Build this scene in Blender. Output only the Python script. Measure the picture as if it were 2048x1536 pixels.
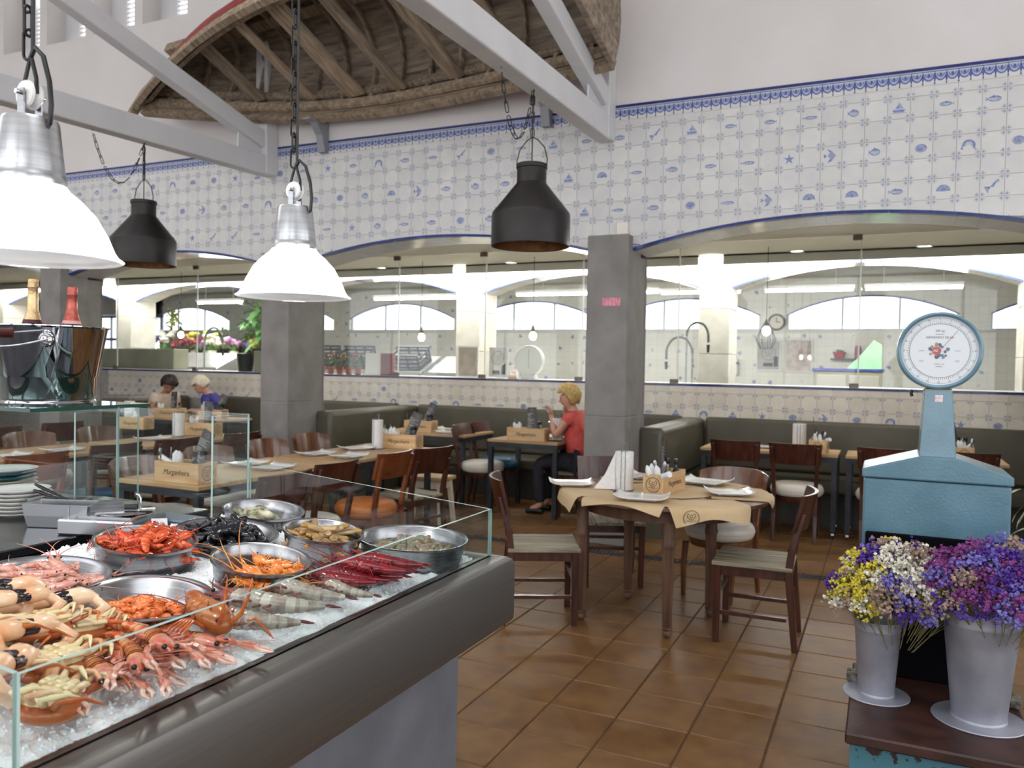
import bpy, bmesh, math, random
from mathutils import Matrix, Vector, Euler
random.seed(7)
S = bpy.context.scene
for o in list(bpy.data.objects): bpy.data.objects.remove(o)
COL = S.collection
PI = math.pi
def rad(a): return a*PI/180

# ------------------------------------------------------------------ camera, world, light, exposure
def make_camera():
    yaw, pitch, roll = rad(24.7847), rad(1.36316), rad(1.0418)
    f = Vector((-math.sin(yaw)*math.cos(pitch), math.cos(yaw)*math.cos(pitch), -math.sin(pitch)))
    r = Vector((math.cos(yaw), math.sin(yaw), 0)); u = r.cross(f)
    c, s = math.cos(roll), math.sin(roll)
    r2 = r*c+u*s; u2 = u*c-r*s
    cd = bpy.data.cameras.new('camera'); co = bpy.data.objects.new('camera', cd); COL.objects.link(co)
    m = Matrix((r2, u2, -f)).transposed().to_4x4(); m.translation = (0, 0, 1.5); co.matrix_world = m
    cd.sensor_width = 36; cd.lens = 1615.15/2048*36; cd.clip_start = .05; cd.clip_end = 200
    cd.dof.use_dof = True; cd.dof.focus_distance = 2.1; cd.dof.aperture_fstop = 5.6
    S.camera = co
make_camera()
W = bpy.data.worlds.new('world'); S.world = W; W.use_nodes = True
bgn = W.node_tree.nodes['Background']; bgn.inputs[0].default_value = (.95, .97, 1.0, 1); bgn.inputs[1].default_value = 1.9
S.view_settings.view_transform = 'Standard'; S.view_settings.look = 'None'
S.view_settings.gamma = 1; S.view_settings.use_curve_mapping = False
S.view_settings.exposure = .72
S.cycles.max_bounces = 7; S.cycles.diffuse_bounces = 3; S.cycles.glossy_bounces = 3; S.cycles.transmission_bounces = 4; S.cycles.transparent_max_bounces = 16

# ------------------------------------------------------------------ materials
MAT = {}
def nodes(name):
    m = bpy.data.materials.new(name); m.use_nodes = True
    nt = m.node_tree; return m, nt, nt.nodes['Principled BSDF']
def rgb(c): return (c[0], c[1], c[2], 1)
def hexc(h):
    def l(v):
        v /= 255; return v/12.92 if v <= .04045 else ((v+.055)/1.055)**2.4
    return tuple(l(int(h[i:i+2], 16)) for i in (0, 2, 4))
def H(h): return hexc(h)
def coords(nt, rnd=True, scale=(1, 1, 1)):
    tc = nt.nodes.new('ShaderNodeTexCoord'); mp = nt.nodes.new('ShaderNodeMapping'); mp.inputs['Scale'].default_value = scale
    nt.links.new(tc.outputs['Object'], mp.inputs['Vector'])
    if rnd:
        oi = nt.nodes.new('ShaderNodeObjectInfo'); mul = nt.nodes.new('ShaderNodeMath'); mul.operation = 'MULTIPLY'; mul.inputs[1].default_value = 37
        nt.links.new(oi.outputs['Random'], mul.inputs[0]); nt.links.new(mul.outputs[0], mp.inputs['Location'])
    return mp.outputs[0]
def pm(name, c1, c2=None, rough=.5, metal=0, scale=8, detail=4, stretch=(1, 1, 1), lo=.35, hi=.65, bump=0, bscale=None, spec=.5,
       var=0, rvar=0, sss=0, coat=0, trans=0, emit=None, estr=0, ior=1.5):
    """principled material: noise between two colours, optional bump and per-object variation"""
    if name in MAT: return MAT[name]
    m, nt, b = nodes(name); L = nt.links.new
    b.inputs['Roughness'].default_value = rough; b.inputs['Metallic'].default_value = metal
    b.inputs['Specular IOR Level'].default_value = spec; b.inputs['IOR'].default_value = ior
    b.inputs['Base Color'].default_value = rgb(c1); m.diffuse_color = rgb(c1)
    if coat: b.inputs['Coat Weight'].default_value = coat; b.inputs['Coat Roughness'].default_value = .1
    if trans: b.inputs['Transmission Weight'].default_value = trans
    if sss:
        b.inputs['Subsurface Weight'].default_value = sss; b.inputs['Subsurface Radius'].default_value = (.01, .006, .004); b.inputs['Subsurface Scale'].default_value = 1
    if emit: b.inputs['Emission Color'].default_value = rgb(emit); b.inputs['Emission Strength'].default_value = estr
    v = None
    if c2 or bump or rvar:
        v = coords(nt, True, stretch)
    if c2:
        n = nt.nodes.new('ShaderNodeTexNoise'); n.inputs['Scale'].default_value = scale; n.inputs['Detail'].default_value = detail
        L(v, n.inputs['Vector'])
        r = nt.nodes.new('ShaderNodeValToRGB'); e = r.color_ramp.elements
        e[0].position = lo; e[0].color = rgb(c1); e[1].position = hi; e[1].color = rgb(c2)
        L(n.outputs['Fac'], r.inputs['Fac']); out = r.outputs['Color']
        if var:
            oi = nt.nodes.new('ShaderNodeObjectInfo'); mr = nt.nodes.new('ShaderNodeMapRange')
            mr.inputs['To Min'].default_value = 1-var; mr.inputs['To Max'].default_value = 1+var
            L(oi.outputs['Random'], mr.inputs['Value'])
            hs = nt.nodes.new('ShaderNodeHueSaturation'); L(mr.outputs[0], hs.inputs['Value']); L(out, hs.inputs['Color']); out = hs.outputs['Color']
        L(out, b.inputs['Base Color'])
        if rvar:
            mr = nt.nodes.new('ShaderNodeMapRange'); mr.inputs['To Min'].default_value = max(.02, rough-rvar); mr.inputs['To Max'].default_value = rough+rvar
            L(n.outputs['Fac'], mr.inputs['Value']); L(mr.outputs[0], b.inputs['Roughness'])
    if bump:
        n2 = nt.nodes.new('ShaderNodeTexNoise'); n2.inputs['Scale'].default_value = bscale or scale*3; n2.inputs['Detail'].default_value = 5
        L(v, n2.inputs['Vector']); bp = nt.nodes.new('ShaderNodeBump'); bp.inputs['Strength'].default_value = bump; bp.inputs['Distance'].default_value = .01
        L(n2.outputs['Fac'], bp.inputs['Height']); L(bp.outputs[0], b.inputs['Normal'])
    MAT[name] = m; return m
def glass_pane(name, tint, edge=False):
    """thin clear sheet: transparent straight through, mirror-like by Fresnel"""
    m = bpy.data.materials.new(name); m.use_nodes = True; nt = m.node_tree; nt.nodes.clear()
    out = nt.nodes.new('ShaderNodeOutputMaterial'); mix = nt.nodes.new('ShaderNodeMixShader')
    tr = nt.nodes.new('ShaderNodeBsdfTransparent'); gl = nt.nodes.new('ShaderNodeBsdfGlossy'); lw = nt.nodes.new('ShaderNodeLayerWeight'); lw.inputs[0].default_value = .5
    pw = nt.nodes.new('ShaderNodeMath'); pw.operation = 'POWER'; pw.inputs[1].default_value = 5; fr = nt.nodes.new('ShaderNodeMath'); fr.operation = 'MULTIPLY_ADD'; fr.inputs[1].default_value = .96; fr.inputs[2].default_value = .03
    nt.links.new(lw.outputs['Facing'], pw.inputs[0]); nt.links.new(pw.outputs[0], fr.inputs[0])
    tr.inputs[0].default_value = rgb(tint); gl.inputs['Roughness'].default_value = .01
    nt.links.new(fr.outputs[0], mix.inputs[0]); nt.links.new(tr.outputs[0], mix.inputs[1]); nt.links.new(gl.outputs[0], mix.inputs[2]); nt.links.new(mix.outputs[0], out.inputs[0])
    m.diffuse_color = (.7, .9, .9, .3); MAT[name] = m; return m
def emis(name, c, s):
    m = bpy.data.materials.new(name); m.use_nodes = True; nt = m.node_tree; nt.nodes.clear()
    out = nt.nodes.new('ShaderNodeOutputMaterial'); e = nt.nodes.new('ShaderNodeEmission'); e.inputs[0].default_value = rgb(c); e.inputs[1].default_value = s
    nt.links.new(e.outputs[0], out.inputs[0]); m.diffuse_color = rgb(c); MAT[name] = m; return m
def wood(name, c1, c2, rough=.4, scale=3, stretch=(1, 8, 8), bump=.15, spec=.5, var=.12, coat=0, lo=.3, hi=.7):
    return pm(name, c1, c2, rough=rough, scale=scale, detail=8, stretch=stretch, lo=lo, hi=hi, bump=bump, bscale=scale*2, spec=spec, var=var, rvar=.08, coat=coat)

white_wall = pm('white_plaster', H('d9d5d3'), H('d2cdca'), rough=.85, scale=1.5, bump=.04, bscale=30)
tile_glaze = pm('tile_glaze', H('d2d1cd'), H('c9c9c8'), rough=.18, scale=6, var=.04, spec=.5)
tile_dado = pm('tile_glaze_cream', H('ddd7ca'), H('d4cdbf'), rough=.18, scale=6, var=.04)
paint_blue = pm('cobalt_paint', H('5f72a8'), H('8b9bc6'), rough=.2, scale=60, lo=.35, hi=.7)
paint_grey = pm('grey_blue_paint', H('8e93ab'), H('a6aabd'), rough=.2, scale=60)
navy = pm('navy_glaze', H('1f2c66'), H('2b3a7c'), rough=.12, scale=8, var=.15)
grout = pm('grout', H('aaa6a2'), H('989490'), rough=.9, scale=20)
concrete = pm('concrete', H('7a7672'), H('8c8884'), rough=.8, scale=5, detail=8, bump=.08, bscale=60, lo=.3, hi=.7)
concrete_lt = pm('concrete_pale', H('b4b1a6'), H('c6c3b8'), rough=.8, scale=5, detail=8, bump=.05, bscale=60)
steel_white = pm('white_steel_paint', H('d6d5d6'), H('cfced0'), rough=.45, scale=3)
floor_tile = pm('terracotta_tile', H('684626'), H('836038'), spec=.35, rough=.45, scale=7, detail=7, var=.07, bump=.05, bscale=40, lo=.3, hi=.7, rvar=.1)
floor_grout = pm('floor_grout', H('4a3a2c'), H('5c4a3a'), rough=.9, scale=20)
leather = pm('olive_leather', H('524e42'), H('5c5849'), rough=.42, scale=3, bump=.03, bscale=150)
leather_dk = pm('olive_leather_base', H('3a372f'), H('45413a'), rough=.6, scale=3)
black_metal = pm('black_metal', H('1d1a19'), H('2a2523'), rough=.42, metal=.3, scale=6)
dark_metal = pm('dark_grey_metal', H('33353a'), H('41444a'), rough=.45, metal=.5, scale=6)
copper_in = pm('lamp_inner_bronze', H('6b4524'), H('8a5e34'), rough=.4, metal=.6, scale=20)
alu = pm('spun_aluminium', H('b9bcc0'), H('d2d4d6'), rough=.28, metal=1, scale=4, stretch=(1, 1, 30))
steel = pm('brushed_steel', H('98999d'), H('a6a7aa'), rough=.27, metal=1, scale=5, stretch=(2, 2, 40), rvar=.08)
steel_band = pm('brushed_steel_band', H('827f7c'), H('888582'), rough=.44, metal=1, scale=3, stretch=(60, 1, 60))
steel_plain = pm('plain_steel', H('9c9da0'), H('a8a9ac'), rough=.28, metal=1, scale=3)
chrome = pm('polished_chrome', H('c9cace'), rough=.05, metal=1)
wd_dark = wood('dark_mahogany', H('2c140c'), H('54291a'), rough=.32, stretch=(8, 8, 1), coat=.25)
wd_mid = wood('worn_brown_wood', H('4a2d1f'), H('6e4833'), rough=.45, stretch=(8, 8, 1))
wd_orange = wood('orange_brown_wood', H('5a2c14'), H('8a4a22'), rough=.3, stretch=(1, 6, 6), coat=.3)
wd_seat = wood('whitewashed_planks', H('5a5042'), H('a59a82'), rough=.6, scale=3, stretch=(14, 1, 14), lo=.3, hi=.62, bump=.3)
wd_crate = wood('pine_crate_wood', H('c19a6b'), H('d9b78a'), rough=.6, scale=3, stretch=(1, 10, 10), bump=.05)
wd_top = wood('tabletop_oak', H('a5835a'), H('c4a276'), rough=.45, scale=3, stretch=(1, 9, 9), bump=.05)
wd_leg = wood('old_fluted_leg_wood', H('4a3327'), H('7a5a46'), rough=.55, stretch=(10, 10, 1), bump=.25)
wd_boat = wood('weathered_boat_timber', H('5c5046'), H('a08f7b'), rough=.75, scale=3, stretch=(1, 7, 7), bump=.5, lo=.3, hi=.75, var=.25)
wd_boat2 = wood('boat_frame_timber', H('6a5b4c'), H('a8957e'), rough=.75, scale=4, stretch=(7, 1, 7), bump=.4, var=.2)
boat_red = pm('boat_red_paint', H('7c1f1e'), H('a3302c'), rough=.6, scale=6, bump=.15)
kraft = pm('kraft_paper', H('c2a67c'), H('ceb48e'), rough=.75, scale=5, bump=.12, bscale=12, var=.05)
porcelain = pm('white_porcelain', H('e6e4df'), rough=.12, spec=.5)
paper = pm('white_paper', H('e8e6e4'), H('dedcda'), rough=.9, scale=60, bump=.1, bscale=150)
napkin = pm('napkin_cloth_paper', H('e9e8e8'), H('dcdbdc'), rough=.9, scale=20)
vinyl_white = pm('cream_vinyl', H('d8d1c6'), H('cbc3b6'), rough=.4, scale=3)
vinyl_blue = pm('teal_vinyl', H('1f4a66'), H('2b5f80'), rough=.4, scale=3)
vinyl_orange = pm('orange_vinyl', H('b5602a'), H('c9752f'), rough=.4, scale=3)
ink = pm('black_ink', H('2a211b'), rough=.8)
ink_grey = pm('white_print', H('b9b4ac'), rough=.8)
menu_board = pm('charcoal_menu_card', H('2b2725'), H('353130'), rough=.35, scale=4)
glass_clear = glass_pane('clear_glass', (.96, .985, .98))
glass_shop = glass_pane('partition_glass', (.97, .985, .985))
glass_edge = pm('green_glass_edge', H('7d9c95'), H('a3bab4'), rough=.3, scale=3, spec=.6)
glass_shelf_m = glass_pane('shelf_glass', (.72, .86, .82))
bottle_green = pm('dark_green_bottle', H('12200f'), rough=.06, spec=.6)
bottle_black = pm('black_bottle', H('14110f'), rough=.08, spec=.6)
cap_black = pm('black_cap', H('161616'), rough=.4)
clear_liq = pm('clear_bottle', H('dfe3e2'), rough=.05, trans=.9)

# ------------------------------------------------------------------ mesh builder
class MB:
    def __init__(s): s.v = []; s.f = []; s.m = []
    def add(s, vs, fs, mat=0, M=None):
        o = len(s.v)
        for p in vs:
            p = Vector(p)
            s.v.append(tuple(M @ p) if M is not None else tuple(p))
        for f in fs: s.f.append(tuple(i+o for i in f)); s.m.append(mat)
        return s
    def box(s, lo, hi, mat=0, M=None):
        x0, y0, z0 = lo; x1, y1, z1 = hi
        return s.add([(x0,y0,z0),(x1,y0,z0),(x1,y1,z0),(x0,y1,z0),(x0,y0,z1),(x1,y0,z1),(x1,y1,z1),(x0,y1,z1)],
                     [(0,3,2,1),(4,5,6,7),(0,1,5,4),(1,2,6,5),(2,3,7,6),(3,0,4,7)], mat, M)
    def cbox(s, lo, hi, c=.005, mat=0, M=None):
        """box with chamfered edges (24 verts)"""
        (x0,y0,z0),(x1,y1,z1) = lo, hi; c = min(c, (x1-x0)/2.01, (y1-y0)/2.01, (z1-z0)/2.01)
        vs = []; idx = {}
        for i, x in enumerate((x0,x1)):
            for j, y in enumerate((y0,y1)):
                for k, z in enumerate((z0,z1)):
                    sx, sy, sz = (1-2*i)*c, (1-2*j)*c, (1-2*k)*c
                    idx[(i,j,k,0)] = len(vs); vs.append((x, y+sy, z+sz))
                    idx[(i,j,k,1)] = len(vs); vs.append((x+sx, y, z+sz))
                    idx[(i,j,k,2)] = len(vs); vs.append((x+sx, y+sy, z))
        fs = []
        for i in (0,1):
            fs.append([idx[(i,0,0,0)], idx[(i,1,0,0)], idx[(i,1,1,0)], idx[(i,0,1,0)]][::(1 if i else -1)])
            fs.append([idx[(0,i,0,1)], idx[(1,i,0,1)], idx[(1,i,1,1)], idx[(0,i,1,1)]][::(-1 if i else 1)])
            fs.append([idx[(0,0,i,2)], idx[(1,0,i,2)], idx[(1,1,i,2)], idx[(0,1,i,2)]][::(1 if i else -1)])
        for a in (0,1):
            for b in (0,1):
                fs.append([idx[(a,b,0,0)], idx[(a,b,1,0)], idx[(a,b,1,1)], idx[(a,b,0,1)]])
                fs.append([idx[(a,0,b,0)], idx[(a,1,b,0)], idx[(a,1,b,2)], idx[(a,0,b,2)]])
                fs.append([idx[(0,a,b,1)], idx[(1,a,b,1)], idx[(1,a,b,2)], idx[(0,a,b,2)]])
        for i in (0,1):
            for j in (0,1):
                for k in (0,1): fs.append([idx[(i,j,k,0)], idx[(i,j,k,1)], idx[(i,j,k,2)]])
        return s.add(vs, fs, mat, M)
    def cyl(s, p0, p1, r0, r1=None, n=12, mat=0, caps=True, M=None):
        return s.tube([p0, p1], [r0, r0 if r1 is None else r1], n, mat, caps, M)
    def tube(s, pts, r, n=8, mat=0, caps=True, M=None, sq=None):
        pts = [Vector(p) for p in pts]
        if not isinstance(r, (list, tuple)): r = [r]*len(pts)
        vs = []; fs = []; up = None
        for i, p in enumerate(pts):
            d = (pts[min(i+1, len(pts)-1)]-pts[max(i-1, 0)])
            if d.length < 1e-9: d = Vector((0,0,1))
            d.normalize()
            if up is None:
                up = Vector((0,0,1)) if abs(d.z) < .95 else Vector((1,0,0))
            a = up - d*up.dot(d)
            if a.length < 1e-6: a = d.orthogonal()
            a.normalize(); up = a; b = d.cross(a)
            for k in range(n):
                t = 2*PI*k/n + (PI/4 if n == 4 else 0)
                vs.append(p + (a*math.cos(t)*(sq or 1) + b*math.sin(t))*r[i])
        for i in range(len(pts)-1):
            for k in range(n):
                fs.append((i*n+k, i*n+(k+1)%n, (i+1)*n+(k+1)%n, (i+1)*n+k))
        if caps:
            fs.append(tuple(range(n-1, -1, -1))); fs.append(tuple((len(pts)-1)*n+k for k in range(n)))
        return s.add(vs, fs, mat, M)
    def lathe(s, prof, n=24, mat=0, M=None, caps=False, mats=None):
        vs = []; fs = []; mm = []
        for (r, z) in prof:
            for k in range(n):
                t = 2*PI*k/n; vs.append((r*math.cos(t), r*math.sin(t), z))
        o = len(s.f)
        for i in range(len(prof)-1):
            for k in range(n):
                fs.append((i*n+k, i*n+(k+1)%n, (i+1)*n+(k+1)%n, (i+1)*n+k)); mm.append(mats[i] if mats else mat)
        if caps:
            fs.append(tuple(range(n-1, -1, -1))); fs.append(tuple((len(prof)-1)*n+k for k in range(n))); mm += [mat, mat]
        s.add(vs, fs, mat, M)
        for i, q in enumerate(mm): s.m[o+i] = q
        return s
    def ell(s, c, r, nu=10, nv=7, mat=0, M=None):
        vs = [(c[0], c[1], c[2]-r[2])]; fs = []
        for j in range(1, nv):
            ph = -PI/2+PI*j/nv
            for i in range(nu):
                t = 2*PI*i/nu; vs.append((c[0]+r[0]*math.cos(ph)*math.cos(t), c[1]+r[1]*math.cos(ph)*math.sin(t), c[2]+r[2]*math.sin(ph)))
        vs.append((c[0], c[1], c[2]+r[2])); top = len(vs)-1
        for i in range(nu):
            fs.append((0, 1+(i+1)%nu, 1+i)); fs.append((top, 1+(nv-2)*nu+i, 1+(nv-2)*nu+(i+1)%nu))
        for j in range(nv-2):
            for i in range(nu):
                fs.append((1+j*nu+i, 1+j*nu+(i+1)%nu, 1+(j+1)*nu+(i+1)%nu, 1+(j+1)*nu+i))
        return s.add(vs, fs, mat, M)
    def prism(s, poly, z0, z1, mat=0, M=None):
        n = len(poly)
        vs = [(x, y, z0) for x, y in poly]+[(x, y, z1) for x, y in poly]
        fs = [tuple(range(n-1, -1, -1)), tuple(range(n, 2*n))]+[(i, (i+1)%n, n+(i+1)%n, n+i) for i in range(n)]
        return s.add(vs, fs, mat, M)
    def sheet(s, fn, nu, nv, mat=0, M=None, wrap=False):
        vs = [fn(i/nu, j/nv) for j in range(nv+1) for i in range(nu+1)]
        fs = [(j*(nu+1)+i, j*(nu+1)+i+1, (j+1)*(nu+1)+i+1, (j+1)*(nu+1)+i) for j in range(nv) for i in range(nu)]
        return s.add(vs, fs, mat, M)
    def mesh(s, name, mats, smooth=None):
        me = bpy.data.meshes.new(name); me.from_pydata(s.v, [], s.f)
        for m in (mats if isinstance(mats, (list, tuple)) else [mats]): me.materials.append(m)
        me.polygons.foreach_set('material_index', s.m)
        if smooth is not None:
            me.polygons.foreach_set('use_smooth', [True]*len(s.f)); me.set_sharp_from_angle(angle=rad(smooth))
        me.update(); return me
def T(x=0, y=0, z=0): return Matrix.Translation((x, y, z))
def RX(a): return Matrix.Rotation(rad(a), 4, 'X')
def RY(a): return Matrix.Rotation(rad(a), 4, 'Y')
def RZ(a): return Matrix.Rotation(rad(a), 4, 'Z')
def SC(x, y=None, z=None): return Matrix.Diagonal((x, y if y is not None else x, z if z is not None else x, 1))
def link(o, parent=None, M=None):
    COL.objects.link(o)
    if parent: o.parent = parent
    if M is not None: o.matrix_basis = M
    return o
def obj(name, mb, mats, parent=None, smooth=None, M=None):
    me = mb if isinstance(mb, bpy.types.Mesh) else mb.mesh(name, mats, smooth)
    return link(bpy.data.objects.new(name, me), parent, M)
def empty(name, M=None, parent=None):
    o = bpy.data.objects.new(name, None); o.empty_display_size = .05
    return link(o, parent, M)
def tag(o, label=None, cat=None, group=None, kind=None):
    if label: o['label'] = label
    if cat: o['category'] = cat
    if group: o['group'] = group
    if kind: o['kind'] = kind
    return o
def struct(name, mb, mats, smooth=None, M=None, label=None):
    o = obj(name, mb, mats, None, smooth, M); o['kind'] = 'structure'
    if label: o['label'] = label
    return o
def clone(root, M=None, label=None, group=None, cat=None, parent=None):
    r = root.copy(); COL.objects.link(r); r.parent = parent
    if M is not None: r.matrix_basis = M
    if label: r['label'] = label
    if group: r['group'] = group
    if cat: r['category'] = cat
    for ch in root.children:
        clone(ch, None, None, None, None, r)
    return r
def bevel(o, w=.004, seg=2):
    b = o.modifiers.new('bevel', 'BEVEL'); b.width = w; b.segments = seg; b.limit_method = 'ANGLE'; return o
def text_mesh(name, txt, size, mat, depth=.0006, shear=0, M=None, parent=None, align='CENTER', spacing=1):
    cu = bpy.data.curves.new(name, 'FONT'); cu.body = txt; cu.size = size; cu.shear = shear; cu.align_x = align; cu.align_y = 'CENTER'; cu.extrude = depth; cu.resolution_u = 2; cu.space_character = spacing
    o = bpy.data.objects.new(name, cu); COL.objects.link(o)
    dg = bpy.context.evaluated_depsgraph_get(); me = bpy.data.meshes.new_from_object(o.evaluated_get(dg))
    bpy.data.objects.remove(o); me.materials.clear(); me.materials.append(mat)
    return link(bpy.data.objects.new(name, me), parent, M)
# ------------------------------------------------------------------ the room: floor, arcade wall, white wall, alcove, far hall
WY = 6.6; PT = .1517            # face of the tiled wall, tile pitch
PIL = [(-2.13), (-5.67), (-9.11), 1.37]   # pillar centres along the arcade; these and most positions below unprojected from image pixels
def grid_floor():
    b = MB(); b.box((-24.2, -3, -.12), (5, 19, -.006)); fl = struct('floor', b, floor_grout, label='terracotta tiled floor of the restaurant')
    P = .3105; tm = MB(); h = .1525
    tm.cbox((-h, -h, -.02), (h, h, 0), .004)
    me = tm.mesh('floor_tile', floor_tile); rest = MB(); cand = []
    for i in range(-46, 16):
        for j in range(-4, 30):
            x = -1.007+(i+.5)*P; y = 3.458+(j-8+.5)*P+.15
            if not (-14 < x < 3.5 and 1.2 < y < 8.9): continue
            if x < -1.0 and y < 2.1: continue
            # camera-facing half space / frustum test on the floor
            fx, fy = -.419, .908; rx, ry = .908, .419
            zc = x*fx+y*fy; xc = x*rx+y*ry
            if zc < .8 or abs(xc/zc) > .72: continue
            if 6.1 < y-.155 and y+.155 < 6.1: continue
            vis = -zc - (6 if (x < -2.4 and y < 3.4) else 0) - (3 if x < -2.2 else 0)
            cand.append((vis, x, y))
    cand.sort(reverse=True)
    for k, (v_, x, y) in enumerate(cand):
        if k < 300: obj('floor_tile', me, None, fl, M=T(x, y, 0))
        else: rest.cbox((x-h, y-h, -.02), (x+h, y+h, 0), .004)
    if rest.f: tag(obj('floor_tile_field', rest, floor_tile, fl), kind='stuff')
    # drain channel
    d = MB(); d.box((-9, 6.145, -.004), (2, 6.265, .003)); dr = tag(obj('drain_channel', d, dark_metal), 'long steel drain grating set in the tiled floor', 'drain')
    g = MB()
    for k in range(360):
        x = -8.9+k*.03; g.box((x, 6.155, .003), (x+.013, 6.255, .007))
    tag(obj('grate_bars', g, steel, dr), kind='stuff')
    cr = MB(); rr = random.Random(3)
grid_floor()

def arch_z(x, spring=2.48, rise=.205, mid=-.38, half=1.57):
    """height of the arch intrados at x within a bay (segmental arc)"""
    R = (half*half+rise*rise)/(2*rise); d = x-mid
    if abs(d) >= half: return spring
    return spring+rise-R+math.sqrt(R*R-d*d)
BAYS = [(-.38, 1.57), (-3.9, 1.59), (-7.39, 1.54), (-10.9, 1.6)]
def wall_z(x):
    for m, h in BAYS:
        if abs(x-m) < h: return arch_z(x, mid=m, half=h)
    return 0.0

def motif_meshes():
    out = []
    def stroke(b, pts, w, mat=1):
        for (a, c) in zip(pts[:-1], pts[1:]):
            d = Vector((c[0]-a[0], c[1]-a[1])); L = d.length or 1; nx, ny = -d.y/L*w/2, d.x/L*w/2
            b.append(([(a[0]+nx, a[1]+ny), (a[0]-nx, a[1]-ny), (c[0]-nx, c[1]-ny), (c[0]+nx, c[1]+ny)], mat))
    def arc(cx, cy, rx, ry, a0, a1, n=8): return [(cx+rx*math.cos(rad(a0+(a1-a0)*i/n)), cy+ry*math.sin(rad(a0+(a1-a0)*i/n))) for i in range(n+1)]
    def fish(l, h, stripes, tilt=0):
        b = []; body = arc(0, 0, l, h, 0, 360, 12)
        stroke(b, body, .07); b.append(([(-l, 0), (-l*1.5, h*.9), (-l*1.3, 0), (-l*1.5, -h*.9)], 1))
        b.append(([(l*.2, h*.8), (-.2*l, h*1.5), (-.4*l, h*.8)], 1)); b.append((arc(0, h*.3, l*.8, h*.5, 0, 180, 6), 2))
        for i in range(stripes):
            x = -l*.6+1.1*l*i/max(1, stripes-1); k = h*math.sqrt(max(.05, 1-(x/l)**2))*.8
            stroke(b, [(x, -k), (x+.05, 0), (x, k)], .05)
        b.append((arc(l*.65, h*.15, .05, .05, 0, 360, 6), 1))
        return b
    def boat():
        b = [([(-.5, -.1), (.5, -.1), (.36, -.32), (-.38, -.32)], 1)]
        stroke(b, [(0, -.1), (.02, .5)], .05); b.append(([(.05, .45), (.38, -.02), (.05, -.02)], 2)); b.append(([(-.02, .35), (-.3, 0), (-.02, 0)], 1)); stroke(b, [(-.6, -.38), (.6, -.38)], .05, 2)
        return b
    def shell():
        b = [(arc(0, 0, .45, .36, 0, 360, 12), 2)]
        sp = [(.42*math.exp(-.17*t)*math.cos(t), .34*math.exp(-.17*t)*math.sin(t)) for t in [i*.6 for i in range(22)]]
        stroke(b, sp, .08); return b
    def clam():
        b = [(arc(0, -.2, .48, .5, 0, 180, 8), 2)]
        for i in range(7):
            a = rad(10+i*26.6); stroke(b, [(0, -.2), (.48*math.cos(a), -.2+.5*math.sin(a))], .05)
        stroke(b, arc(0, -.2, .48, .5, 0, 180, 8), .07); return b
    def star():
        b = []
        for i in range(5):
            a = rad(90+72*i); a2 = rad(90+72*i+36); a0 = rad(90+72*i-36)
            b.append(([(0, 0), (.16*math.cos(a0), .16*math.sin(a0)), (.5*math.cos(a), .5*math.sin(a)), (.16*math.cos(a2), .16*math.sin(a2))], 1))
        return b
    def shrimp():
        b = []; pts = arc(0, -.1, .42, .4, -30, 190, 9)
        stroke(b, pts, .16); stroke(b, [(p[0]*.75, p[1]*.75) for p in pts], .05, 2)
        for p in pts[2:-1]: stroke(b, [p, (p[0]*.55, p[1]*.4-.15)], .035)
        stroke(b, [pts[0], (.62, -.45)], .04); stroke(b, [pts[0], (.55, -.55)], .04); b.append(([pts[-1], (-.62, -.3), (-.4, -.45)], 1)); return b
    def squid():
        b = [([(.0, .1), (.45, .55), (.5, .3)], 2), ([(-.15, -.1), (.4, .5), (.12, -.12)], 1)]
        for i in range(5):
            stroke(b, [(-.1, -.12), (-.25-.08*i, -.3+.05*i), (-.3-.06*i, -.6+.12*i)], .05)
        return b
    def crab():
        b = [(arc(0, 0, .32, .22, 0, 360, 10), 1)]
        for sx in (-1, 1):
            for k in range(3): stroke(b, [(.28*sx, -.05*k), (.5*sx, .05-.15*k), (.58*sx, -.12-.15*k)], .05)
            stroke(b, [(.25*sx, .15), (.45*sx, .35), (.3*sx, .5)], .09)
        return b
    def angel():
        b = [([(-.35, 0), (.05, .4), (.4, .02), (.1, -.4)], 2), ([(.05, .4), (-.35, .62), (-.1, .25)], 1), ([(.1, -.4), (-.3, -.62), (-.08, -.22)], 1), ([(-.35, 0), (-.6, .22), (-.58, -.2)], 1)]
        for x in (-.12, .05, .22): stroke(b, [(x, -.3+abs(x)), (x+.03, .3-abs(x))], .06)
        return b
    for fn in (lambda: fish(.45, .2, 5), boat, lambda: fish(.5, .11, 3), shell, star, lambda: fish(.36, .27, 4), shrimp, clam, squid, lambda: fish(-.42, .15, 4), angel): out.append(fn())
    return out
MOTIFS = motif_meshes()
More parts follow.
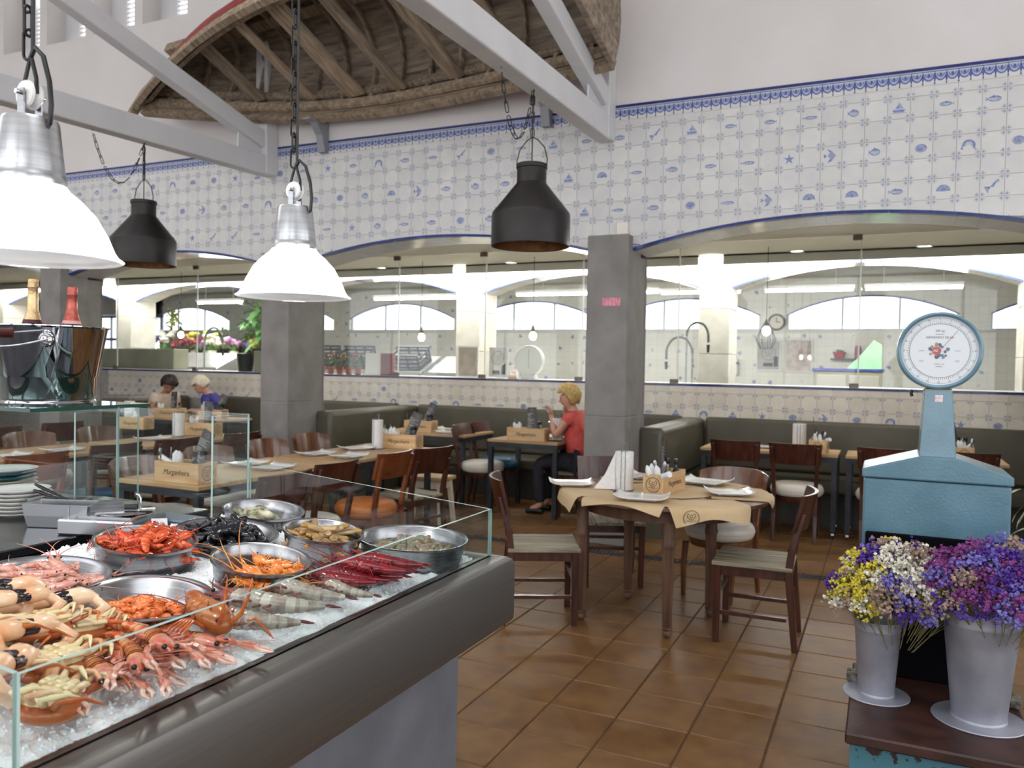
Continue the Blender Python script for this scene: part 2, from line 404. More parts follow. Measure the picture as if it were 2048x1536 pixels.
def tile_mesh(name, glaze, poly=None, motif=None, corners=True, hlf=PT/2-.0008):
    """one glazed tile facing -Y; poly is the outline in (x, z) when it is cut"""
    b = MB(); t = .006; c = .0018
    if poly is None:
        h = hlf
        b.cbox((-h, -t, -h), (h, .004, h), c)
    else:
        n = len(poly); vs = [(x, -t, z) for x, z in poly]+[(x, .004, z) for x, z in poly]
        b.add(vs, [tuple(range(n))]+[(i, n+i, n+(i+1)%n, (i+1)%n) for i in range(n)])
    y = -t-.0005
    def inside(x, z):
        if poly is None: return True
        s = 0; n = len(poly)
        for i in range(n):
            x0, z0 = poly[i]; x1, z1 = poly[(i+1)%n]
            cr = (x1-x0)*(z-z0)-(z1-z0)*(x-x0)
            if cr < -1e-6: return False
        return True
    if corners:
        for sx in (-1, 1):
            for sz in (-1, 1):
                for (u, w_) in ((.0155, .017), (.0305, .006)):
                    for (dx, dz) in (((u, .0155), (.0155, u)) if u > .02 else ((u, u),)):
                        cx, cz = sx*(hlf-dx), sz*(hlf-dz); q = w_/2
                        if inside(cx-q, cz-q) and inside(cx+q, cz+q) and inside(cx, cz):
                            b.add([(cx-q, y, cz-q), (cx+q, y, cz-q), (cx+q, y, cz+q), (cx-q, y, cz+q)], [(0, 1, 2, 3)], 2)
    if motif is not None:
        for pts, k in MOTIFS[motif]:
            P2 = [(x*.088, z*.088) for x, z in pts]
            if not all(inside(*p) for p in P2): continue
            yy = y-(.0004 if k == 1 else 0)
            b.add([(x, yy, z) for x, z in P2], [tuple(range(len(P2)))], 1 if k == 1 else 2)
    return b.mesh(name, [glaze, paint_blue, paint_grey])

def arcade_wall():
    # solid wall with arched openings
    b = MB(); N = 16; y0, y1 = WY+.004, WY+.45; zt = 3.70
    xs = []
    for m, h in BAYS:
        xs += [m-h+2*h*i/N for i in range(N+1)]
    xs = sorted(set([round(x, 5) for x in xs]+[-14, 4.2]))
    for xa, xb in zip(xs[:-1], xs[1:]):
        mid = (xa+xb)/2; inside = any(abs(mid-m) < h for m, h in BAYS)
        if inside:
            m, h = [q for q in BAYS if abs(mid-q[0]) < q[1]][0]
            za, zb = arch_z(xa, mid=m, half=h), arch_z(xb, mid=m, half=h)
        else: za = zb = 0
        b.add([(xa,y0,za),(xb,y0,zb),(xb,y0,zt),(xa,y0,zt),(xa,y1,za),(xb,y1,zb),(xb,y1,zt),(xa,y1,zt)],
              [(0,1,2,3),(5,4,7,6),(0,4,5,1),(3,2,6,7)])
        if not inside or True: pass
    w = struct('wall_back', b, [grout], label='tiled arcade wall with blue and white fish tiles')
    # tiles
    vari = {}
    def var(glaze, mo):
        k = mo
        if k not in vari: vari[k] = tile_mesh('wall_tile', glaze, None, mo)
        return vari[k]
    cols = range(-68, 26); X0, Z0 = -2.463, 2.747; made = []
    rr = random.Random(5)
    for r in range(-2, 6):
        for c in cols:
            xa = X0+c*PT; xb = xa+PT; za = Z0+r*PT; zb = za+PT; xm, zm = (xa+xb)/2, (za+zb)/2
            if xa < -12.4 or xb > 1.62: continue
            if zb > 3.572: zb = 3.572
            la, lb = wall_z(xa+1e-4)+.022, wall_z(xb-1e-4)+.022
            if wall_z(xa+1e-4) == 0: la = 2.3
            if wall_z(xb-1e-4) == 0: lb = 2.3
            mo = None
            if r % 2 == 0:
                if (c+(r//2)) % 2 == 0: mo = rr.choice((0, 0, 1, 2, 2, 3, 5, 5, 6, 7, 8, 9, 9, 10, 4))
            inpil = any(abs(xm-p) < .17 for p in PIL) and zb < 2.62
            if inpil or max(la, lb) >= zb-.004 and min(la, lb) >= zb-.02: continue
            if za >= max(la, lb)-1e-4 and abs(zb-za-PT) < 1e-4: made.append((xm, zm, mo, None))
            else:
                g = .0008; poly = []
                lo_a, lo_b = max(za, la)+g, max(za, lb)+g
                if lo_a >= zb-g and lo_b >= zb-g: continue
                L_, R_ = xa+g, xb-g; top = zb-g
                if lo_a >= top:    # arch enters through the top
                    t = (lo_a-top)/(lo_a-lo_b); xi = L_+(R_-L_)*t; poly = [(xi, top), (R_, lo_b), (R_, top)]
                elif lo_b >= top:
                    t = (top-lo_a)/(lo_b-lo_a); xi = L_+(R_-L_)*t; poly = [(L_, lo_a), (xi, top), (L_, top)]
                else: poly = [(L_, lo_a), (R_, lo_b), (R_, top), (L_, top)]
                if (poly[-1][1]-min(p[1] for p in poly)) < .012: continue
                made.append((xm, zm, mo, [(x-xm, z-zm) for x, z in poly]))
    made.sort(key=lambda q: -q[0])
    rest = []
    for k, (xm, zm, mo, poly) in enumerate(made):
        me = var(tile_glaze, mo) if poly is None else tile_mesh('wall_tile', tile_glaze, poly, mo)
        if k < 300: obj('wall_tile', me, None, w, M=T(xm, WY, zm))
        else: rest.append((me, T(xm, WY, zm)))
    # the far remainder joined into one part
    j = MB()
    for me, M in rest:
        j.v += []; off = len(j.v)
        j.v += [tuple(M @ v.co) for v in me.vertices]
        for p in me.polygons: j.f.append(tuple(i+off for i in p.vertices)); j.m.append(p.material_index)
    if rest: tag(obj('wall_tile_field', j, [tile_glaze, paint_blue, paint_grey], w), kind='stuff')
    # navy edging along each arch
    for m, h in BAYS[:3]:
        n = int(2*h/PT)+1
        for i in range(n):
            xa, xb = m-h+2*h*i/n+.0008, m-h+2*h*(i+1)/n-.0008
            za, zb = arch_z(xa, mid=m, half=h), arch_z(xb, mid=m, half=h); q = MB(); y0, y1 = WY-.010, WY+.05
            q.add([(xa,y0,za-.003),(xb,y0,zb-.003),(xb,y0,zb+.021),(xa,y0,za+.021),(xa,y1,za-.003),(xb,y1,zb-.003),(xb,y1,zb+.021),(xa,y1,za+.021)],
                  [(0,1,2,3),(5,4,7,6),(0,4,5,1),(3,2,6,7),(0,3,7,4),(1,5,6,2)])
            obj('arch_edging_tile', q, navy, w)
            s = MB(); y2, y3 = WY+.052, WY+.445
            for ya, yb in ((y2, y2+.148), (y2+.15, y2+.298), (y2+.30, y3)):
                s.add([(xa,ya,za-.004),(xb,ya,zb-.004),(xb,yb,zb-.004),(xa,yb,za-.004),(xa,ya,za+.002),(xb,ya,zb+.002),(xb,yb,zb+.002),(xa,yb,za+.002)],
                      [(0,3,2,1),(4,5,6,7),(0,1,5,4),(1,2,6,5),(2,3,7,6),(3,0,4,7)])
            obj('soffit_tile', s, tile_glaze, w)
    # lace frieze along the top
    f = MB(); hw = PT/2-.0006; yb = -.0085
    f.box((-hw, -.008, -.064), (hw, .004, .066))
    def st(pts, wd, mat):
        for a, c in zip(pts[:-1], pts[1:]):
            d = Vector((c[0]-a[0], c[1]-a[1])); L = d.length; nx, nz = -d.y/L*wd/2, d.x/L*wd/2
            f.add([(a[0]-nx, yb, a[1]-nz), (c[0]-nx, yb, c[1]-nz), (c[0]+nx, yb, c[1]+nz), (a[0]+nx, yb, a[1]+nz)], [(0, 1, 2, 3)], mat)
    f.box((-hw, -.013, .044), (hw, 0, .066), 3)
    st([(-hw, .034), (hw, .034)], .007, 4)
    for k in (-1, 0):
        cx = (k+.5)*hw+.0 if False else (-hw/2 if k else hw/2)
        arc = [(cx+hw/2*math.cos(t), -.028+.034*math.sin(-t)) for t in [PI*i/8 for i in range(9)]]
        st([(cx-hw/2, .03), (cx-hw/2, -.03)], .006, 4)
        st([(cx+hw/2*.95*math.cos(PI*i/8), .02-.052*math.sin(PI*i/8)) for i in range(9)], .0095, 4)
        st([(cx+hw/2*.6*math.cos(PI*i/6), .018-.026*math.sin(PI*i/6)) for i in range(7)], .006, 4)
        f.add([(cx-.012, yb-.0003, .008), (cx, yb-.0003, -.008), (cx+.012, yb-.0003, .008), (cx, yb-.0003, .022)], [(0, 1, 2, 3)], 4)
        f.add([(cx-hw/2-.009, yb-.0002, -.012), (cx-hw/2, yb-.0002, -.052), (cx-hw/2+.009, yb-.0002, -.012)], [(0, 1, 2)], 4)
        f.add([(cx-hw/2-.007, yb-.0002, -.052), (cx-hw/2, yb-.0002, -.062), (cx-hw/2+.007, yb-.0002, -.052), (cx-hw/2, yb-.0002, -.042)], [(0, 1, 2, 3)], 4)
        f.add([(cx-.03, yb+.0002, .026), (cx-.026, yb+.0002, -.012), (cx, yb+.0002, -.03), (cx+.026, yb+.0002, -.012), (cx+.03, yb+.0002, .026)], [(0, 1, 2, 3, 4)], 2)
    me = f.mesh('frieze_tile', [tile_glaze, paint_blue, pm('pale_blue_wash', H('aab0c6'), rough=.2), navy, pm('frieze_blue', H('3a4a8a'), H('4d5d9c'), rough=.2, scale=50)])
    for c in range(-64, 27): obj('frieze_tile', me, None, w, M=T(X0+(c+.5)*PT, WY, 3.636))
    return w
WALL = arcade_wall()

def pillars():
    for i, x in enumerate(PIL):
        b = MB(); x0, x1, y0, y1 = x-.18, x+.18, 6.475, 6.845
        zj = 1.08
        b.cbox((x0, y0, 0), (x1, y1, zj-.0015), .006); b.cbox((x0, y0, zj+.0015), (x1, y1, 2.6 if i != 2 else 2.62), .006); b.box((x0+.004, y0+.004, zj-.01), (x1-.004, y1-.004, zj+.01)); b.box((x0+.01, y1-.01, 0), (x1-.01, WY+.44, 2.45))
        o = struct('pillar', b, concrete, label=['concrete pillar with a red sticker beside the round table', 'concrete pillar behind the lit glass pendant', 'concrete pillar behind the ice bucket', 'concrete pillar'][i])
    # red stickers
    for i, x, z in ((0, -2.09, 2.04), (2, -9.2, 1.86)):
        s = MB(); s.cbox((-.08, -.002, -.035), (.08, .001, .035), .001)
        o = obj('sticker', s, pm('red_sticker', H('c0506a'), H('d99aa8'), rough=.3, scale=30, stretch=(6, 1, 1)) if i == 0 else pm('red_sticker_plain', H('b8434a'), rough=.4), M=T(x, 6.473, z))
        tag(o, 'pink and red glossy sticker on the pillar above the round table' if i == 0 else 'plain red sticker on the pillar behind the ice bucket', 'sticker')
    # small white box above the middle pillar
    s = MB(); s.cbox((-.05, -.03, -.05), (.05, 0, .055), .006); tag(obj('junction_box', s, pm('box_white', H('e2dcd2'), rough=.5), M=T(-2.04, WY-.008, 2.66)), 'small white junction box above the concrete pillar', 'junction box')
pillars()

def upper_wall():
    zt = 7.4; wins = [(-7.05-i*.815, i) for i in range(9)]
    wx = [(x-.405, x) for x, i in wins]       # opening spans (louvre width .40)
    zb, zh = 5.28, 6.6; b = MB(); y0, y1 = WY, WY+.26
    b.box((-14, y0, 3.702), (4.2, y1, zb)); b.box((-14, y0, zh), (4.2, y1, zt))
    edges = [-14]+[v for a, c in sorted((x-.405-.28, x) for x, i in wins) for v in (a, c)]+[4.2]
    for a, c in zip(edges[::2], edges[1::2]): b.box((a, y0, zb), (c, y1, zh))
    struct('wall_upper', b, white_wall, label='tall white plaster wall above the tile frieze')
    for k, (x, i) in enumerate(wins):
        fr = MB(); fr.box((x-.405-.28, y1-.02, zb), (x, y1+.02, zb+.03)); fr.box((x-.43, y1-.03, zb), (x-.405, y1+.02, zh)); fr.box((x-.69, y1-.005, zb), (x-.425, y1, zh))
        wo = struct('window_%d' % (k+1), fr, steel_white, label='louvred window high in the white wall')
        for s in range(22):
            q = MB(); z = zb+.05+s*.052; q.add([(-.2, -.018, -.02), (.2, -.018, -.02), (.2, .022, .02), (-.2, .022, .02), (-.2, -.014, -.024), (.2, -.014, -.024), (.2, .026, .016), (-.2, .026, .016)],
                  [(0,1,2,3),(7,6,5,4),(0,4,5,1),(2,6,7,3),(0,3,7,4),(1,5,6,2)])
            if k < 5 and s < 12: obj('louvre_slat', q, steel_white, wo, M=T(x-.203, y1-.01, z))
upper_wall()

def side_walls():
    b = MB(); b.box((-15.8, -3, 0), (-15.6, 7.04, 7.4)); b.box((-24.2, 7.05, 0), (-24, 16.9, 3.4)); b.box((-24.2, 6.9, 0), (-13.9, 7.05, 3.4)); struct('wall_left', b, white_wall)
    b = MB(); b.box((4.2, -3, 0), (4.4, 19, .7)); b.box((4.2, -3, 4.2), (4.4, 7, 7.4)); b.box((4.2, 6.6, .7), (4.4, 19, 3.5))  # right wall out of view; its windows are added to bring in side light
    for y in (-3, -.2, 2.6, 5.4): b.box((4.2, y, .7), (4.4, y+.4 if y < 5 else 6.6, 4.2))
    struct('wall_right', b, white_wall, label='unseen side wall, tall windows added for side light')
    for k, y in enumerate((-2.6, .2, 3.0)):
        q = MB()
        for d in (0, 1.17, 2.34): q.box((4.27, y+d, .7), (4.33, y+d+.06, 4.2))
        for z in (.7, 2.4, 4.14): q.box((4.27, y, z), (4.33, y+2.4, z+.06))
        struct('window_%d' % (50+k), q, steel_white, label='unseen tall window added for side light')
    b = MB(); b.box((-15.8, -3.2, 0), (4.4, -3, .7)); b.box((-15.8, -3.2, 4.2), (4.4, -3, 7.4))  # wall behind the camera; window openings added to throw light onto the arcade
    for x in (-15.8, -12.0, -8.2, -4.4, -.6, 3.2): b.box((x, -3.2, .7), (x+.5 if x < 3 else 4.4, -3, 4.2))
    struct('wall_front', b, white_wall, label='unseen wall facing the arcade, tall windows added for frontal light')
    for k, x in enumerate((-15.3, -11.5, -7.7, -3.9, -.1)):
        q = MB(); w = 3.3
        for d in (0, w/2-.03, w-.06): q.box((x+d, -3.14, .7), (x+d+.06, -3.08, 4.2))
        for z in (.7, 2.4, 4.14): q.box((x, -3.14, z), (x+w, -3.08, z+.06))
        struct('window_%d' % (40+k), q, steel_white, label='unseen tall window added to light the arcade from the front')
side_walls()

def trusses():
    for k, x in enumerate((-2.2, -5.83)):
        b = MB(); b.cbox((x-.075, 6.42, 3.4), (x+.075, 6.598, 7.4), .008)
        o = empty('roof_truss', T(0, 0, 0))
        tag(o, 'white steel roof truss above the round table' if k == 0 else 'white steel roof truss crossing behind the glass pendants', 'roof truss', 'white roof trusses')
        obj('post', b, steel_white, o)
        c = MB(); M = Matrix(); pts = [(x, 6.5, 3.5), (x, 1.0, 3.33)]
        d = MB()
        def bar(p, q, w, h, bb):
            p, q = Vector(p), Vector(q); dr = (q-p).normalized(); sx = Vector((1, 0, 0)); up = sx.cross(dr)*-1
            if up.z < 0: up = -up
            vs = []
            for t in (p, q):
                for (a, e) in ((-1, -1), (1, -1), (1, 1), (-1, 1)): vs.append(t+sx*a*w/2+up*e*h/2)
            bb.add(vs, [(0,1,2,3),(7,6,5,4),(0,4,5,1),(1,5,6,2),(2,6,7,3),(3,7,4,0)])
        bar((x, 6.5, 3.49), (x, .6, 3.33), .14, .2, c); o1 = obj('tie_beam', c, steel_white, o); bevel(o1, .012)
        bar((x, 6.5, 3.72), (x, .6, 5.18), .12, .16, d); o2 = obj('rafter', d, steel_white, o); bevel(o2, .012)
        g = MB(); g.box((x-.006, 6.1, 3.42), (x+.006, 6.45, 3.78)); obj('gusset_plate', g, steel_white, o)
trusses()
def roof():  # unseen slab added to hold back light from above, open toward the camera
    b = MB(); b.box((-15.8, 1.2, 7.4), (4.4, 6.9, 7.55)); b.box((-15.8, -3.2, 7.4), (4.4, -2.2, 7.55))
    for x in (-12.5, -8.5, -4.5, -.5, 3.5): b.box((x, -2.2, 7.4), (x+.3, 1.2, 7.55))
    struct('ceiling_light_block', b, white_wall, label='unseen white ceiling slab added to cut the top light, long skylight gaps')
roof()

# ------------------------------------------------------------------ alcove, dado, glass partition, far hall
DY = 8.75
def alcove():
    b = MB(); b.box((-24, DY+.006, 0), (4.2, DY+.2, 1.315)); d = struct('wall_dado', b, grout, label='low tiled wall behind the bench')
    X0 = -2.445; vari = {}; rr = random.Random(9)
    def cut(h, mo):
        if (h, mo) not in vari:
            g = PT/2-.0008; vari[(h, mo)] = tile_mesh('dado_tile', tile_dado, [(-g, -h/2), (g, -h/2), (g, h/2), (-g, h/2)], mo) if h else tile_mesh('dado_tile', tile_dado, None, mo)
        return vari[(h, mo)]
    skip = lambda x: False
    for c in range(-64, 27):
        xm = X0+(c+.5)*PT
        if xm < -11 or xm > 1.7: continue
        mo = rr.randrange(len(MOTIFS)) if c % 2 == 0 else None
        obj('dado_tile', cut(.068, None), None, d, M=T(xm, DY+.006, 1.2715))
        obj('dado_tile', cut(0, 3 if c in (-23, -52) else None), None, d, M=T(xm, DY+.006, 1.159))
        obj('dado_tile', cut(0, mo), None, d, M=T(xm, DY+.006, 1.007))
    # navy nosing + pale sill
    for c in range(-57, 28):
        xm = X0+(c+.5)*PT; q = MB(); q.cbox((-PT/2+.0008, -.012, -.013), (PT/2-.0008, .03, .011), .003)
        obj('nosing_tile', q.mesh('nosing_tile', navy), None, d, M=T(xm, DY+.006, 1.318))
    s = MB(); s.box((-24, DY+.03, 1.31), (4.2, DY+.62, 1.331)); struct('trim_1', s, pm('stone_sill', H('d8d6cf'), H('c9c6bd'), rough=.3, scale=6), label='pale stone sill above the navy nosing')
    # ceiling slab
    c = MB(); c.box((-24.2, WY+.45, 2.87), (4.2, 10.3, 3.0)); c.box((-24.2, 10.3, 3.3), (4.2, 16.9, 3.4)); struct('ceiling', c, pm('cream_ceiling', H('d9d6c8'), rough=.8))
    # bench: back along the wall, seat, and padded returns
    def pad(name, lo, hi, m, parent, w=.03):
        q = MB(); q.box(lo, hi); o = obj(name, q, m, parent, smooth=40); bevel(o, w, 4); return o
    segs = [(-1.72, 1.5, 'olive padded bench along the wall behind the scale'), (-5.28, -1.98, 'olive padded bench along the wall left of the sticker pillar'), (-8.85, -5.6, 'olive padded bench along the wall behind the two diners')]
    for x0, x1, lab in segs:
        e = empty('wall_bench', T((x0+x1)/2, DY-.3, 0)); tag(e, lab, 'bench', 'padded wall benches'); ox = -(x0+x1)/2; oy = -(DY-.3)
        M = T(ox, oy, 0)
        q = MB(); q.box((x0+ox, DY-.13+oy, .46), (x1+ox, DY-.006+oy, .985)); bevel(obj('backrest', q, leather, e, smooth=40), .035, 4)
        q = MB(); q.box((x0+ox, DY-.55+oy, .32), (x1+ox, DY-.12+oy, .46)); bevel(obj('seat', q, leather, e, smooth=40), .03, 3)
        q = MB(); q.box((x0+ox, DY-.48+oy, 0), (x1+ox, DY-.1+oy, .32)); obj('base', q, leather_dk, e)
    for x, lab in ((-1.86, 'olive padded bench return beside the sticker pillar'), (-5.42, 'olive padded bench return behind the lit pendant pillar'), (-9.32, 'olive padded bench return beside the dark haired diner')):
        e = empty('bench_partition', T(x, 7.8, 0)); tag(e, lab, 'bench', 'padded bench returns')
        q = MB(); q.box((-.12, -.86, .46), (.12, .94, .97)); bevel(obj('backrest', q, leather, e, smooth=40), .05, 4)
        q = MB(); q.box((-.12, -.9, 0), (.12, .94, .46)); obj('base', q, leather, e)
    # glass partition above the dado: panes, joints and clamps
    xs = [-12.6, -10.86, -9.19, -7.45, -5.7, -4.45, -3.19, -2.07, -.24, 1.6, 4.0]
    for i, (a, c) in enumerate(zip(xs[:-1], xs[1:])):
        q = MB(); q.box((a+.004, DY+.095, 1.345), (c-.004, DY+.105, 2.86))
        o = obj('glass_screen', q, glass_shop); w = tag(o, '%s frameless glass sheet of the partition above the tiled dado' % ['first','second','third','fourth','fifth','sixth','seventh','eighth','ninth','tenth'][i]+', counted along it', 'glass screen', 'partition glass sheets')
        j = MB(); j.box((c-.016, DY+.094, 1.345), (c-.002, DY+.106, 2.86)); obj('edge_strip', j, pm('joint_silicone', H('e3e6e2'), rough=.3), w)
        for z0, z1 in ((1.331, 1.375), (2.815, 2.868)):
            k = MB(); k.cbox((c-.09, DY+.08, z0), (c-.001, DY+.12, z1), .003); obj('clamp', k, pm('clamp_bronze', H('6e6557'), rough=.4, metal=.7), w)
alcove()

def downlights():
    for k, (x, lab) in enumerate(((-.95, 'above the bench table behind the round table'), (.35, 'above the bench table behind the scale'), (-3.05, 'near the blonde diner and the pillar'), (-4.55, 'over the bench table left of the blonde diner'), (-6.6, 'behind the pendant pillar'), (-8.1, 'over the two diners'))):
        e = empty('downlight', T(x, 7.95, 2.87)); tag(e, 'round ceiling downlight '+lab, 'ceiling light', 'alcove downlights')
        q = MB(); q.lathe([(.075, 0), (.1, 0), (.102, -.006), (.096, -.02), (.08, -.022), (.076, -.012)], 28); obj('ring', q, pm('downlight_white', H('e6e4dc'), rough=.4), e, smooth=40)
        q = MB(); q.lathe([(.001, -.012), (.077, -.012)], 24); obj('lamp_disc', q, DOWN, e)
def far_hall():
    AY = 10.3; pc = [1.53, -1.95, -5.42, -8.9, -12.38, -15.9]
    bays = [((a+b)/2, (a-b)/2-.18) for a, b in zip(pc[:-1], pc[1:])]
    tilem = far_tile('far_wall_tile')
    b = MB(); N = 14; y0, y1, zt = AY, AY+.4, 2.87
    for m, h in bays:
        for i in range(N):
            xa, xb = m-h+2*h*i/N, m-h+2*h*(i+1)/N
            za, zb = arch_z(xa, 2.5, .28, m, h), arch_z(xb, 2.5, .28, m, h)
            b.add([(xa,y0,za),(xb,y0,zb),(xb,y0,zt),(xa,y0,zt),(xa,y1,za),(xb,y1,zb),(xb,y1,zt),(xa,y1,zt)], [(0,1,2,3),(5,4,7,6),(0,4,5,1),(3,2,6,7)], 0)
            b.add([(xa,y0-.006,za-.004),(xb,y0-.006,zb-.004),(xb,y0-.006,zb+.022),(xa,y0-.006,za+.022),(xa,y0+.02,za-.004),(xb,y0+.02,zb-.004)], [(0,1,2,3),(0,4,5,1)], 1)
    struct('wall_market_arcade', b, [tilem, pm('pale_blue_edging', H('4a57a0'), rough=.2)], label='second tiled arcade beyond the glass partition')
    for x in pc:
        q = MB()
        for k in range(5): q.cbox((x-.19, AY-.1, k*.56+.002), (x+.19, AY+.44, k*.56+.558 if k < 4 else 2.87), .004)
        struct('pillar', q, concrete_lt, label='pale block pillar beyond the glass')
    # trough lights washing the arcade wall
    for a, c in ((-15.6, -12.5), (-12.2, -9), (-8.8, -5.5), (-5.3, -2.1), (-1.8, 1.4)):
        e = empty('light_trough', T((a+c)/2, AY-.38, 2.8)); tag(e, {-15.6: 'grey light trough under the ceiling above the wine cooler', -12.2: 'grey light trough under the ceiling behind the black pendant', -8.8: 'grey light trough under the ceiling behind the lit glass pendant', -5.3: 'grey light trough under the ceiling left of the sticker pillar', -1.8: 'grey light trough under the ceiling above the blue scale'}[a], 'ceiling light', 'light troughs')
        h = (c-a)/2; q = MB(); q.box((-h, -.04, -.05), (h, -.02, .07)); q.box((-h, -.04, .05), (h, .08, .07)); obj('housing', q, pm('trough_grey', H('b9b8ae'), rough=.5), e)
        q = MB(); q.cyl((-h+.03, .02, 0), (h-.03, .02, 0), .016, n=8); obj('tube', q, TROUGH, e)
    # fluorescent battens in the hall
    for (x, y, z, n, lab) in ((-.98, 11.7, 2.58, 1, 'behind the far wall clock'), (.3, 11.7, 2.58, 1, 'above the dial of the scale'), (-6.9, 11.7, 2.58, 2, 'behind the lit glass pendant'), (-4.2, 11.7, 2.6, 2, 'above the round dial on the sill'), (-11.6, 11.7, 2.58, 1, 'above the flower stall'), (-2.45, 11.7, 2.58, 1, 'just right of the sticker pillar')):
        e = empty('fluorescent_batten', T(x, y, z)); tag(e, 'white fluorescent batten '+lab, 'ceiling light', 'fluorescent battens')
        L = .58*n; q = MB(); q.cbox((-L, -.04, .03), (L, .04, .08), .006); q.cyl((-L*.6, 0, .08), (-L*.6, 0, 3.297-z), .006, n=6); q.cyl((L*.6, 0, .08), (L*.6, 0, 3.3-z), .006, n=6); obj('housing', q, pm('batten_white', H('e8e8e4'), rough=.4), e)
        q = MB(); q.cyl((-L+.02, 0, .012), (L-.02, 0, .012), .019, n=8); obj('tube', q, TUBE, e)
    # back wall with arched windows
    BY = 16.8; b = MB(); zt = 3.6; m0 = [(-.3+3.5*1-3.5*i, 1.5) for i in range(7)]
    zb = 2.3
    b.box((-18.8, BY, 0), (4.2, BY+.2, zb)); prev = 4.2
    for m, h in m0:
        b.box((m+h, BY, zb), (max(prev, m+h+.001), BY+.2, zt)); prev = m-h
        for i in range(12):
            xa, xb = m-h+2*h*i/12, m-h+2*h*(i+1)/12; za, zc = arch_z(xa, 2.58, .36, m, h), arch_z(xb, 2.58, .36, m, h)
            b.add([(xa,BY,za),(xb,BY,zc),(xb,BY,zt),(xa,BY,zt),(xa,BY+.2,za),(xb,BY+.2,zc)], [(0,1,2,3),(0,4,5,1)])
    b.box((min(-18.8, prev-.01), BY, zb), (prev, BY+.2, zt))
    struct('wall_far', b, tilem, label='far tiled wall of the market hall')
    for i, (m, h) in enumerate(m0):
        q = MB()
        for x in (m-h, m-h/3, m+h/3, m+h-.04): q.box((x, BY+.08, zb), (x+.04, BY+.12, 2.94))
        q.box((m-h, BY-.004, zb-.012), (m+h, BY+.1, zb+.012))
        o = struct('window_%d' % (20+i), q, pm('window_frame_pale', H('c8cfd8'), rough=.5), label='wide arched window in the far market wall')
        p = MB()
        for k in range(14):
            xa, xb = m-h+2*h*k/14, m-h+2*h*(k+1)/14; za, zc = arch_z(xa, 2.58, .36, m, h), arch_z(xb, 2.58, .36, m, h)
            p.add([(xa,BY-.006,za-.02),(xb,BY-.006,zc-.02),(xb,BY-.006,zc+.012),(xa,BY-.006,za+.012),(xa,BY+.02,za-.02),(xb,BY+.02,zc-.02)], [(0,1,2,3),(0,4,5,1)])
        obj('arch_edging', p, pm('pale_blue_edging', H('4a57a0'), rough=.2), o)
        g = MB(); g.box((m-h, BY+.09, zb), (m+h, BY+.1, 2.94)); obj('pane', g, glass_shop, o)
    # left end: tall glazed doors of the market
    q = MB(); q.box((-24.2, 16.8, 2.76), (-18.8, 16.92, 3.4)); struct('wall_doors', q, white_wall)
    for k in range(4):
        q = MB(); h = .68; y = 16.8; x = -19.5-k*1.42
        q.box((x-h, y, 0), (x-h+.08, y+.06, 2.75)); q.box((x+h-.08, y, 0), (x+h, y+.06, 2.75)); q.box((x-.02, y, 0), (x+.02, y+.06, 2.75))
        for z in (0, .95, 2.0, 2.67): q.box((x-h, y, z), (x+h, y+.06, z+.08))
        o = struct('door_%d' % (k+1), q, pm('door_blue_grey', H('8f9aae'), rough=.5), label='glazed market door beyond the glass at far left')
        g = MB(); g.box((x-h+.05, y+.03, .05), (x+h-.05, y+.035, 2.7)); obj('pane', g, glass_shop, o)
def far_tile(name):
    m, nt, b = nodes(name); L = nt.links.new; v = coords(nt, False)
    br = nt.nodes.new('ShaderNodeTexBrick'); br.offset = 0; br.inputs['Scale'].default_value = 1; br.inputs['Mortar Size'].default_value = .003; br.inputs['Brick Width'].default_value = .1517; br.inputs['Row Height'].default_value = .1517
    br.inputs['Color1'].default_value = rgb(H('e6e5da')); br.inputs['Color2'].default_value = rgb(H('e0dfd3')); br.inputs['Mortar'].default_value = rgb(H('cfcec2'))
    sp = nt.nodes.new('ShaderNodeSeparateXYZ'); cb = nt.nodes.new('ShaderNodeCombineXYZ'); L(v, sp.inputs[0]); L(sp.outputs[0], cb.inputs[0]); L(sp.outputs[2], cb.inputs[1]); L(cb.outputs[0], br.inputs['Vector'])
    vo = nt.nodes.new('ShaderNodeTexVoronoi'); vo.inputs['Scale'].default_value = 3.3; vo.inputs['Randomness'].default_value = .25; L(cb.outputs[0], vo.inputs['Vector'])
    n = nt.nodes.new('ShaderNodeTexNoise'); n.inputs['Scale'].default_value = 25; L(cb.outputs[0], n.inputs['Vector'])
    ad = nt.nodes.new('ShaderNodeMath'); ad.operation = 'MULTIPLY_ADD'; ad.inputs[1].default_value = .35; L(n.outputs['Fac'], ad.inputs[0]); L(vo.outputs['Distance'], ad.inputs[2])
    rp = nt.nodes.new('ShaderNodeValToRGB'); rp.color_ramp.elements[0].position = .27; rp.color_ramp.elements[0].color = (1, 1, 1, 1); rp.color_ramp.elements[1].position = .33; rp.color_ramp.elements[1].color = (0, 0, 0, 1); L(ad.outputs[0], rp.inputs['Fac'])
    mx = nt.nodes.new('ShaderNodeMixRGB'); mx.inputs['Color2'].default_value = rgb(H('7f93b8')); L(rp.outputs[0], mx.inputs['Fac']); L(br.outputs['Color'], mx.inputs['Color1']); L(mx.outputs[0], b.inputs['Base Color'])
    b.inputs['Roughness'].default_value = .25; return m
DOWN = emis('downlight_glow', (1, .95, .86), 80)
TUBE = emis('fluorescent_tube', (1, .98, .94), 80)
TROUGH = emis('trough_tube', (1, .98, .94), 150)
far_hall()
downlights()
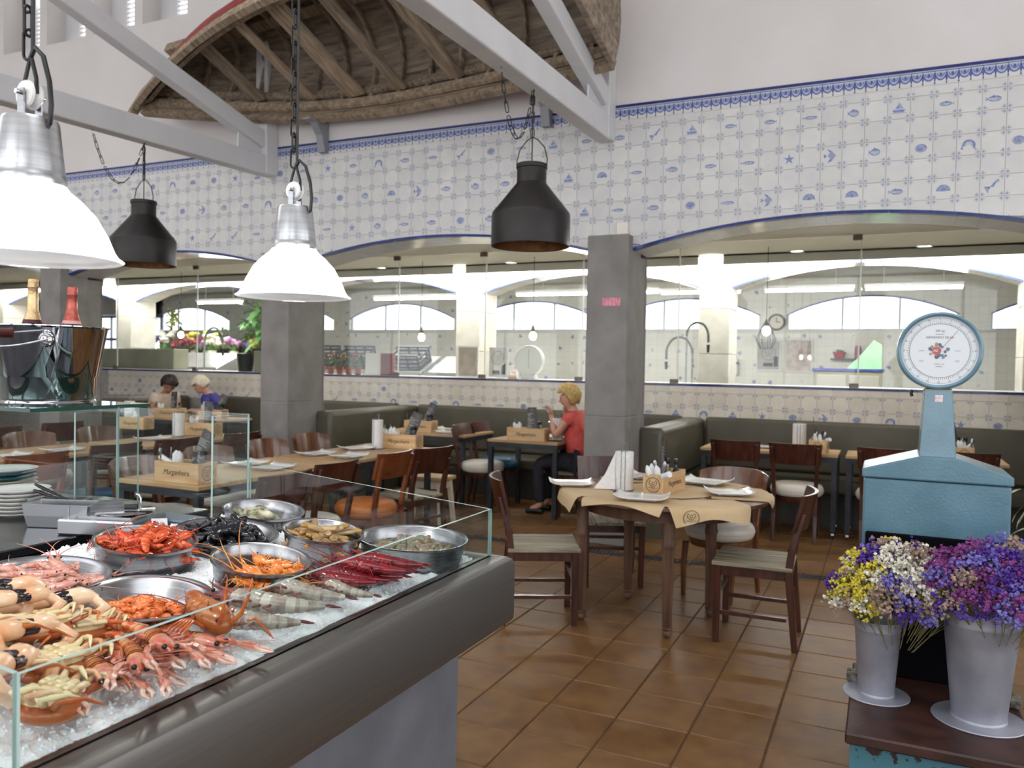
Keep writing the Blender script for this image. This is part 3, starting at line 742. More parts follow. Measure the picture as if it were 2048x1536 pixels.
# ------------------------------------------------------------------ chairs, tables, things on tables
def curved_back(w, h, sag, th, z0, z1, y0, lean, n=10, round_top=0):
    """bowed back board: u across, v up; bows away from the sitter (-y) in the middle"""
    b = MB(); vs = []; nv = 4
    for side in (0, 1):
        for j in range(nv+1):
            t = j/nv
            for i in range(n+1):
                u = -1+2*i/n
                x = u*w/2*(1+.04*t); y = y0-sag*(1-u*u)-lean*t-(th if side else 0)
                z = z0+(z1-z0)*t
                if round_top and j == nv: z -= round_top*(u**4)
                vs.append((x, y, z))
    q = (n+1)*(nv+1); fs = []
    for j in range(nv):
        for i in range(n):
            a = j*(n+1)+i; fs.append((a, a+1, a+n+2, a+n+1)); fs.append((q+a+1, q+a, q+a+n+1, q+a+n+2))
    for i in range(n):
        fs.append((i+1, i, q+i, q+i+1)); t = nv*(n+1)+i; fs.append((t, t+1, q+t+1, q+t))
    for j in range(nv):
        a = j*(n+1); fs.append((a, a+n+1, q+a+n+1, q+a)); a += n; fs.append((a+n+1, a, q+a, q+a+n+1))
    b.add(vs, fs); return b
def leg4(p0, p1, w0, w1):
    b = MB(); vs = []
    for (p, w) in ((p0, w0), (p1, w1)):
        for a, c in ((-1,-1),(1,-1),(1,1),(-1,1)): vs.append((p[0]+a*w/2, p[1]+c*w/2, p[2]))
    b.add(vs, [(3,2,1,0),(4,5,6,7),(0,1,5,4),(1,2,6,5),(2,3,7,6),(3,0,4,7)]); return b
def chair_plank(woodm=None, hgt=.84):
    """chair with a plank seat and a bowed top board; sitter looks +y"""
    m = woodm or wd_dark; r = empty('wooden_chair')
    for sx in (-1, 1):
        q = leg4((sx*.185, .185, 0), (sx*.19, .185, .43), .036, .04); bevel(obj('leg', q, m, r), .004)
        pts = [(sx*.185, -.225, 0), (sx*.185, -.185, .42), (sx*.185, -.20, .55), (sx*.18, -.255, hgt-.10)]
        q = MB(); q.tube(pts, [.022, .028, .026, .019], 4); bevel(obj('leg', q, m, r), .004)
        q = MB(); q.box((sx*.185-.011, -.18, .155), (sx*.185+.011, .17, .175)); obj('stretcher', q, m, r)
        q = MB(); q.box((sx*.185-.013, -.17, .375), (sx*.185+.013, .17, .425)); obj('seat_rail', q, m, r)
    q = MB(); q.box((-.17, .172, .375), (.17, .196, .425)); obj('seat_rail', q, m, r)
    q = MB(); q.box((-.17, -.2, .375), (.17, -.176, .425)); obj('seat_rail', q, m, r)
    for y, z in ((.18, .255), (-.19, .255)):
        q = MB(); q.box((-.17, y-.009, z), (.17, y+.009, z+.022)); obj('stretcher', q, m, r)
    s = empty('seat', parent=r)
    for k in range(5):
        x = -.21+k*.084; q = MB(); q.cbox((-.041, -.205, .425), (.041, .215, .447), .003); obj('seat_plank', q, wd_seat, s, M=T(x+.042, 0, 0) @ RZ(0))
    q = curved_back(.43, .2, .055, .018, hgt-.20, hgt, -.195, .05); obj('backrest', q, m, r, smooth=50)
    return r
def chair_round(seatm, woodm=None, hgt=.865):
    """chair with a thick round upholstered seat and a bowed back board"""
    m = woodm or wd_dark; r = empty('upholstered_chair')
    for sx in (-1, 1):
        q = MB(); q.tube([(sx*.165, .17, 0), (sx*.17, .165, .2), (sx*.165, .15, .36)], [.017, .021, .024], 4); bevel(obj('leg', q, m, r), .004)
        q = MB(); q.tube([(sx*.175, -.24, 0), (sx*.172, -.195, .24), (sx*.172, -.19, .46), (sx*.182, -.225, .66), (sx*.19, -.27, hgt-.03)], [.018, .023, .024, .022, .018], 4); bevel(obj('leg', q, m, r), .004)
    q = MB(); q.lathe([(.19, .34), (.2, .36), (.2, .385), (.19, .39)], 20, caps=True); obj('seat_ring', q, m, r, smooth=50)
    prof = [(.01, .39), (.19, .388), (.213, .395), (.226, .42), (.226, .455), (.21, .482), (.17, .495), (.08, .502), (.001, .503)]
    q = MB(); q.lathe(prof, 26); obj('seat', q, seatm, r, smooth=60)
    q = MB(); q.lathe([(.2285, .436), (.2305, .439), (.2285, .442)], 26); obj('piping', q, seatm, r, smooth=60)
    q = curved_back(.42, .2, .06, .017, hgt-.185, hgt, -.19, .05); obj('backrest', q, m, r, smooth=50)
    return r
def chair_shell(seatm, woodm=None, hgt=.82):
    """chair with a deep wrapped back board and a cream seat pad"""
    r = chair_round(seatm, woodm, hgt); r.name = 'curved_back_chair'
    for c in list(r.children):
        if c.name.startswith('backrest'): bpy.data.objects.remove(c)
    q = curved_back(.47, .22, .11, .016, hgt-.2, hgt, -.15, .045, n=14, round_top=.03); obj('backrest', q, woodm or wd_mid, r, smooth=50); return r
used = {}
def put_chair(key, maker, x, y, ang, label, group):
    """ang: direction the sitter looks, degrees from +y counter-clockwise"""
    M = T(x, y, 0) @ RZ(ang)
    if key not in used: used[key] = maker(); o = used[key]; o.matrix_basis = M; tag(o, label, 'chair', group)
    else: o = clone(used[key], M, label, group, 'chair')
    return o
PK = lambda: chair_plank(); 
RW = lambda: chair_round(vinyl_white); RB = lambda: chair_round(vinyl_blue); RO = lambda: chair_round(vinyl_orange, wd_orange)
SH = lambda: chair_shell(vinyl_white, wood('glossy_brown_ply', H('4a2a1a'), H('7a4d2e'), rough=.22, stretch=(6, 6, 1), coat=.5))
GR = 'chairs at the round table'; G1 = 'chairs at the long table row'; G2 = 'chairs in the farther table row'; G3 = 'chairs at the wall bench tables'
put_chair('pk', PK, -1.845, 4.45, -63, 'dark wooden chair with pale plank seat, left of the round table', GR)
put_chair('pk', PK, -.63, 4.68, 92, 'dark wooden chair with pale plank seat, right of the round table', GR)
put_chair('pk', PK, -1.72, 5.42, 205, 'dark wooden plank chair tucked behind the round table by the pillar', GR)
put_chair('sh', SH, -.97, 5.42, 165, 'curved brown chair with cream seat behind the round table', GR)
put_chair('rw', RW, -1.2, 7.62, 0, 'brown chair at the far end of the bench table, white roll beside it', G3)
put_chair('rw', RW, -.69, 7.6, 0, 'brown chair with cream seat in front of the table crate by the bench', G3)
put_chair('rw', RW, .02, 7.62, 0, 'brown chair half hidden behind the blue scale shoulder, left side', G3)
put_chair('rw', RW, .63, 7.66, 0, 'brown chair half hidden behind the blue scale shoulder, right side', G3)
put_chair('rw', RW, -3.78, 7.5, -85, 'dark brown chair with cream seat across from the blonde diner', G3)
put_chair('rb', RB, -3.8, 7.95, -88, 'dark brown chair with blue seat beside the cream one, near the bench', G3)
put_chair('rw', RW, -3.4, 4.2, 90, 'mahogany chair with cream seat behind the oyster bowl', G1)
put_chair('ro', RO, -3.42, 4.9, 90, 'mahogany chair with orange seat behind the razor clam bowl', G1)
put_chair('pk', PK, -3.47, 5.58, 78, 'dark wooden plank-seat chair turned at the end of the table row', G1)
put_chair('rb', RB, -3.32, 3.62, 90, 'very dark chair back just right of the branded crate', G1)
for x, y, lab in ((-4.42, 3.95, 'glossy curved chair behind the nearest branded crate'), (-4.6, 4.75, 'glossy curved chair seen through the upright glass, past the menu card'), (-4.6, 5.42, 'glossy curved chair at the foot of the pendant pillar'), (-4.68, 6.1, 'dark curved chair farthest along the table row by the pillar')):
    put_chair('sh', SH, x, y, -90, lab, G1)
for i, (x, y, k, mk) in enumerate(((-5.28, 3.5, 'ro', RO), (-5.4, 4.2, 'rb', RB), (-5.38, 4.75, 'rw', RW), (-5.36, 5.45, 'rw', RW))):
    put_chair(k, mk, x, y, 90, ['brown chair nearest the plate stack in the second table row', 'brown chair right behind the glass post in the second table row', 'wide brown chair back behind the menu card of the branded crate', 'brown chair at the far end of the second table row'][i], G2)
for i, (x, y) in enumerate(((-6.72, 4.05), (-6.75, 4.75), (-6.8, 5.5))):
    put_chair('sh', SH, x, y, -90, ['curved chair on the far side of the second table row, low left', 'curved chair on the far side of the second table row, middle', 'curved chair on the far side of the second table row, farthest back'][i], G2)
for i, (x, y) in enumerate(((-7.4, 4.6), (-7.5, 5.3))):
    put_chair('rw', RW, x, y, 90, ['reddish brown chair back under the ice bucket shelf', 'brown chair back beneath the shelf corner by the tall paper roll'][i], G2)
# low stools beyond the table row
def stool(x, y, m1, m2, lab, h=.45):
    r = empty('stool', T(x, y, 0)); tag(r, lab, 'stool', 'low stools by the bench')
    q = MB(); q.cbox((-.17, -.14, h-.035), (.17, .14, h), .006); obj('seat', q, m2, r)
    q = MB(); q.box((-.14, -.11, h-.11), (.14, .11, h-.035)); obj('apron', q, m1, r)
    for sx in (-1, 1):
        for sy in (-1, 1):
            q = leg4((sx*.155, sy*.125, 0), (sx*.12, sy*.09, h-.04), .035, .042); obj('leg', q, m1, r)
cream_paint = pm('cream_paint', H('c9bda6'), H('d4c9b4'), rough=.6, scale=5)
stool(-3.82, 6.55, cream_paint, wd_top, 'cream painted stool with wooden top behind the plank chair')
stool(-4.15, 7.1, wd_dark, wd_dark, 'dark stool in the shade before the long bench')

def table(x0, x1, y0, y1, lab, group, top=wd_top, castors=False, name='dining_table'):
    cx, cy = (x0+x1)/2, (y0+y1)/2; r = empty(name, T(cx, cy, 0)); tag(r, lab, 'table', group); hx, hy = (x1-x0)/2, (y1-y0)/2
    q = MB(); q.cbox((-hx, -hy, .722), (hx, hy, .75), .004); obj('tabletop', q, top, r)
    q = MB()
    for a in ((-hx+.006, -hy+.006, hx-.006, -hy+.046), (-hx+.006, hy-.046, hx-.006, hy-.006)): q.box((a[0], a[1], .675), (a[2], a[3], .722))
    for a in ((-hx+.006, -hx+.046), (hx-.046, hx-.006)): q.box((a[0], -hy+.046, .675), (a[1], hy-.046, .722))
    obj('frame', q, dark_metal, r)
    for sx in (-1, 1):
        for sy in (-1, 1):
            q = MB(); xx, yy = sx*(hx-.03), sy*(hy-.03); q.box((xx-.022, yy-.022, .06 if castors else 0), (xx+.022, yy+.022, .675)); lg = obj('leg', q, dark_metal, r)
            if castors:
                w = MB(); w.cyl((xx-.012, yy, .028), (xx+.012, yy, .028), .028, n=12); w.cyl((xx, yy, .045), (xx, yy, .07), .01, n=8); obj('castor', w, steel, lg)
    return r
GT = 'metal framed dining tables'
table(-4.32, -3.64, 3.52, 4.88, 'long oak-topped table carrying the nearest branded crate', GT)
table(-4.32, -3.64, 4.93, 6.22, 'oak-topped table with square plates behind the seafood bowls', GT)
table(-6.38, -5.66, 3.5, 4.85, 'oak-topped table of the second row, near part behind the glass', GT)
table(-6.38, -5.66, 4.9, 6.2, 'oak-topped table of the second row, carrying the far crate and roll', GT)
table(-8.6, -7.75, 3.9, 5.3, 'oak-topped table at far left under the bucket shelf', GT)
table(-5.05, -3.98, 7.45, 8.15, 'bench table with two stacked-looking plates left of the blonde diner', GT)
table(-3.62, -2.86, 7.27, 8.0, 'bench table of the blonde diner with a crate on its edge', GT)
table(-1.58, -.36, 7.72, 8.25, 'bench table behind the round table, white roll on top', GT, castors=True)
table(-.3, .95, 7.72, 8.25, 'bench table behind the blue scale', GT, castors=True)
table(-8.68, -7.4, 7.42, 8.05, 'bench table between the two diners at far left', GT)

def roundel(parent, M, s=1, mat=None):
    """round crab stamp with its lettering"""
    mat = mat or ink; b = MB(); n = 32; y = 0
    for (ra, rb) in ((.0335, .0315), (.0298, .0290)):
        vs = [(ra*math.cos(2*PI*k/n), ra*math.sin(2*PI*k/n), 0) for k in range(n)]+[(rb*math.cos(2*PI*k/n), rb*math.sin(2*PI*k/n), 0) for k in range(n)]
        b.add(vs, [(k, (k+1)%n, n+(k+1)%n, n+k) for k in range(n)])
    def ring(cx, cy, rx, ry, w, a0, a1, m=10):
        for k in range(m):
            t0, t1 = rad(a0+(a1-a0)*k/m), rad(a0+(a1-a0)*(k+1)/m)
            b.add([(cx+rx*math.cos(t0), cy+ry*math.sin(t0), 0), (cx+(rx-w)*math.cos(t0), cy+(ry-w)*math.sin(t0), 0), (cx+(rx-w)*math.cos(t1), cy+(ry-w)*math.sin(t1), 0), (cx+rx*math.cos(t1), cy+ry*math.sin(t1), 0)], [(0, 1, 2, 3)])
    ring(0, .007, .007, .007, .0022, 0, 360, 12); ring(0, .004, .014, .011, .002, 180, 360, 10)
    for sx in (-1, 1):
        ring(sx*.012, .011, .006, .008, .002, -60 if sx > 0 else 60, 150 if sx > 0 else 240, 8)
        for k in range(3): ring(sx*.015, -.002+.004*k, .005, .004, .0012, 20 if sx > 0 else 100, 80 if sx > 0 else 160, 4)
    me = b.mesh('crab_stamp', mat); me.transform(M @ SC(s)); o = link(bpy.data.objects.new('crab_stamp', me), parent)
    t = text_mesh('stamp_lettering', 'MARISCO', .0095*s, mat, 0, 0, M @ T(0, -.0125*s, .0003), o, spacing=1.05)
    t2 = text_mesh('stamp_lettering', 'NA PRAÇA', .0042*s, mat, 0, 0, M @ T(0, -.0205*s, .0003), o)
    return o
# ------------------------------------------------------------------ round table
def round_table(cx=-1.2, cy=4.86, R=.63):
    r = empty('round_table', T(cx, cy, 0)); tag(r, 'round wooden table with fluted legs under kraft paper sheets', 'table')
    q = MB(); q.lathe([(0.001, .722), (R-.02, .722), (R, .729), (R, .742), (R-.004, .748), (.001, .748)], 56); obj('tabletop', q, wd_mid, r, smooth=40)
    q = MB(); q.lathe([(R-.13, .64), (R-.13, .722), (R-.155, .722), (R-.155, .64), (R-.13, .64)], 40); obj('apron', q, wd_mid, r, smooth=40)
    for i, (lx, ly) in enumerate(((-1.065, 4.416), (-1.6, 4.5), (-1.477, 5.044), (-.93, 4.93))):
        lx -= cx; ly -= cy; q = MB(); n = 16
        prof = [(.024, .055), (.026, .06), (.033, .48), (.034, .5)]
        vs = []; fs = []
        for (rr_, z) in prof:
            for k in range(n*2):
                t = PI*k/n; rr2 = rr_*(1 if k % 2 else .87); vs.append((lx+rr2*math.cos(t), ly+rr2*math.sin(t), z))
        for a in range(len(prof)-1):
            for k in range(n*2): fs.append((a*n*2+k, a*n*2+(k+1)%(n*2), (a+1)*n*2+(k+1)%(n*2), (a+1)*n*2+k))
        q.add(vs, fs); M = T(lx, ly, 0)
        q.lathe([(.036, .5), (.039, .51), (.039, .525), (.035, .535), (.034, .72)], 16, M=M)
        lg = obj('leg', q, wd_leg, r, smooth=30)
        f = MB(); f.lathe([(.001, 0), (.016, .001), (.026, .014), (.028, .026), (.024, .04), (.03, .047), (.03, .055), (.02, .058)], 16, M=M); obj('ball_foot', f, wd_leg, lg, smooth=50)
    # brown paper sheets draped over the edge
    def sheet(px, py, ang, w, h, lab):
        b = MB(); nu, nv = 22, 16; zt = .7505+.0006*random.random(); rnd = random.Random(px*7+py)
        ph = [rnd.uniform(0, 6) for _ in range(4)]
        def fn(u, v):
            x0 = (u-.5)*w; y0 = (v-.5)*h; a = rad(ang)
            x = px+x0*math.cos(a)-y0*math.sin(a); y = py+x0*math.sin(a)+y0*math.cos(a)
            z = zt+.0022*math.sin(9*x+ph[0])*math.sin(11*y+ph[1])+.0022
            rr_ = math.hypot(x, y)
            if rr_ > R+.004:
                over = rr_-R-.004; k = (R+.004+min(over, .02)*.6+max(0, over-.02)*.22)/rr_
                z = zt-over*.92+.0; x *= k; y *= k
                z += .006*math.sin(14*math.atan2(y, x)+ph[2])*min(1, over/.05)
            return (x, y, z)
        b.sheet(fn, nu, nv)
        o = obj('paper_sheet', b, kraft, None, smooth=60, M=T(cx, cy, 0)); tag(o, lab, 'paper sheet', 'kraft paper sheets on the round table'); return o
    for a, w, h, d, lab in ((-100, .5, .36, .46, 'kraft paper sheet under the front plate of the round table'), (-150, .5, .36, .52, 'kraft paper sheet hanging over the left edge of the round table'), (-52, .48, .34, .53, 'stamped kraft paper sheet hanging at the front of the round table'),
                      (12, .5, .36, .45, 'kraft paper sheet hanging toward the right-side plank chair'), (70, .5, .36, .5, 'kraft paper sheet at the back of the round table by the cream seat'), (125, .5, .36, .5, 'kraft paper sheet at the back of the round table by the pillar')):
        t = rad(a); so = sheet(d*math.cos(t), d*math.sin(t), a+90, w, h, lab)
        if 'stamped' in lab: ra = rad(-64); roundel(so, T((R+.03)*math.cos(ra), (R+.03)*math.sin(ra), .705) @ RZ(-64) @ RY(96) @ RZ(90), 1.3)
    c = MB(); c.lathe([(.001, .7502), (.3, .7502), (.3, .7512), (.001, .7512)], 32); tag(obj('paper_sheet', c, kraft, M=T(cx, cy, 0)), 'kraft paper covering the middle of the round table', 'paper sheet', 'kraft paper sheets on the round table')
round_table()

# ------------------------------------------------------------------ things on tables
def plate_sq():
    b = MB(); w, h = .135, .10
    def fn(u, v):
        x, y = (u-.5)*2, (v-.5)*2; e = max(abs(x), abs(y)); k = max(0, (abs(x)-.62)/.38)
        z = .012+.018*k*k+.006*max(0, (abs(y)-.6)/.4)**2
        return (x*w, y*h, z)
    b.sheet(fn, 14, 10)
    b.box((-.075, -.055, 0), (.075, .055, .0125))
    me = b.mesh('square_plate', porcelain, 50)
    o = bpy.data.objects.new('square_plate', me); s = o.modifiers.new('thick', 'SOLIDIFY'); s.thickness = .004; s.offset = -1; return link(o)
_pl = None
def put_plate(x, y, a, lab, z=.755, grp='square white plates', s=1):
    global _pl
    M = T(x, y, z) @ RZ(a) @ SC(s)
    if _pl is None: _pl = plate_sq(); _pl.matrix_basis = M; tag(_pl, lab, 'plate', grp)
    else: clone(_pl, M, lab, grp, 'plate')
put_plate(-1.76, 4.72, 25, 'square white plate at the left edge of the round table', .758)
put_plate(-1.22, 4.42, 10, 'square white plate at the front of the round table', .758, s=1.1)
put_plate(-.82, 4.87, 20, 'square white plate near the right-side plank chair', .758)
put_plate(-1.03, 5.24, -10, 'square white plate beside the curved chair with cream seat', .758, s=1.1)
put_plate(-1.5, 5.28, -30, 'square white plate half hidden behind the paper roll on the round table', .758)
for x, y, a, lab in ((-4.12, 5.2, 75, 'square plate nearest the glossy chair, on the table behind the bowls'), (-4.1, 5.72, 60, 'square plate beside the tall paper roll on the long table'), (-3.8, 5.2, 90, 'square plate behind the orange-seated chair'), (-3.82, 4.35, 90, 'square plate behind the dark chair back, seen past the glass post'), (-4.12, 4.42, 85, 'square plate on the far edge of the nearest table'),
                  (-4.45, 7.95, 0, 'larger square plate on the bench table left of the blonde diner'), (-4.25, 7.62, 0, 'smaller square plate at the edge of the bench table left of the blonde diner'), (-4.75, 8.02, 0, 'square plate deepest on the bench table by its crate'),
                  (-5.9, 4.3, 80, 'square plate on the second table row above the plate stack'), (-6.1, 5.35, 80, 'square plate on the second table row beside the upright glass'), (-5.88, 3.85, 90, 'square plate at the near end of the second table row'), (-1.0, 8.0, 0, 'square plate on the bench table beside the tall white roll'), (-.02, 8.0, 0, 'square plate on the bench table above the hidden brown chair'),
                  (-3.42, 7.75, 0, 'square plate across the table from the blonde diner'), (-3.02, 7.75, 5, 'square plate in front of the blonde diner'), (-8.1, 4.5, 80, 'square plate on the table at far left under the shelf')):
    put_plate(x, y, a, lab, .7505)

def napkin_roll(kind):
    b = MB()
    if kind == 0:
        b.tube([(0, 0, 0), (0, 0, .07), (.004, 0, .11), (.0, 0, .135)], [.016, .02, .019, .004], 10)
    else: b.tube([(0, 0, 0), (0, 0, .12)], [.018, .018], 12)
    return b
def crate(x, y, ang, lab, L=.34, Wd=.15, Hh=.125, fill='full', seed=0, script=True):
    rd = random.Random(seed); r = empty('wooden_crate', T(x, y, .75) @ RZ(ang)); tag(r, lab, 'crate', 'wooden wine crates on the tables'); t = .009
    def bd(n, lo, hi): q = MB(); q.cbox(lo, hi, .0015); return obj(n, q, wd_crate, r)
    f = bd('side_board', (-L/2, -Wd/2, 0), (L/2, -Wd/2+t, Hh)); bd('side_board', (-L/2, Wd/2-t, 0), (L/2, Wd/2, Hh))
    e = bd('end_board', (L/2-t, -Wd/2+t, 0), (L/2, Wd/2-t, Hh)); e2 = bd('end_board', (-L/2, -Wd/2+t, 0), (-L/2+t, Wd/2-t, Hh)); bd('bottom_board', (-L/2+t, -Wd/2+t, 0), (L/2-t, Wd/2-t, t))
    if script: text_mesh('script_lettering', 'Murganheira', .046, ink, 0, .35, Matrix.Translation((0, -Wd/2-.0008, Hh*.5)) @ RX(90), f, spacing=.92)
    roundel(e, T(L/2+.0008, 0, Hh*.5) @ RZ(90) @ RX(90), 1.35); roundel(e2, T(-L/2-.0008, 0, Hh*.5) @ RZ(-90) @ RX(90), 1.35)
    if not script: roundel(f, Matrix.Translation((0, -Wd/2-.0008, Hh*.5)) @ RX(90), 1.35)
    MR = T(x, y, .75) @ RZ(ang); where = lab.split(' crate ')[-1] if ' crate ' in lab else lab
    # contents are things of their own standing in the crate
    def put(name, lx, ly, lz, rot): return empty(name, MR @ T(lx, ly, lz) @ rot)
    if fill in ('full', 'menu', 'napkins'):
        for k in range(4):
            px = -L*.32+rd.uniform(-.03, .05); py = rd.uniform(-.03, .03); kind = 0 if k < 3 else 1
            q = napkin_roll(kind); o = obj('rolled_napkin', q, napkin, M=MR @ T(px, py, .05+(.05 if kind else 0)) @ RZ(rd.uniform(0, 360)) @ RX(rd.uniform(8, 24) if kind == 0 else 72), smooth=50)
            tag(o, 'rolled white napkin in the crate '+where, 'napkin', 'napkins in crate '+where)
        for k in range(2):
            q = MB(); q.tube([(0, 0, 0), (0, 0, .09)], [.0025, .0035], 6); q.tube([(0, 0, .09), (0, .002, .12), (0, .004, .155), (0, .004, .165)], [.003, .009, .011, .004], 8, sq=.35)
            o = obj('spoon', q, steel, M=MR @ T(-L*.42+.03*k, -.035+.03*k, .04) @ RZ(40*k) @ RX(10-16*k), smooth=50); tag(o, 'upright steel spoon in the crate '+where, 'spoon', 'spoons in crate '+where)
    if fill in ('full', 'bottles', 'menu'):
        for k in range(2):
            m = bottle_black if k == 0 else clear_liq
            q = MB(); q.lathe([(.001, 0), (.022, 0), (.024, .004), (.024, .095), (.019, .115), (.011, .128), (.010, .15), (.012, .152), (.012, .156)], 16)
            b_ = obj('cruet_bottle', q, m, M=MR @ T(L*.30+.0, -.028+.056*k, .01), smooth=40)
            c = MB(); c.lathe([(.0125, .15), (.0135, .152), (.0135, .178), (.011, .182), (.001, .182)], 14); obj('cap', c, cap_black, b_, smooth=40)
            l = MB(); l.lathe([(.0245, .03), (.0245, .08)], 16); obj('bottle_label', l, pm('bottle_label_dark', H('2a2f22'), rough=.6) if k == 0 else paper, b_, smooth=40)
            tag(b_, ('dark oil bottle standing in the crate ' if k == 0 else 'clear vinegar bottle standing in the crate ')+where, 'bottle', 'cruet bottles')
    if fill in ('full', 'menu'):
        q = MB(); w, h = .1, .30
        pts = [(-w/2+.008*math.cos(a)+.008-.008, 0) for a in (0,)]
        q.cbox((-w/2, -.0015, 0), (w/2, .0015, h), .001)
        o = obj('menu_card', q, menu_board, M=MR @ T(L*.08, .02, .03) @ RY(20 if seed % 2 == 0 else -4) @ RX(-8))
        b = MB(); n = 20
        b.add([(.014*math.cos(2*PI*k/n), -.0022, h-.03+.014*math.sin(2*PI*k/n)) for k in range(n)]+[(.0125*math.cos(2*PI*k/n), -.0022, h-.03+.0125*math.sin(2*PI*k/n)) for k in range(n)], [(k, (k+1)%n, n+(k+1)%n, n+k) for k in range(n)])
        zz = h-.06
        while zz > .03:
            wl = rd.uniform(.3, .85)*w*.9; b.add([(-w*.44, -.0022, zz), (-w*.44+wl, -.0022, zz), (-w*.44+wl, -.0022, zz+.0025), (-w*.44, -.0022, zz+.0025)], [(0, 1, 2, 3)]); zz -= rd.choice((.007, .007, .013))
        tag(obj('print_lines', b, ink_grey, o), kind='stuff'); tag(o, 'black printed menu card leaning in the crate '+where, 'menu', 'menu cards')
    return r
crate(-3.87, 3.64, 0, 'wooden wine crate on the nearest table behind the glass', fill='full', seed=2, L=.36)
crate(-3.85, 6.05, 4, 'wooden wine crate at the far end of the long table', fill='full', seed=4)
crate(-4.6, 7.6, 0, 'wooden wine crate on the bench table beyond the paper roll', fill='full', seed=6)
crate(-3.22, 7.38, 2, 'wooden wine crate on the table edge before the blonde diner', fill='full', seed=5, L=.4)
crate(-6.12, 5.98, 5, 'wooden wine crate on the second table row by its roll', fill='menu', seed=3)
crate(-8.25, 7.5, 3, 'wooden wine crate before the dark haired diner', fill='full', seed=9, L=.4)
crate(-7.62, 7.6, 8, 'wooden wine crate before the blue shirted diner', fill='full', seed=8)
crate(-.53, 7.84, 90, 'wooden wine crate on the bench table behind the round table', fill='full', seed=10)
crate(.62, 7.9, 90, 'wooden wine crate on the bench table right of the scale', fill='full', seed=12)
crate(-1.19, 4.8, 82, 'wooden wine crate in the middle of the round table', fill='full', seed=14, L=.36, Wd=.125)
crate(-7.2, 6.1, 5, 'wooden wine crate behind the bucket shelf glass', fill='napkins', seed=15)

def paper_roll(x, y, lab, z=.75, flap=False, h=.22, R_=.052, ang=0):
    r = empty('paper_roll_holder', T(x, y, z) @ RZ(ang)); tag(r, lab, 'paper roll', 'kitchen paper rolls on the tables')
    q = MB(); q.lathe([(.02, .008), (R_, .008), (R_+.001, .012), (R_+.001, h), (R_-.002, h+.002), (.022, h+.002), (.02, h)], 28); obj('roll', q, paper, r, smooth=40)
    q = MB(); q.lathe([(.001, 0), (.066, 0), (.068, .003), (.066, .006), (.001, .006)], 24); obj('base', q, steel, r, smooth=40)
    q = MB(); q.tube([(-.014, 0, .006), (-.014, 0, h+.045), (-.008, 0, h+.055), (.008, 0, h+.055), (.014, 0, h+.045), (.014, 0, .006)], .0022, 6); q.tube([(-.012, -R_-.006, .004), (-.012, -R_-.006, h+.02)], .0018, 6); q.tube([(.012, -R_-.006, .004), (.012, -R_-.006, h+.02)], .0018, 6); obj('wire_rod', q, steel, r, smooth=50)
    if flap:
        b = MB(); b.add([(-R_+.004, -.02, h), (-R_-.055, -.045, .1), (-R_-.12, -.06, .012), (-R_+.01, -.045, .012), (-R_+.002, -.03, .12)], [(0, 1, 2, 3, 4)])
        o = obj('loose_sheet', b, paper, r); s = o.modifiers.new('t', 'SOLIDIFY'); s.thickness = .001
paper_roll(-1.42, 4.72, 'white paper roll with a loose sheet on the round table', flap=True, h=.235, R_=.055, ang=10)
paper_roll(-3.98, 5.86, 'tall narrow white paper roll on the long table', R_=.045, ang=-20, h=.25)
paper_roll(-6.18, 5.72, 'white paper roll on the second table row', R_=.055)
paper_roll(-7.62, 7.5, 'white paper roll between the two diners', R_=.05)
paper_roll(-.72, 8.05, 'white paper roll on the bench table behind the round table', R_=.06, h=.24)
paper_roll(.42, 8.05, 'white paper roll on the bench table right of the scale tower', R_=.05, h=.24)
paper_roll(-2.96, 7.52, 'white paper roll behind the menus near the blonde diner', R_=.055)
paper_roll(-7.42, 6.2, 'white paper roll behind the bucket shelf glass', h=.28)
# ------------------------------------------------------------------ seafood counter
from mathutils import noise as mnoise
def pane(name, a, b_, z0a, z1a, z0b, z1b, th=.008, parent=None, mat=None):
    """upright glass sheet from a to b (x, y); own bottom/top heights at each end"""
    a = Vector((a[0], a[1], 0)); b_ = Vector((b_[0], b_[1], 0)); d = (b_-a).normalized(); n = Vector((-d.y, d.x, 0))*th/2
    q = MB(); vs = [a+n+Vector((0,0,z0a)), b_+n+Vector((0,0,z0b)), b_+n+Vector((0,0,z1b)), a+n+Vector((0,0,z1a)), a-n+Vector((0,0,z0a)), b_-n+Vector((0,0,z0b)), b_-n+Vector((0,0,z1b)), a-n+Vector((0,0,z1a))]
    q.add(vs, [(0,1,2,3),(5,4,7,6)], 0); q.add(vs, [(3,2,6,7),(0,3,7,4),(1,5,6,2),(0,4,5,1)], 1)
    return obj(name, q, [mat or glass_clear, glass_edge], parent)
def ice_z(x): return .945+(-1.06-x)*.07
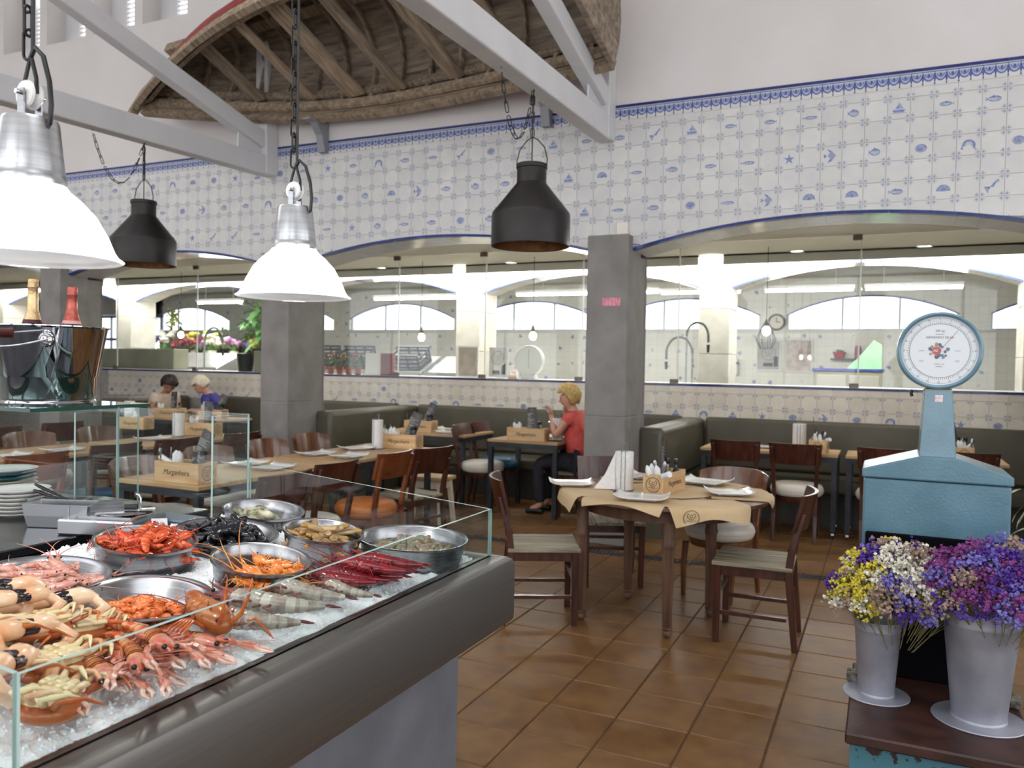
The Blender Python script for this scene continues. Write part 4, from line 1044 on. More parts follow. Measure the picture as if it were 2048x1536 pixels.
def counter():
    r = empty('seafood_counter', T(0, 0, 0)); tag(r, 'steel and glass seafood display counter on a concrete base', 'counter')
    q = MB(); q.cbox((-2.02, .5, 0), (-1.05, 1.955, .76), .004); obj('base', q, pm('counter_concrete', H('5c5e65'), H('70727a'), rough=.55, scale=4, detail=8, bump=.06, bscale=40), r)
    # rolled steel band round the tray: front run and end run as one folded profile
    prof = [(0, .752), (.006, .748), (.06, .75), (.0665, .757), (.068, .77), (.068, .915), (.063, .932), (.05, .941), (.034, .943), (.0, .943), (-.03, .936), (-.03, .9)]
    q = MB(); xf, ye = -1.038, 2.075
    runs = [(xf, .3), (xf, ye), (-2.0, ye)]
    vs = []; n = len(prof)
    for k, (x, y) in enumerate(runs):
        for (o, z) in prof:
            if k == 0: vs.append((x+o, y, z))
            elif k == 1:
                vs.append((x+o, y+o, z))
            else: vs.append((x, y+o, z))
    fs = [(k*n+i, k*n+i+1, (k+1)*n+i+1, (k+1)*n+i) for k in range(2) for i in range(n-1)]
    q.add(vs, fs); obj('edge_band', q, steel_band, r, smooth=35)
    q = MB(); q.box((-2.0, .3, .76), (-1.04, 2.08, .9)); obj('tray', q, steel, r)
    # sill strip between glass and band
    q = MB(); q.box((-1.05, .3, .9), (-1.0, 2.11, .9425)); obj('sill_strip', q, steel, r)
    G = [('front_pane', (-1.03, .69), (-1.03, 2.1), .943, 1.08, .943, 1.08), ('end_pane', (-1.936, 2.1), (-1.036, 2.1), .95, 1.153, .943, 1.08), ('side_pane', (-1.93, .69), (-1.036, .69), .95, 1.153, .943, 1.08),
         ('tall_pane', (-2.571, 2.1), (-1.948, 2.1), .93, 1.318, .93, 1.318), ('return_pane', (-1.941, 1.933), (-1.941, 2.094), .93, 1.318, .93, 1.318), ('return_pane', (-2.571, 1.923), (-2.571, 2.094), .93, 1.305, .93, 1.305)]
    for g in G: pane(g[0], g[1], g[2], *g[3:], parent=r)
    return r
counter()
HOLES = [(-1.19, 1.935, .148), (-1.357, 1.751, .103), (-1.745, 1.955, .118), (-1.647, 1.70, .135), (-1.655, 1.435, .116), (-1.30, 1.45, .108), (-1.655, 1.165, .131), (-1.40, 1.215, .131)]
def ice_bed():
    q = MB(); nx, ny = 60, 90; x0, x1, y0, y1 = -1.93, -1.037, .55, 2.092
    def fn(u, v):
        x, y = x0+(x1-x0)*u, y0+(y1-y0)*v
        z = ice_z(x)+.012*mnoise.noise(Vector((x*9, y*9, 1)))+.008*mnoise.noise(Vector((x*28, y*28, 4)))+.006*mnoise.noise(Vector((x*70, y*70, 9)))
        e = min(1, (x1-x)/.04); z = z-.004-(1-e)*.016
        for (bx_, by_, br_) in HOLES:
            d = math.hypot(x-bx_, y-by_)
            if d < br_*.92: z = min(z, .93)
        return (x, y, z)
    q.sheet(fn, nx*2, ny*2); q.box((x0, y0, .86), (x1, y1, .925))
    icem = pm('crushed_ice', H('f0f3f6'), H('fbfcfd'), rough=.3, scale=60, spec=.5, sss=.35, bump=.3, bscale=220)
    o = tag(obj('crushed_ice', q, icem, smooth=30), 'bed of crushed ice in the seafood counter', 'ice', kind='stuff')
    c = MB(); rd = random.Random(11)
    for k in range(15000):
        u, v = rd.random(), rd.random(); p = Vector(fn(u, v)); s = rd.uniform(.0022, .0055)
        if any(math.hypot(p.x-h_[0], p.y-h_[1]) < h_[2] for h_ in HOLES): continue
        M = T(*p) @ Euler((rd.uniform(0, 6), rd.uniform(0, 6), rd.uniform(0, 6))).to_matrix().to_4x4()
        a = [(s*rd.uniform(.6, 1.2), 0, 0), (0, s*rd.uniform(.6, 1.2), 0), (-s*rd.uniform(.6, 1.1), 0, 0), (0, -s*rd.uniform(.6, 1.1), 0), (0, 0, s*rd.uniform(.5, 1)), (0, 0, -s*.6)]
        c.add(a, [(0,1,4),(1,2,4),(2,3,4),(3,0,4),(1,0,5),(2,1,5),(3,2,5),(0,3,5)], 0, M)
    tag(obj('ice_chips', c, icem, o), kind='stuff')
ice_bed()
BOWL = {}
def bowl(key, x, y, rim, dia, h, tilt, lab, shallow=False):
    R_ = dia/2; q = MB(); t = .003
    if shallow: prof = [(.001, 0), (R_*.62, 0), (R_*.78, h*.35), (R_*.93, h*.85), (R_, h), (R_+.004, h+.001), (R_+.004, h-.003), (R_*.95, h*.8), (R_*.80, h*.3), (R_*.64, t*-.6), (.001, -t)]
    else: prof = [(.001, 0), (R_*.6, 0), (R_*.74, h*.08), (R_*.84, h*.25), (R_*.93, h*.6), (R_*.985, h*.96), (R_+.002, h), (R_+.006, h), (R_+.006, h-.006), (R_*.995, h*.9), (R_*.95, h*.55), (R_*.87, h*.2), (R_*.76, h*.03), (R_*.6, -t*2), (.001, -t*2)]
    q.lathe(prof, 48)
    M = T(x, y, rim) @ RY(tilt) @ T(0, 0, -h); o = obj('steel_bowl', q, steel, smooth=60, M=M); tag(o, lab, 'bowl', 'steel seafood bowls'); BOWL[key] = (M, R_, h)
bowl('clam', -1.19, 1.935, 1.012, .296, .105, 3, 'large steel bowl of clams at the glass corner')
bowl('razor', -1.357, 1.751, 1.048, .206, .085, 9, 'steel bowl of razor clams')
bowl('oyster', -1.745, 1.955, 1.038, .236, .085, 8, 'steel bowl holding a few oysters at the back')
bowl('mussel', -1.647, 1.70, 1.022, .27, .05, 8, 'shallow steel dish of black mussels', True)
bowl('red', -1.655, 1.435, 1.052, .232, .085, 8, 'steel bowl heaped with red prawns')
bowl('oran', -1.30, 1.45, 1.042, .216, .085, 9, 'steel bowl of cooked orange prawns in the middle')
bowl('pink', -1.655, 1.165, 1.025, .262, .055, 6, 'shallow steel dish of raw pink prawns', True)
bowl('small', -1.40, 1.215, 1.0, .262, .055, 6, 'shallow steel dish of small orange shrimps', True)

def worktop():
    r = empty('work_counter', T(0, 0, 0)); tag(r, 'dark steel work counter behind the seafood display', 'counter')
    q = MB(); q.cbox((-4.0, .6, .9), (-2.32, 2.3, .93), .004); obj('top', q, pm('dark_steel_top', H('5a5c60'), H('6b6d71'), rough=.16, metal=1, scale=3), r)
    q = MB(); q.box((-3.98, .62, 0), (-2.34, 2.28, .9)); obj('cabinet', q, pm('black_cabinet', H('1a1a1b'), rough=.5), r)
    q = MB(); q.box((-2.31, .6, .55), (-2.03, 2.05, .88)); obj('waste_well', q, pm('black_cabinet', H('1a1a1b'), rough=.5), r)
    q = MB(); q.cbox((-2.31, 1.99, .88), (-1.96, 2.09, .955), .006); obj('rear_ledge', q, pm('blue_grey_metal', H('6f7c8c'), rough=.4, metal=.6), r)
    # stacks of plates
    q = MB(); R_ = .098; q.lathe([(.001, 0), (.055, 0), (.058, .003), (R_*.8, .008), (R_, .0155), (R_+.001, .0175), (R_-.002, .0185), (R_*.78, .0115), (.055, .006), (.001, .006)], 36)
    me = q.mesh('dinner_plate', porcelain, 50)
    for k in range(7):
        o = obj('dinner_plate', me, None, M=T(-2.80+random.uniform(-.004, .004), 1.88+random.uniform(-.004, .004), .93+k*.0135)); tag(o, ['lowest', 'second lowest', 'third lowest', 'middle', 'third from top', 'second from top', 'topmost'][k]+' white plate of the short stack on the work counter', 'plate', 'short stack of white plates')
    cols = [pm('rim_teal', H('2f6f7a'), rough=.2), pm('rim_cream', H('d9d2bc'), rough=.2)]
    for k in range(9):
        me2 = me.copy(); me2.materials.clear(); me2.materials.append(porcelain if k in (8,) else cols[0] if k in (6, 7, 2) else cols[1])
        o = obj('dinner_plate', me2, None, M=T(-3.1+random.uniform(-.005, .005), 2.02+random.uniform(-.005, .005), .93+k*.0145) @ SC(1.15, 1.15, 1)); tag(o, ['lowest', 'second lowest', 'third lowest', 'fourth lowest', 'middle', 'fourth from top', 'third from top', 'second from top', 'topmost'][k]+' plate of the tall mixed-colour stack at the picture edge', 'plate', 'tall stack of coloured plates')
    # gastronorm pans
    def pan(x, y, ang, w, l, h, z, lab):
        b = MB(); t = .003
        def ring(s, zz): return [(-l/2*s-.0, -w/2*s, zz), (l/2*s, -w/2*s, zz), (l/2*s, w/2*s, zz), (-l/2*s, w/2*s, zz)]
        lv = [ring(1.12, h), ring(1.0, h), ring(.94, h*.5), ring(.86, .004), ring(.8, 0)]
        vs = [p for g in lv for p in g]; fs = [(g*4+i, g*4+(i+1)%4, g*4+4+(i+1)%4, g*4+4+i) for g in range(4) for i in range(4)]+[(16, 17, 18, 19)]
        b.add(vs, fs); o = obj('steel_pan', b, steel_plain, M=T(x, y, z) @ RZ(ang)); s = o.modifiers.new('t', 'SOLIDIFY'); s.thickness = .002; bevel(o, .012, 3); tag(o, lab, 'pan', 'steel pans on the work counter'); return o
    pan(-2.62, 1.905, 20, .075, .19, .075, .93, 'narrow steel pan with tongs in it, beside the plates')
    pan(-2.50, 1.83, 20, .095, .23, .08, .93, 'wider steel pan in front of the glass edge')
    # tongs
    q = MB(); q.tube([(0, 0, 0), (.05, .01, .02), (.11, .02, .045), (.13, .02, .052)], [.004, .006, .009, .006], 8, sq=.6); q.tube([(0, .012, 0), (.05, .02, .012), (.11, .03, .03), (.125, .03, .034)], [.004, .006, .009, .006], 8, sq=.6)
    tag(obj('tongs', q, cap_black, M=T(-2.56, 1.9, 1.0) @ RZ(190), smooth=50), 'black handled tongs lying across the narrow pan', 'tongs')
    q = MB(); q.lathe([(.001, .003), (.026, .003), (.028, .008), (.031, .07), (.0335, .071), (.03, 0), (.001, 0)], 20); tag(obj('drinking_glass', q, glass_clear, M=T(-2.79, 2.1, .93), smooth=40), 'small cut drinking glass behind the pans', 'glass')
    # steel drain cover with slicer plate
    q = MB(); q.cbox((-.13, -.1, 0), (.13, .1, .05), .006); q.box((-.09, -.06, .05), (.1, .05, .056)); o = obj('steel_appliance', q, steel_plain, M=T(-2.3, 1.86, .93) @ RZ(18)); tag(o, 'flat steel slicer with a rounded guard behind the red prawns', 'slicer')
    q = MB(); n = 20; q.lathe([(.001, 0), (.09, 0), (.095, .004), (.09, .008), (.001, .008)], 32, M=T(.03, .02, .058)); obj('disc', q, chrome, o, smooth=40)
    q = MB(); q.prism([(-.05, 0), (.05, 0), (.05, .03), (.04, .05), (-.02, .05), (-.05, .03)], -.003, .003, M=T(.0, -.03, .056) @ RZ(30) @ RX(90)); obj('guard', q, steel, o)
    q = MB(); q.tube([(.06, .06, .05), (.06, .06, .1), (.055, .06, .11), (.045, .06, .112)], .004, 8); q.tube([(-.1, -.08, .05), (-.1, -.08, .09)], .003, 8); obj('lever', q, chrome, o, smooth=50)
    q = MB(); q.tube([(-.06, -.02, .075), (.08, .01, .08)], .009, 10); obj('handle', q, cap_black, o, smooth=50)
    q = MB(); q.add([(-.022, 0, 0), (.022, 0, 0), (.022, -.012, .03), (-.022, -.012, .03)], [(0, 1, 2, 3)]); o = obj('price_card', q, paper, M=T(-1.93, 1.72, 1.0) @ RZ(40)); s = o.modifiers.new('t', 'SOLIDIFY'); s.thickness = .001; tag(o, 'small white price card behind the red prawns', 'price card')
    text_mesh('print', '14,50', .012, ink, 0, 0, T(0, -.0085, .017) @ RX(68), o)
worktop()

# glass shelf, wine cooler, bottles
def shelf():
    r = empty('glass_shelf', T(0, 0, 0)); tag(r, 'thick green-edged glass shelf carrying the wine cooler', 'shelf')
    q = MB(); lo, hi = (-4.0, 1.82, 1.306), (-2.66, 2.32, 1.32); x0, y0, z0 = lo; x1, y1, z1 = hi
    q.add([(x0,y0,z0),(x1,y0,z0),(x1,y1,z0),(x0,y1,z0),(x0,y0,z1),(x1,y0,z1),(x1,y1,z1),(x0,y1,z1)], [(0,3,2,1),(4,5,6,7)], 0)
    q.add([(x0,y0,z0),(x1,y0,z0),(x1,y1,z0),(x0,y1,z0),(x0,y0,z1),(x1,y0,z1),(x1,y1,z1),(x0,y1,z1)], [(0,1,5,4),(1,2,6,5),(2,3,7,6),(3,0,4,7)], 1)
    obj('sheet', q, [glass_shelf_m, pm('dark_green_edge', H('1f4a3e'), rough=.15)], r)
    pane('support_pane', (-3.9, 2.28), (-2.68, 2.28), .93, 1.305, .93, 1.305, parent=r)
    bx, by, bz = -2.90, 2.06, 1.3205
    q = MB(); h = .292; rb, rt = .157, .205
    prof = [(.001, 0), (rb+.004, 0), (rb+.006, .006), (rb+.002, .012), (rb-.002, .016), (rb+.002, .024), (rb+.004, .1), (rb+.010, .105), (rt-.004, h-.004), (rt, h), (rt+.006, h+.002), (rt+.006, h-.002), (rt-.003, h-.006), (rt-.008, h-.01), (rb+.004, .105), (rb-.004, .03), (.001, .025)]
    q.lathe(prof, 64); o = obj('wine_cooler', q, chrome, smooth=50, M=T(bx, by, bz)); tag(o, 'polished steel wine cooler with two bottles on the glass shelf', 'wine cooler')
    # round boss with monogram and swing handle with leather grip
    a0 = rad(-75); bxp = Vector(((rt+.0)*math.cos(rad(-22)), (rt)*math.sin(rad(-22)), .235))
    nrm = Vector((math.cos(rad(-38)), math.sin(rad(-38)), 0)); Mb = T(*(Vector((.192*math.cos(rad(-38)), .192*math.sin(rad(-38)), .24)))) @ RZ(-38) @ RY(90)
    q = MB(); q.lathe([(.001, .018), (.014, .018), (.018, .016), (.022, .018), (.026, .012), (.028, .006), (.012, .0), (.012, -.02)], 28); bo = obj('handle_boss', q, chrome, o, smooth=40, M=Mb)
    text_mesh('monogram', 'LP', .022, pm('dark_engraving', H('3a3a3e'), rough=.4, metal=.8), .0006, 0, T(0, 0, .0185) @ RZ(90), bo)
    q = MB(); pts = []
    for k in range(15):
        t = -38-(k/14)*76; pts.append(((.222+.014*math.sin(PI*k/14))*math.cos(rad(t)), (.222+.014*math.sin(PI*k/14))*math.sin(rad(t)), .24-.028*math.sin(PI*k/14)))
    q.tube(pts, .0035, 8); hd = obj('swing_handle', q, chrome, o, smooth=50)
    q = MB(); q.tube(pts[8:13], .015, 12); gp = obj('leather_grip', q, pm('red_leather', H('6a2f2c'), H('7d3a35'), rough=.5, scale=20, bump=.1), hd, smooth=50)
    Mt = T(*(Vector(pts[8])*1.075)) ; text_mesh('grip_lettering', 'er', .022, ink, 0, 0, T(pts[8][0]*1.08+.0, pts[8][1]*1.08, pts[8][2]+.002) @ RZ(90-38-43) @ RX(90) , gp)
    # bottles
    foil_g = pm('gold_foil', H('c8a878'), H('e0c79c'), rough=.35, metal=.8, scale=40, bump=.3, bscale=80); foil_r = pm('copper_pink_foil', H('a8524a'), H('c26a5c'), rough=.35, metal=.7, scale=40, bump=.3, bscale=80)
    for (x, y, foil, gl, hh, lab) in ((bx-.075, by-.02, foil_g, bottle_green, .31, 'green champagne bottle with gold foil neck in the wine cooler'), (bx+.025, by+.07, foil_r, bottle_green, .285, 'champagne bottle with coppery pink foil in the wine cooler')):
        q = MB(); q.lathe([(.001, 0), (.042, 0), (.044, .005), (.044, .15), (.038, .19), (.026, .23), (.0175, .27), (.0165, hh)], 24); b_ = obj('champagne_bottle', q, gl, smooth=50, M=T(x, y, bz+.1) @ RY(1.5)); tag(b_, lab, 'bottle', 'champagne bottles')
        q = MB(); q.lathe([(.0195, .262), (.0185, hh), (.0175, hh+.028), (.019, hh+.03), (.02, hh+.034), (.018, hh+.037), (.018, hh+.058), (.0165, hh+.064), (.001, hh+.066)], 20); q2 = obj('foil', q, foil, b_, smooth=40)
        q = MB(); q.lathe([(.0312, .216), (.0268, .2305), (.0182, .268)], 24); obj('foil_skirt', q, foil, b_, smooth=50)
        q = MB(); q.lathe([(.0345, .2065), (.0308, .219)], 24); obj('neck_band', q, pm('burgundy_label', H('4a1626'), rough=.4) if foil is foil_g else pm('pink_label', H('d8a09a'), rough=.5), b_, smooth=50)
shelf()

# ------------------------------------------------------------------ pendant lamps
def chain(parent, p0, p1, L=.05, r=.0045, w=.014, mat=None):
    p0, p1 = Vector(p0), Vector(p1); d = p1-p0; n = max(1, int(d.length/(L*.78))); d.normalize()
    b = MB(); hl = L/2-w
    pts = [(w*math.cos(t), 0, hl+w*math.sin(t)) for t in [PI*i/5 for i in range(6)]]+[(-w*math.cos(t), 0, -hl-w*math.sin(t)) for t in [PI*i/5 for i in range(6)]]
    pts.append(pts[0]); b.tube(pts, r, 6, caps=False); me = b.mesh('chain_link', mat or black_metal, 60)
    q = d.to_track_quat('Z', 'Y').to_matrix().to_4x4()
    for k in range(n):
        obj('chain_link', me, None, parent, M=T(*(p0+d*((k+.5)*L*.78))) @ q @ RZ(90*(k % 2)+15))
shade_glass = None
def glass_lamp(x, y, z, lab, hi):
    r = empty('glass_pendant', T(x, y, z)); tag(r, lab, 'pendant lamp', 'ribbed glass pendants')
    q = MB(); n = 96; prof = [(.145, 0), (.146, .004), (.139, .012), (.132, .02), (.122, .045), (.103, .08), (.08, .105), (.062, .12), (.055, .13)]
    vs = []; fs = []
    for (R_, zz) in prof:
        for k in range(n):
            rr_ = R_*(1+(.014 if k % 2 else 0)*(0 if zz < .014 else 1)); t = 2*PI*k/n; vs.append((rr_*math.cos(t), rr_*math.sin(t), zz))
    for a in range(len(prof)-1):
        for k in range(n): fs.append((a*n+k, a*n+(k+1)%n, (a+1)*n+(k+1)%n, (a+1)*n+k))
    q.add(vs, fs); obj('shade', q, MAT['lit_prismatic_glass'], r, smooth=70)
    q = MB(); q.lathe([(.1465, 0), (.15, .003), (.1465, .006)], 64); obj('rim', q, MAT['lit_prismatic_glass'], r, smooth=60)
    q = MB(); q.lathe([(.057, .128), (.058, .138), (.056, .142), (.055, .15), (.046, .235), (.044, .24), (.001, .241)], 40); obj('cap', q, alu, r, smooth=40)
    q = MB(); q.ell((0, 0, .07), (.032, .032, .045), 16, 10); q.cyl((0, 0, .11), (0, 0, .15), .02, n=12); obj('bulb', q, BULB, r, smooth=60)
    # yoke with porcelain pulley, chain and cable
    q = MB()
    for s in (-1, 1): q.box((-.008, s*.016-.0015, .24), (.008, s*.016+.0015, .29))
    q.box((-.008, -.0175, .24), (.008, .0175, .243)); yk = obj('yoke', q, steel, r)
    q = MB(); q.cyl((0, -.026, .283), (0, .026, .283), .004, n=8); obj('axle', q, chrome, yk, smooth=50)
    q = MB(); q.lathe([(.005, -.011), (.022, -.011), (.024, -.007), (.017, 0), (.024, .007), (.022, .011), (.005, .011)], 28, M=T(0, 0, .283) @ RX(90)); obj('pulley', q, pm('white_porcelain_pulley', H('e0dfdc'), rough=.2), r, smooth=40)
    q = MB(); q.tube([(-.018, 0, .29), (-.017, 0, .3), (-.004, .002, .345), (.004, .002, .36), (.004, .0, 1.3)], .0035, 8); q.tube([(.018, 0, .283), (.016, 0, .31), (.004, 0, .345)], .0035, 8)
    q.tube([(.0, 0, .345), (.014, 0, .362), (.034, .0, .345), (.05, 0, .3), (.055, 0, .26), (.052, 0, .228), (.044, 0, .222)], .0042, 8); obj('cable', q, cap_black, r, smooth=60)
    chain(r, (-.006, 0, .35), (-.006, 0, hi), L=.052, r=.0028, w=.0085)
m_ = bpy.data.materials.new('lit_prismatic_glass'); m_.use_nodes = True; nt_ = m_.node_tree; nt_.nodes.clear()
_o = nt_.nodes.new('ShaderNodeOutputMaterial'); _t = nt_.nodes.new('ShaderNodeBsdfTranslucent'); _p = nt_.nodes.new('ShaderNodeBsdfTransparent'); _g = nt_.nodes.new('ShaderNodeBsdfGlossy'); _g.inputs['Roughness'].default_value = .08
_m1 = nt_.nodes.new('ShaderNodeMixShader'); _m1.inputs[0].default_value = .3; _m2 = nt_.nodes.new('ShaderNodeMixShader'); _m2.inputs[0].default_value = .08; _t.inputs[0].default_value = (.95, .95, .95, 1)
nt_.links.new(_t.outputs[0], _m1.inputs[1]); nt_.links.new(_p.outputs[0], _m1.inputs[2]); nt_.links.new(_m1.outputs[0], _m2.inputs[1]); nt_.links.new(_g.outputs[0], _m2.inputs[2]); nt_.links.new(_m2.outputs[0], _o.inputs[0]); MAT['lit_prismatic_glass'] = m_
BULB = emis('lamp_bulb', (1, .97, .92), 60)
glass_lamp(-1.355, .925, 1.668, 'lit ribbed glass pendant at the picture edge, larger of the two', 1.3)
glass_lamp(-1.435, 1.712, 1.668, 'lit ribbed glass pendant over the middle of the seafood counter', 1.3)
def black_lamp(x, y, z, zb, lab, sw):
    r = empty('black_pendant', T(x, y, z)); tag(r, lab, 'pendant lamp', 'black industrial pendants')
    q = MB(); prof = [(.262, .004), (.265, 0), (.266, .004), (.266, .2), (.262, .222), (.104, .42), (.1, .43), (.1, .52), (.106, .524), (.106, .55), (.1, .553), (.001, .553)]
    q.lathe(prof, 56); obj('shade', q, black_metal, r, smooth=30)
    q = MB(); q.lathe([(.26, .004), (.261, .2), (.257, .22), (.1, .415), (.001, .42)], 56); obj('liner', q, copper_in, r, smooth=30)
    q = MB(); q.ell((0, 0, .33), (.035, .035, .05), 12, 8); obj('bulb', q, pm('unlit_bulb', H('d8cfc0'), rough=.1), r, smooth=60)
    q = MB(); q.tube([(-.108, 0, .535), (-.112, 0, .58), (-.09, 0, .66), (-.04, 0, .715), (0, 0, .735), (.04, 0, .715), (.09, 0, .66), (.112, 0, .58), (.108, 0, .535)], .004, 6); obj('bail', q, black_metal, r, smooth=60)
    q = MB(); q.tube([(0, 0, .55), (0, 0, .74), (.004, 0, zb-z)], .0045, 8); obj('cable', q, cap_black, r, smooth=60)
    chain(r, (0, 0, .735), (0, 0, zb-z), L=.07, r=.0035, w=.011)
    # slack end of the chain swagged from a hook on the beam
    a = Vector((0, 0, zb-z)); b = Vector((sw*.0, -.5, zb-z-.02)); prev = a
    for k in range(1, 11):
        t = k/10; p = a.lerp(b, t)+Vector((0, 0, -.42*4*t*(1-t)*.9)); chain(r, prev, p, L=.07, r=.003, w=.010) if (p-prev).length > .05 else None; prev = p
    q = MB(); q.tube([b+Vector((0, 0, 0)), b+Vector((0, .02, .03)), b+Vector((0, 0, .05)), b+Vector((0, -.02, .03))], .004, 6); obj('hook', q, steel, r, smooth=50)
black_lamp(-2.2, 5.02, 2.3, 3.35, 'black industrial pendant hanging above the round table', 1)
black_lamp(-5.83, 5.0, 2.3, 3.34, 'black industrial pendant behind the larger glass pendant', 1)

# ------------------------------------------------------------------ old boat overhead
def boat():
    cx, cy, HL, HB = -4.65, 5.80, 2.62, .70
    BM = T(cx, cy, 4.16) @ RZ(-7.1) @ RX(-24); r = empty('wooden_boat', BM); tag(r, 'old wooden boat hung upside down under the roof, ribs showing', 'boat')
    def b_(t):                      # half breadth: pointed bow at t=-1, broad transom at t=+1
        d = (t+1)*HL
        if d < 3.2: return HB*max(0, math.sin(PI/2*d/3.2))**.95
        return HB-.06*((d-3.2)/2.1)**2
    def zg(t): return -.03*max(0, -t)**2-.02*max(0, t)
    def d_(t): return (.75 if t > -.4 else .75*(1-((-t-.4)/.6)**4)+.04)
    def P(t, s, inset=0):           # s in -1..1 round the section, 0 = keel
        a = PI/2*(1-abs(s)); w = max(.01, b_(t)-inset)
        y = (w*math.cos(a)**.8 if a < PI/2-1e-6 else 0)*(1 if s > 0 else -1)
        return Vector((HL*t, y, zg(t)+(d_(t)-inset)*math.sin(a)**.85 if a > 1e-6 else zg(t)))
    NS, NT = 8, 22
    for side in (-1, 1):
        for k in range(NS):
            s0, s1 = side*k/NS, side*(k+1)/NS; q = MB(); vs = []; th = .02; lap = .012 if k % 2 else 0
            for i in range(NT+1):
                t = -.99+1.99*i/NT
                for (s, ins) in ((s0, 0+lap*.3), (s1*.995+s0*.005, 0+lap*.3), (s1*.995+s0*.005, th+lap*.3), (s0, th+lap*.3)): vs.append(P(t, s, ins))
            o = len(q.f); fs = []
            for i in range(NT):
                for c in range(4):
                    f = (i*4+c, i*4+(c+1)%4, i*4+4+(c+1)%4, i*4+4+c); q.add([], [], 0); fs.append((f, 1 if c == 0 else 0))
            q.v = [tuple(v) for v in vs]; q.f = [f for f, m in fs]; q.m = [m for f, m in fs]
            q.f += [(3, 2, 1, 0), tuple(NT*4+c for c in range(4))]; q.m += [0, 0]
            obj('strake', q, [wd_boat, boat_red], r, smooth=40)
    for i in range(15):       # frames
        t = -.85+1.78*i/14; q = MB(); pts = [P(t, s, .055) for s in [-.97+1.94*j/18 for j in range(19)]]
        q.tube(pts, .03, 4, sq=.8); obj('rib', q, wd_boat2, r)
    for side in (-1, 1):      # gunwale and inner stringers
        for (ins, dz, w, h, nm) in ((-.02, -.015, .03, .045, 'gunwale'), (.065, .05, .02, .04, 'stringer'), (.085, .17, .018, .035, 'stringer')):
            q = MB(); vs = []
            for i in range(25):
                t = -.97+1.97*i/24; y = (max(.02, b_(t)-ins))*side; z = zg(t)+dz
                for (a, e) in ((-1, -1), (1, -1), (1, 1), (-1, 1)): vs.append((HL*t, y+a*w, z+e*h))
            q.add(vs, [(i*4+c, i*4+(c+1)%4, i*4+4+(c+1)%4, i*4+4+c) for i in range(24) for c in range(4)]+[(3, 2, 1, 0), (96, 97, 98, 99)]); obj(nm, q, wd_boat2, r)
    for t, w in ((-.45, .08), (-.22, .05), (-.02, .1), (.18, .06), (.42, .08), (.66, .08)):     # thwarts
        y = b_(t)-.08; z = zg(t)+.13; q = MB(); q.cbox((HL*t-w, -y, z-.02), (HL*t+w, y, z+.02), .005); obj('thwart', q, wd_boat2, r)
    q = MB(); q.cbox((-HL*.95, -.06, .66), (HL*.95, .06, .76), .008); obj('keelson', q, wd_boat2, r)
    q = MB(); q.tube([(-HL*.9, 0, .4), (-HL*.98, 0, .16), (-HL*1.0, 0, -.02), (-HL*1.02, 0, -.2)], [.06, .065, .06, .05], 4, sq=.7); obj('stem_post', q, wd_boat2, r)
    for k in range(4):              # transom planks
        z0, z1 = -.06+.19*k, -.06+.19*k+.186; w0, w1 = [min(.65, .66*math.sqrt(max(.02, 1-(max(0, z)/.75)**2))) for z in (z0, z1)]; q = MB()
        q.add([(HL-.03, -w0, z0), (HL-.03, w0, z0), (HL-.03, w1, z1), (HL-.03, -w1, z1), (HL+.015, -w0, z0), (HL+.015, w0, z0), (HL+.015, w1, z1), (HL+.015, -w1, z1)], [(0,1,2,3),(7,6,5,4),(0,4,5,1),(1,5,6,2),(2,6,7,3),(3,7,4,0)]); obj('transom_plank', q, wd_boat, r)
    # brackets to the wall
    for x in (-5.15, -2.74):
        q = MB(); q.prism([(0, 0), (0, -.28), (-.06, -.28), (-.1, -.12), (-.2, -.02), (-.3, -.02), (-.3, 0)], -.04, .04, M=BM.inverted() @ T(x, 6.592, 3.86) @ Matrix(((0,0,1,0),(1,0,0,0),(0,1,0,0),(0,0,0,1)))); obj('wall_bracket', q, pm('bracket_grey', H('8e9096'), rough=.5), r)
boat()
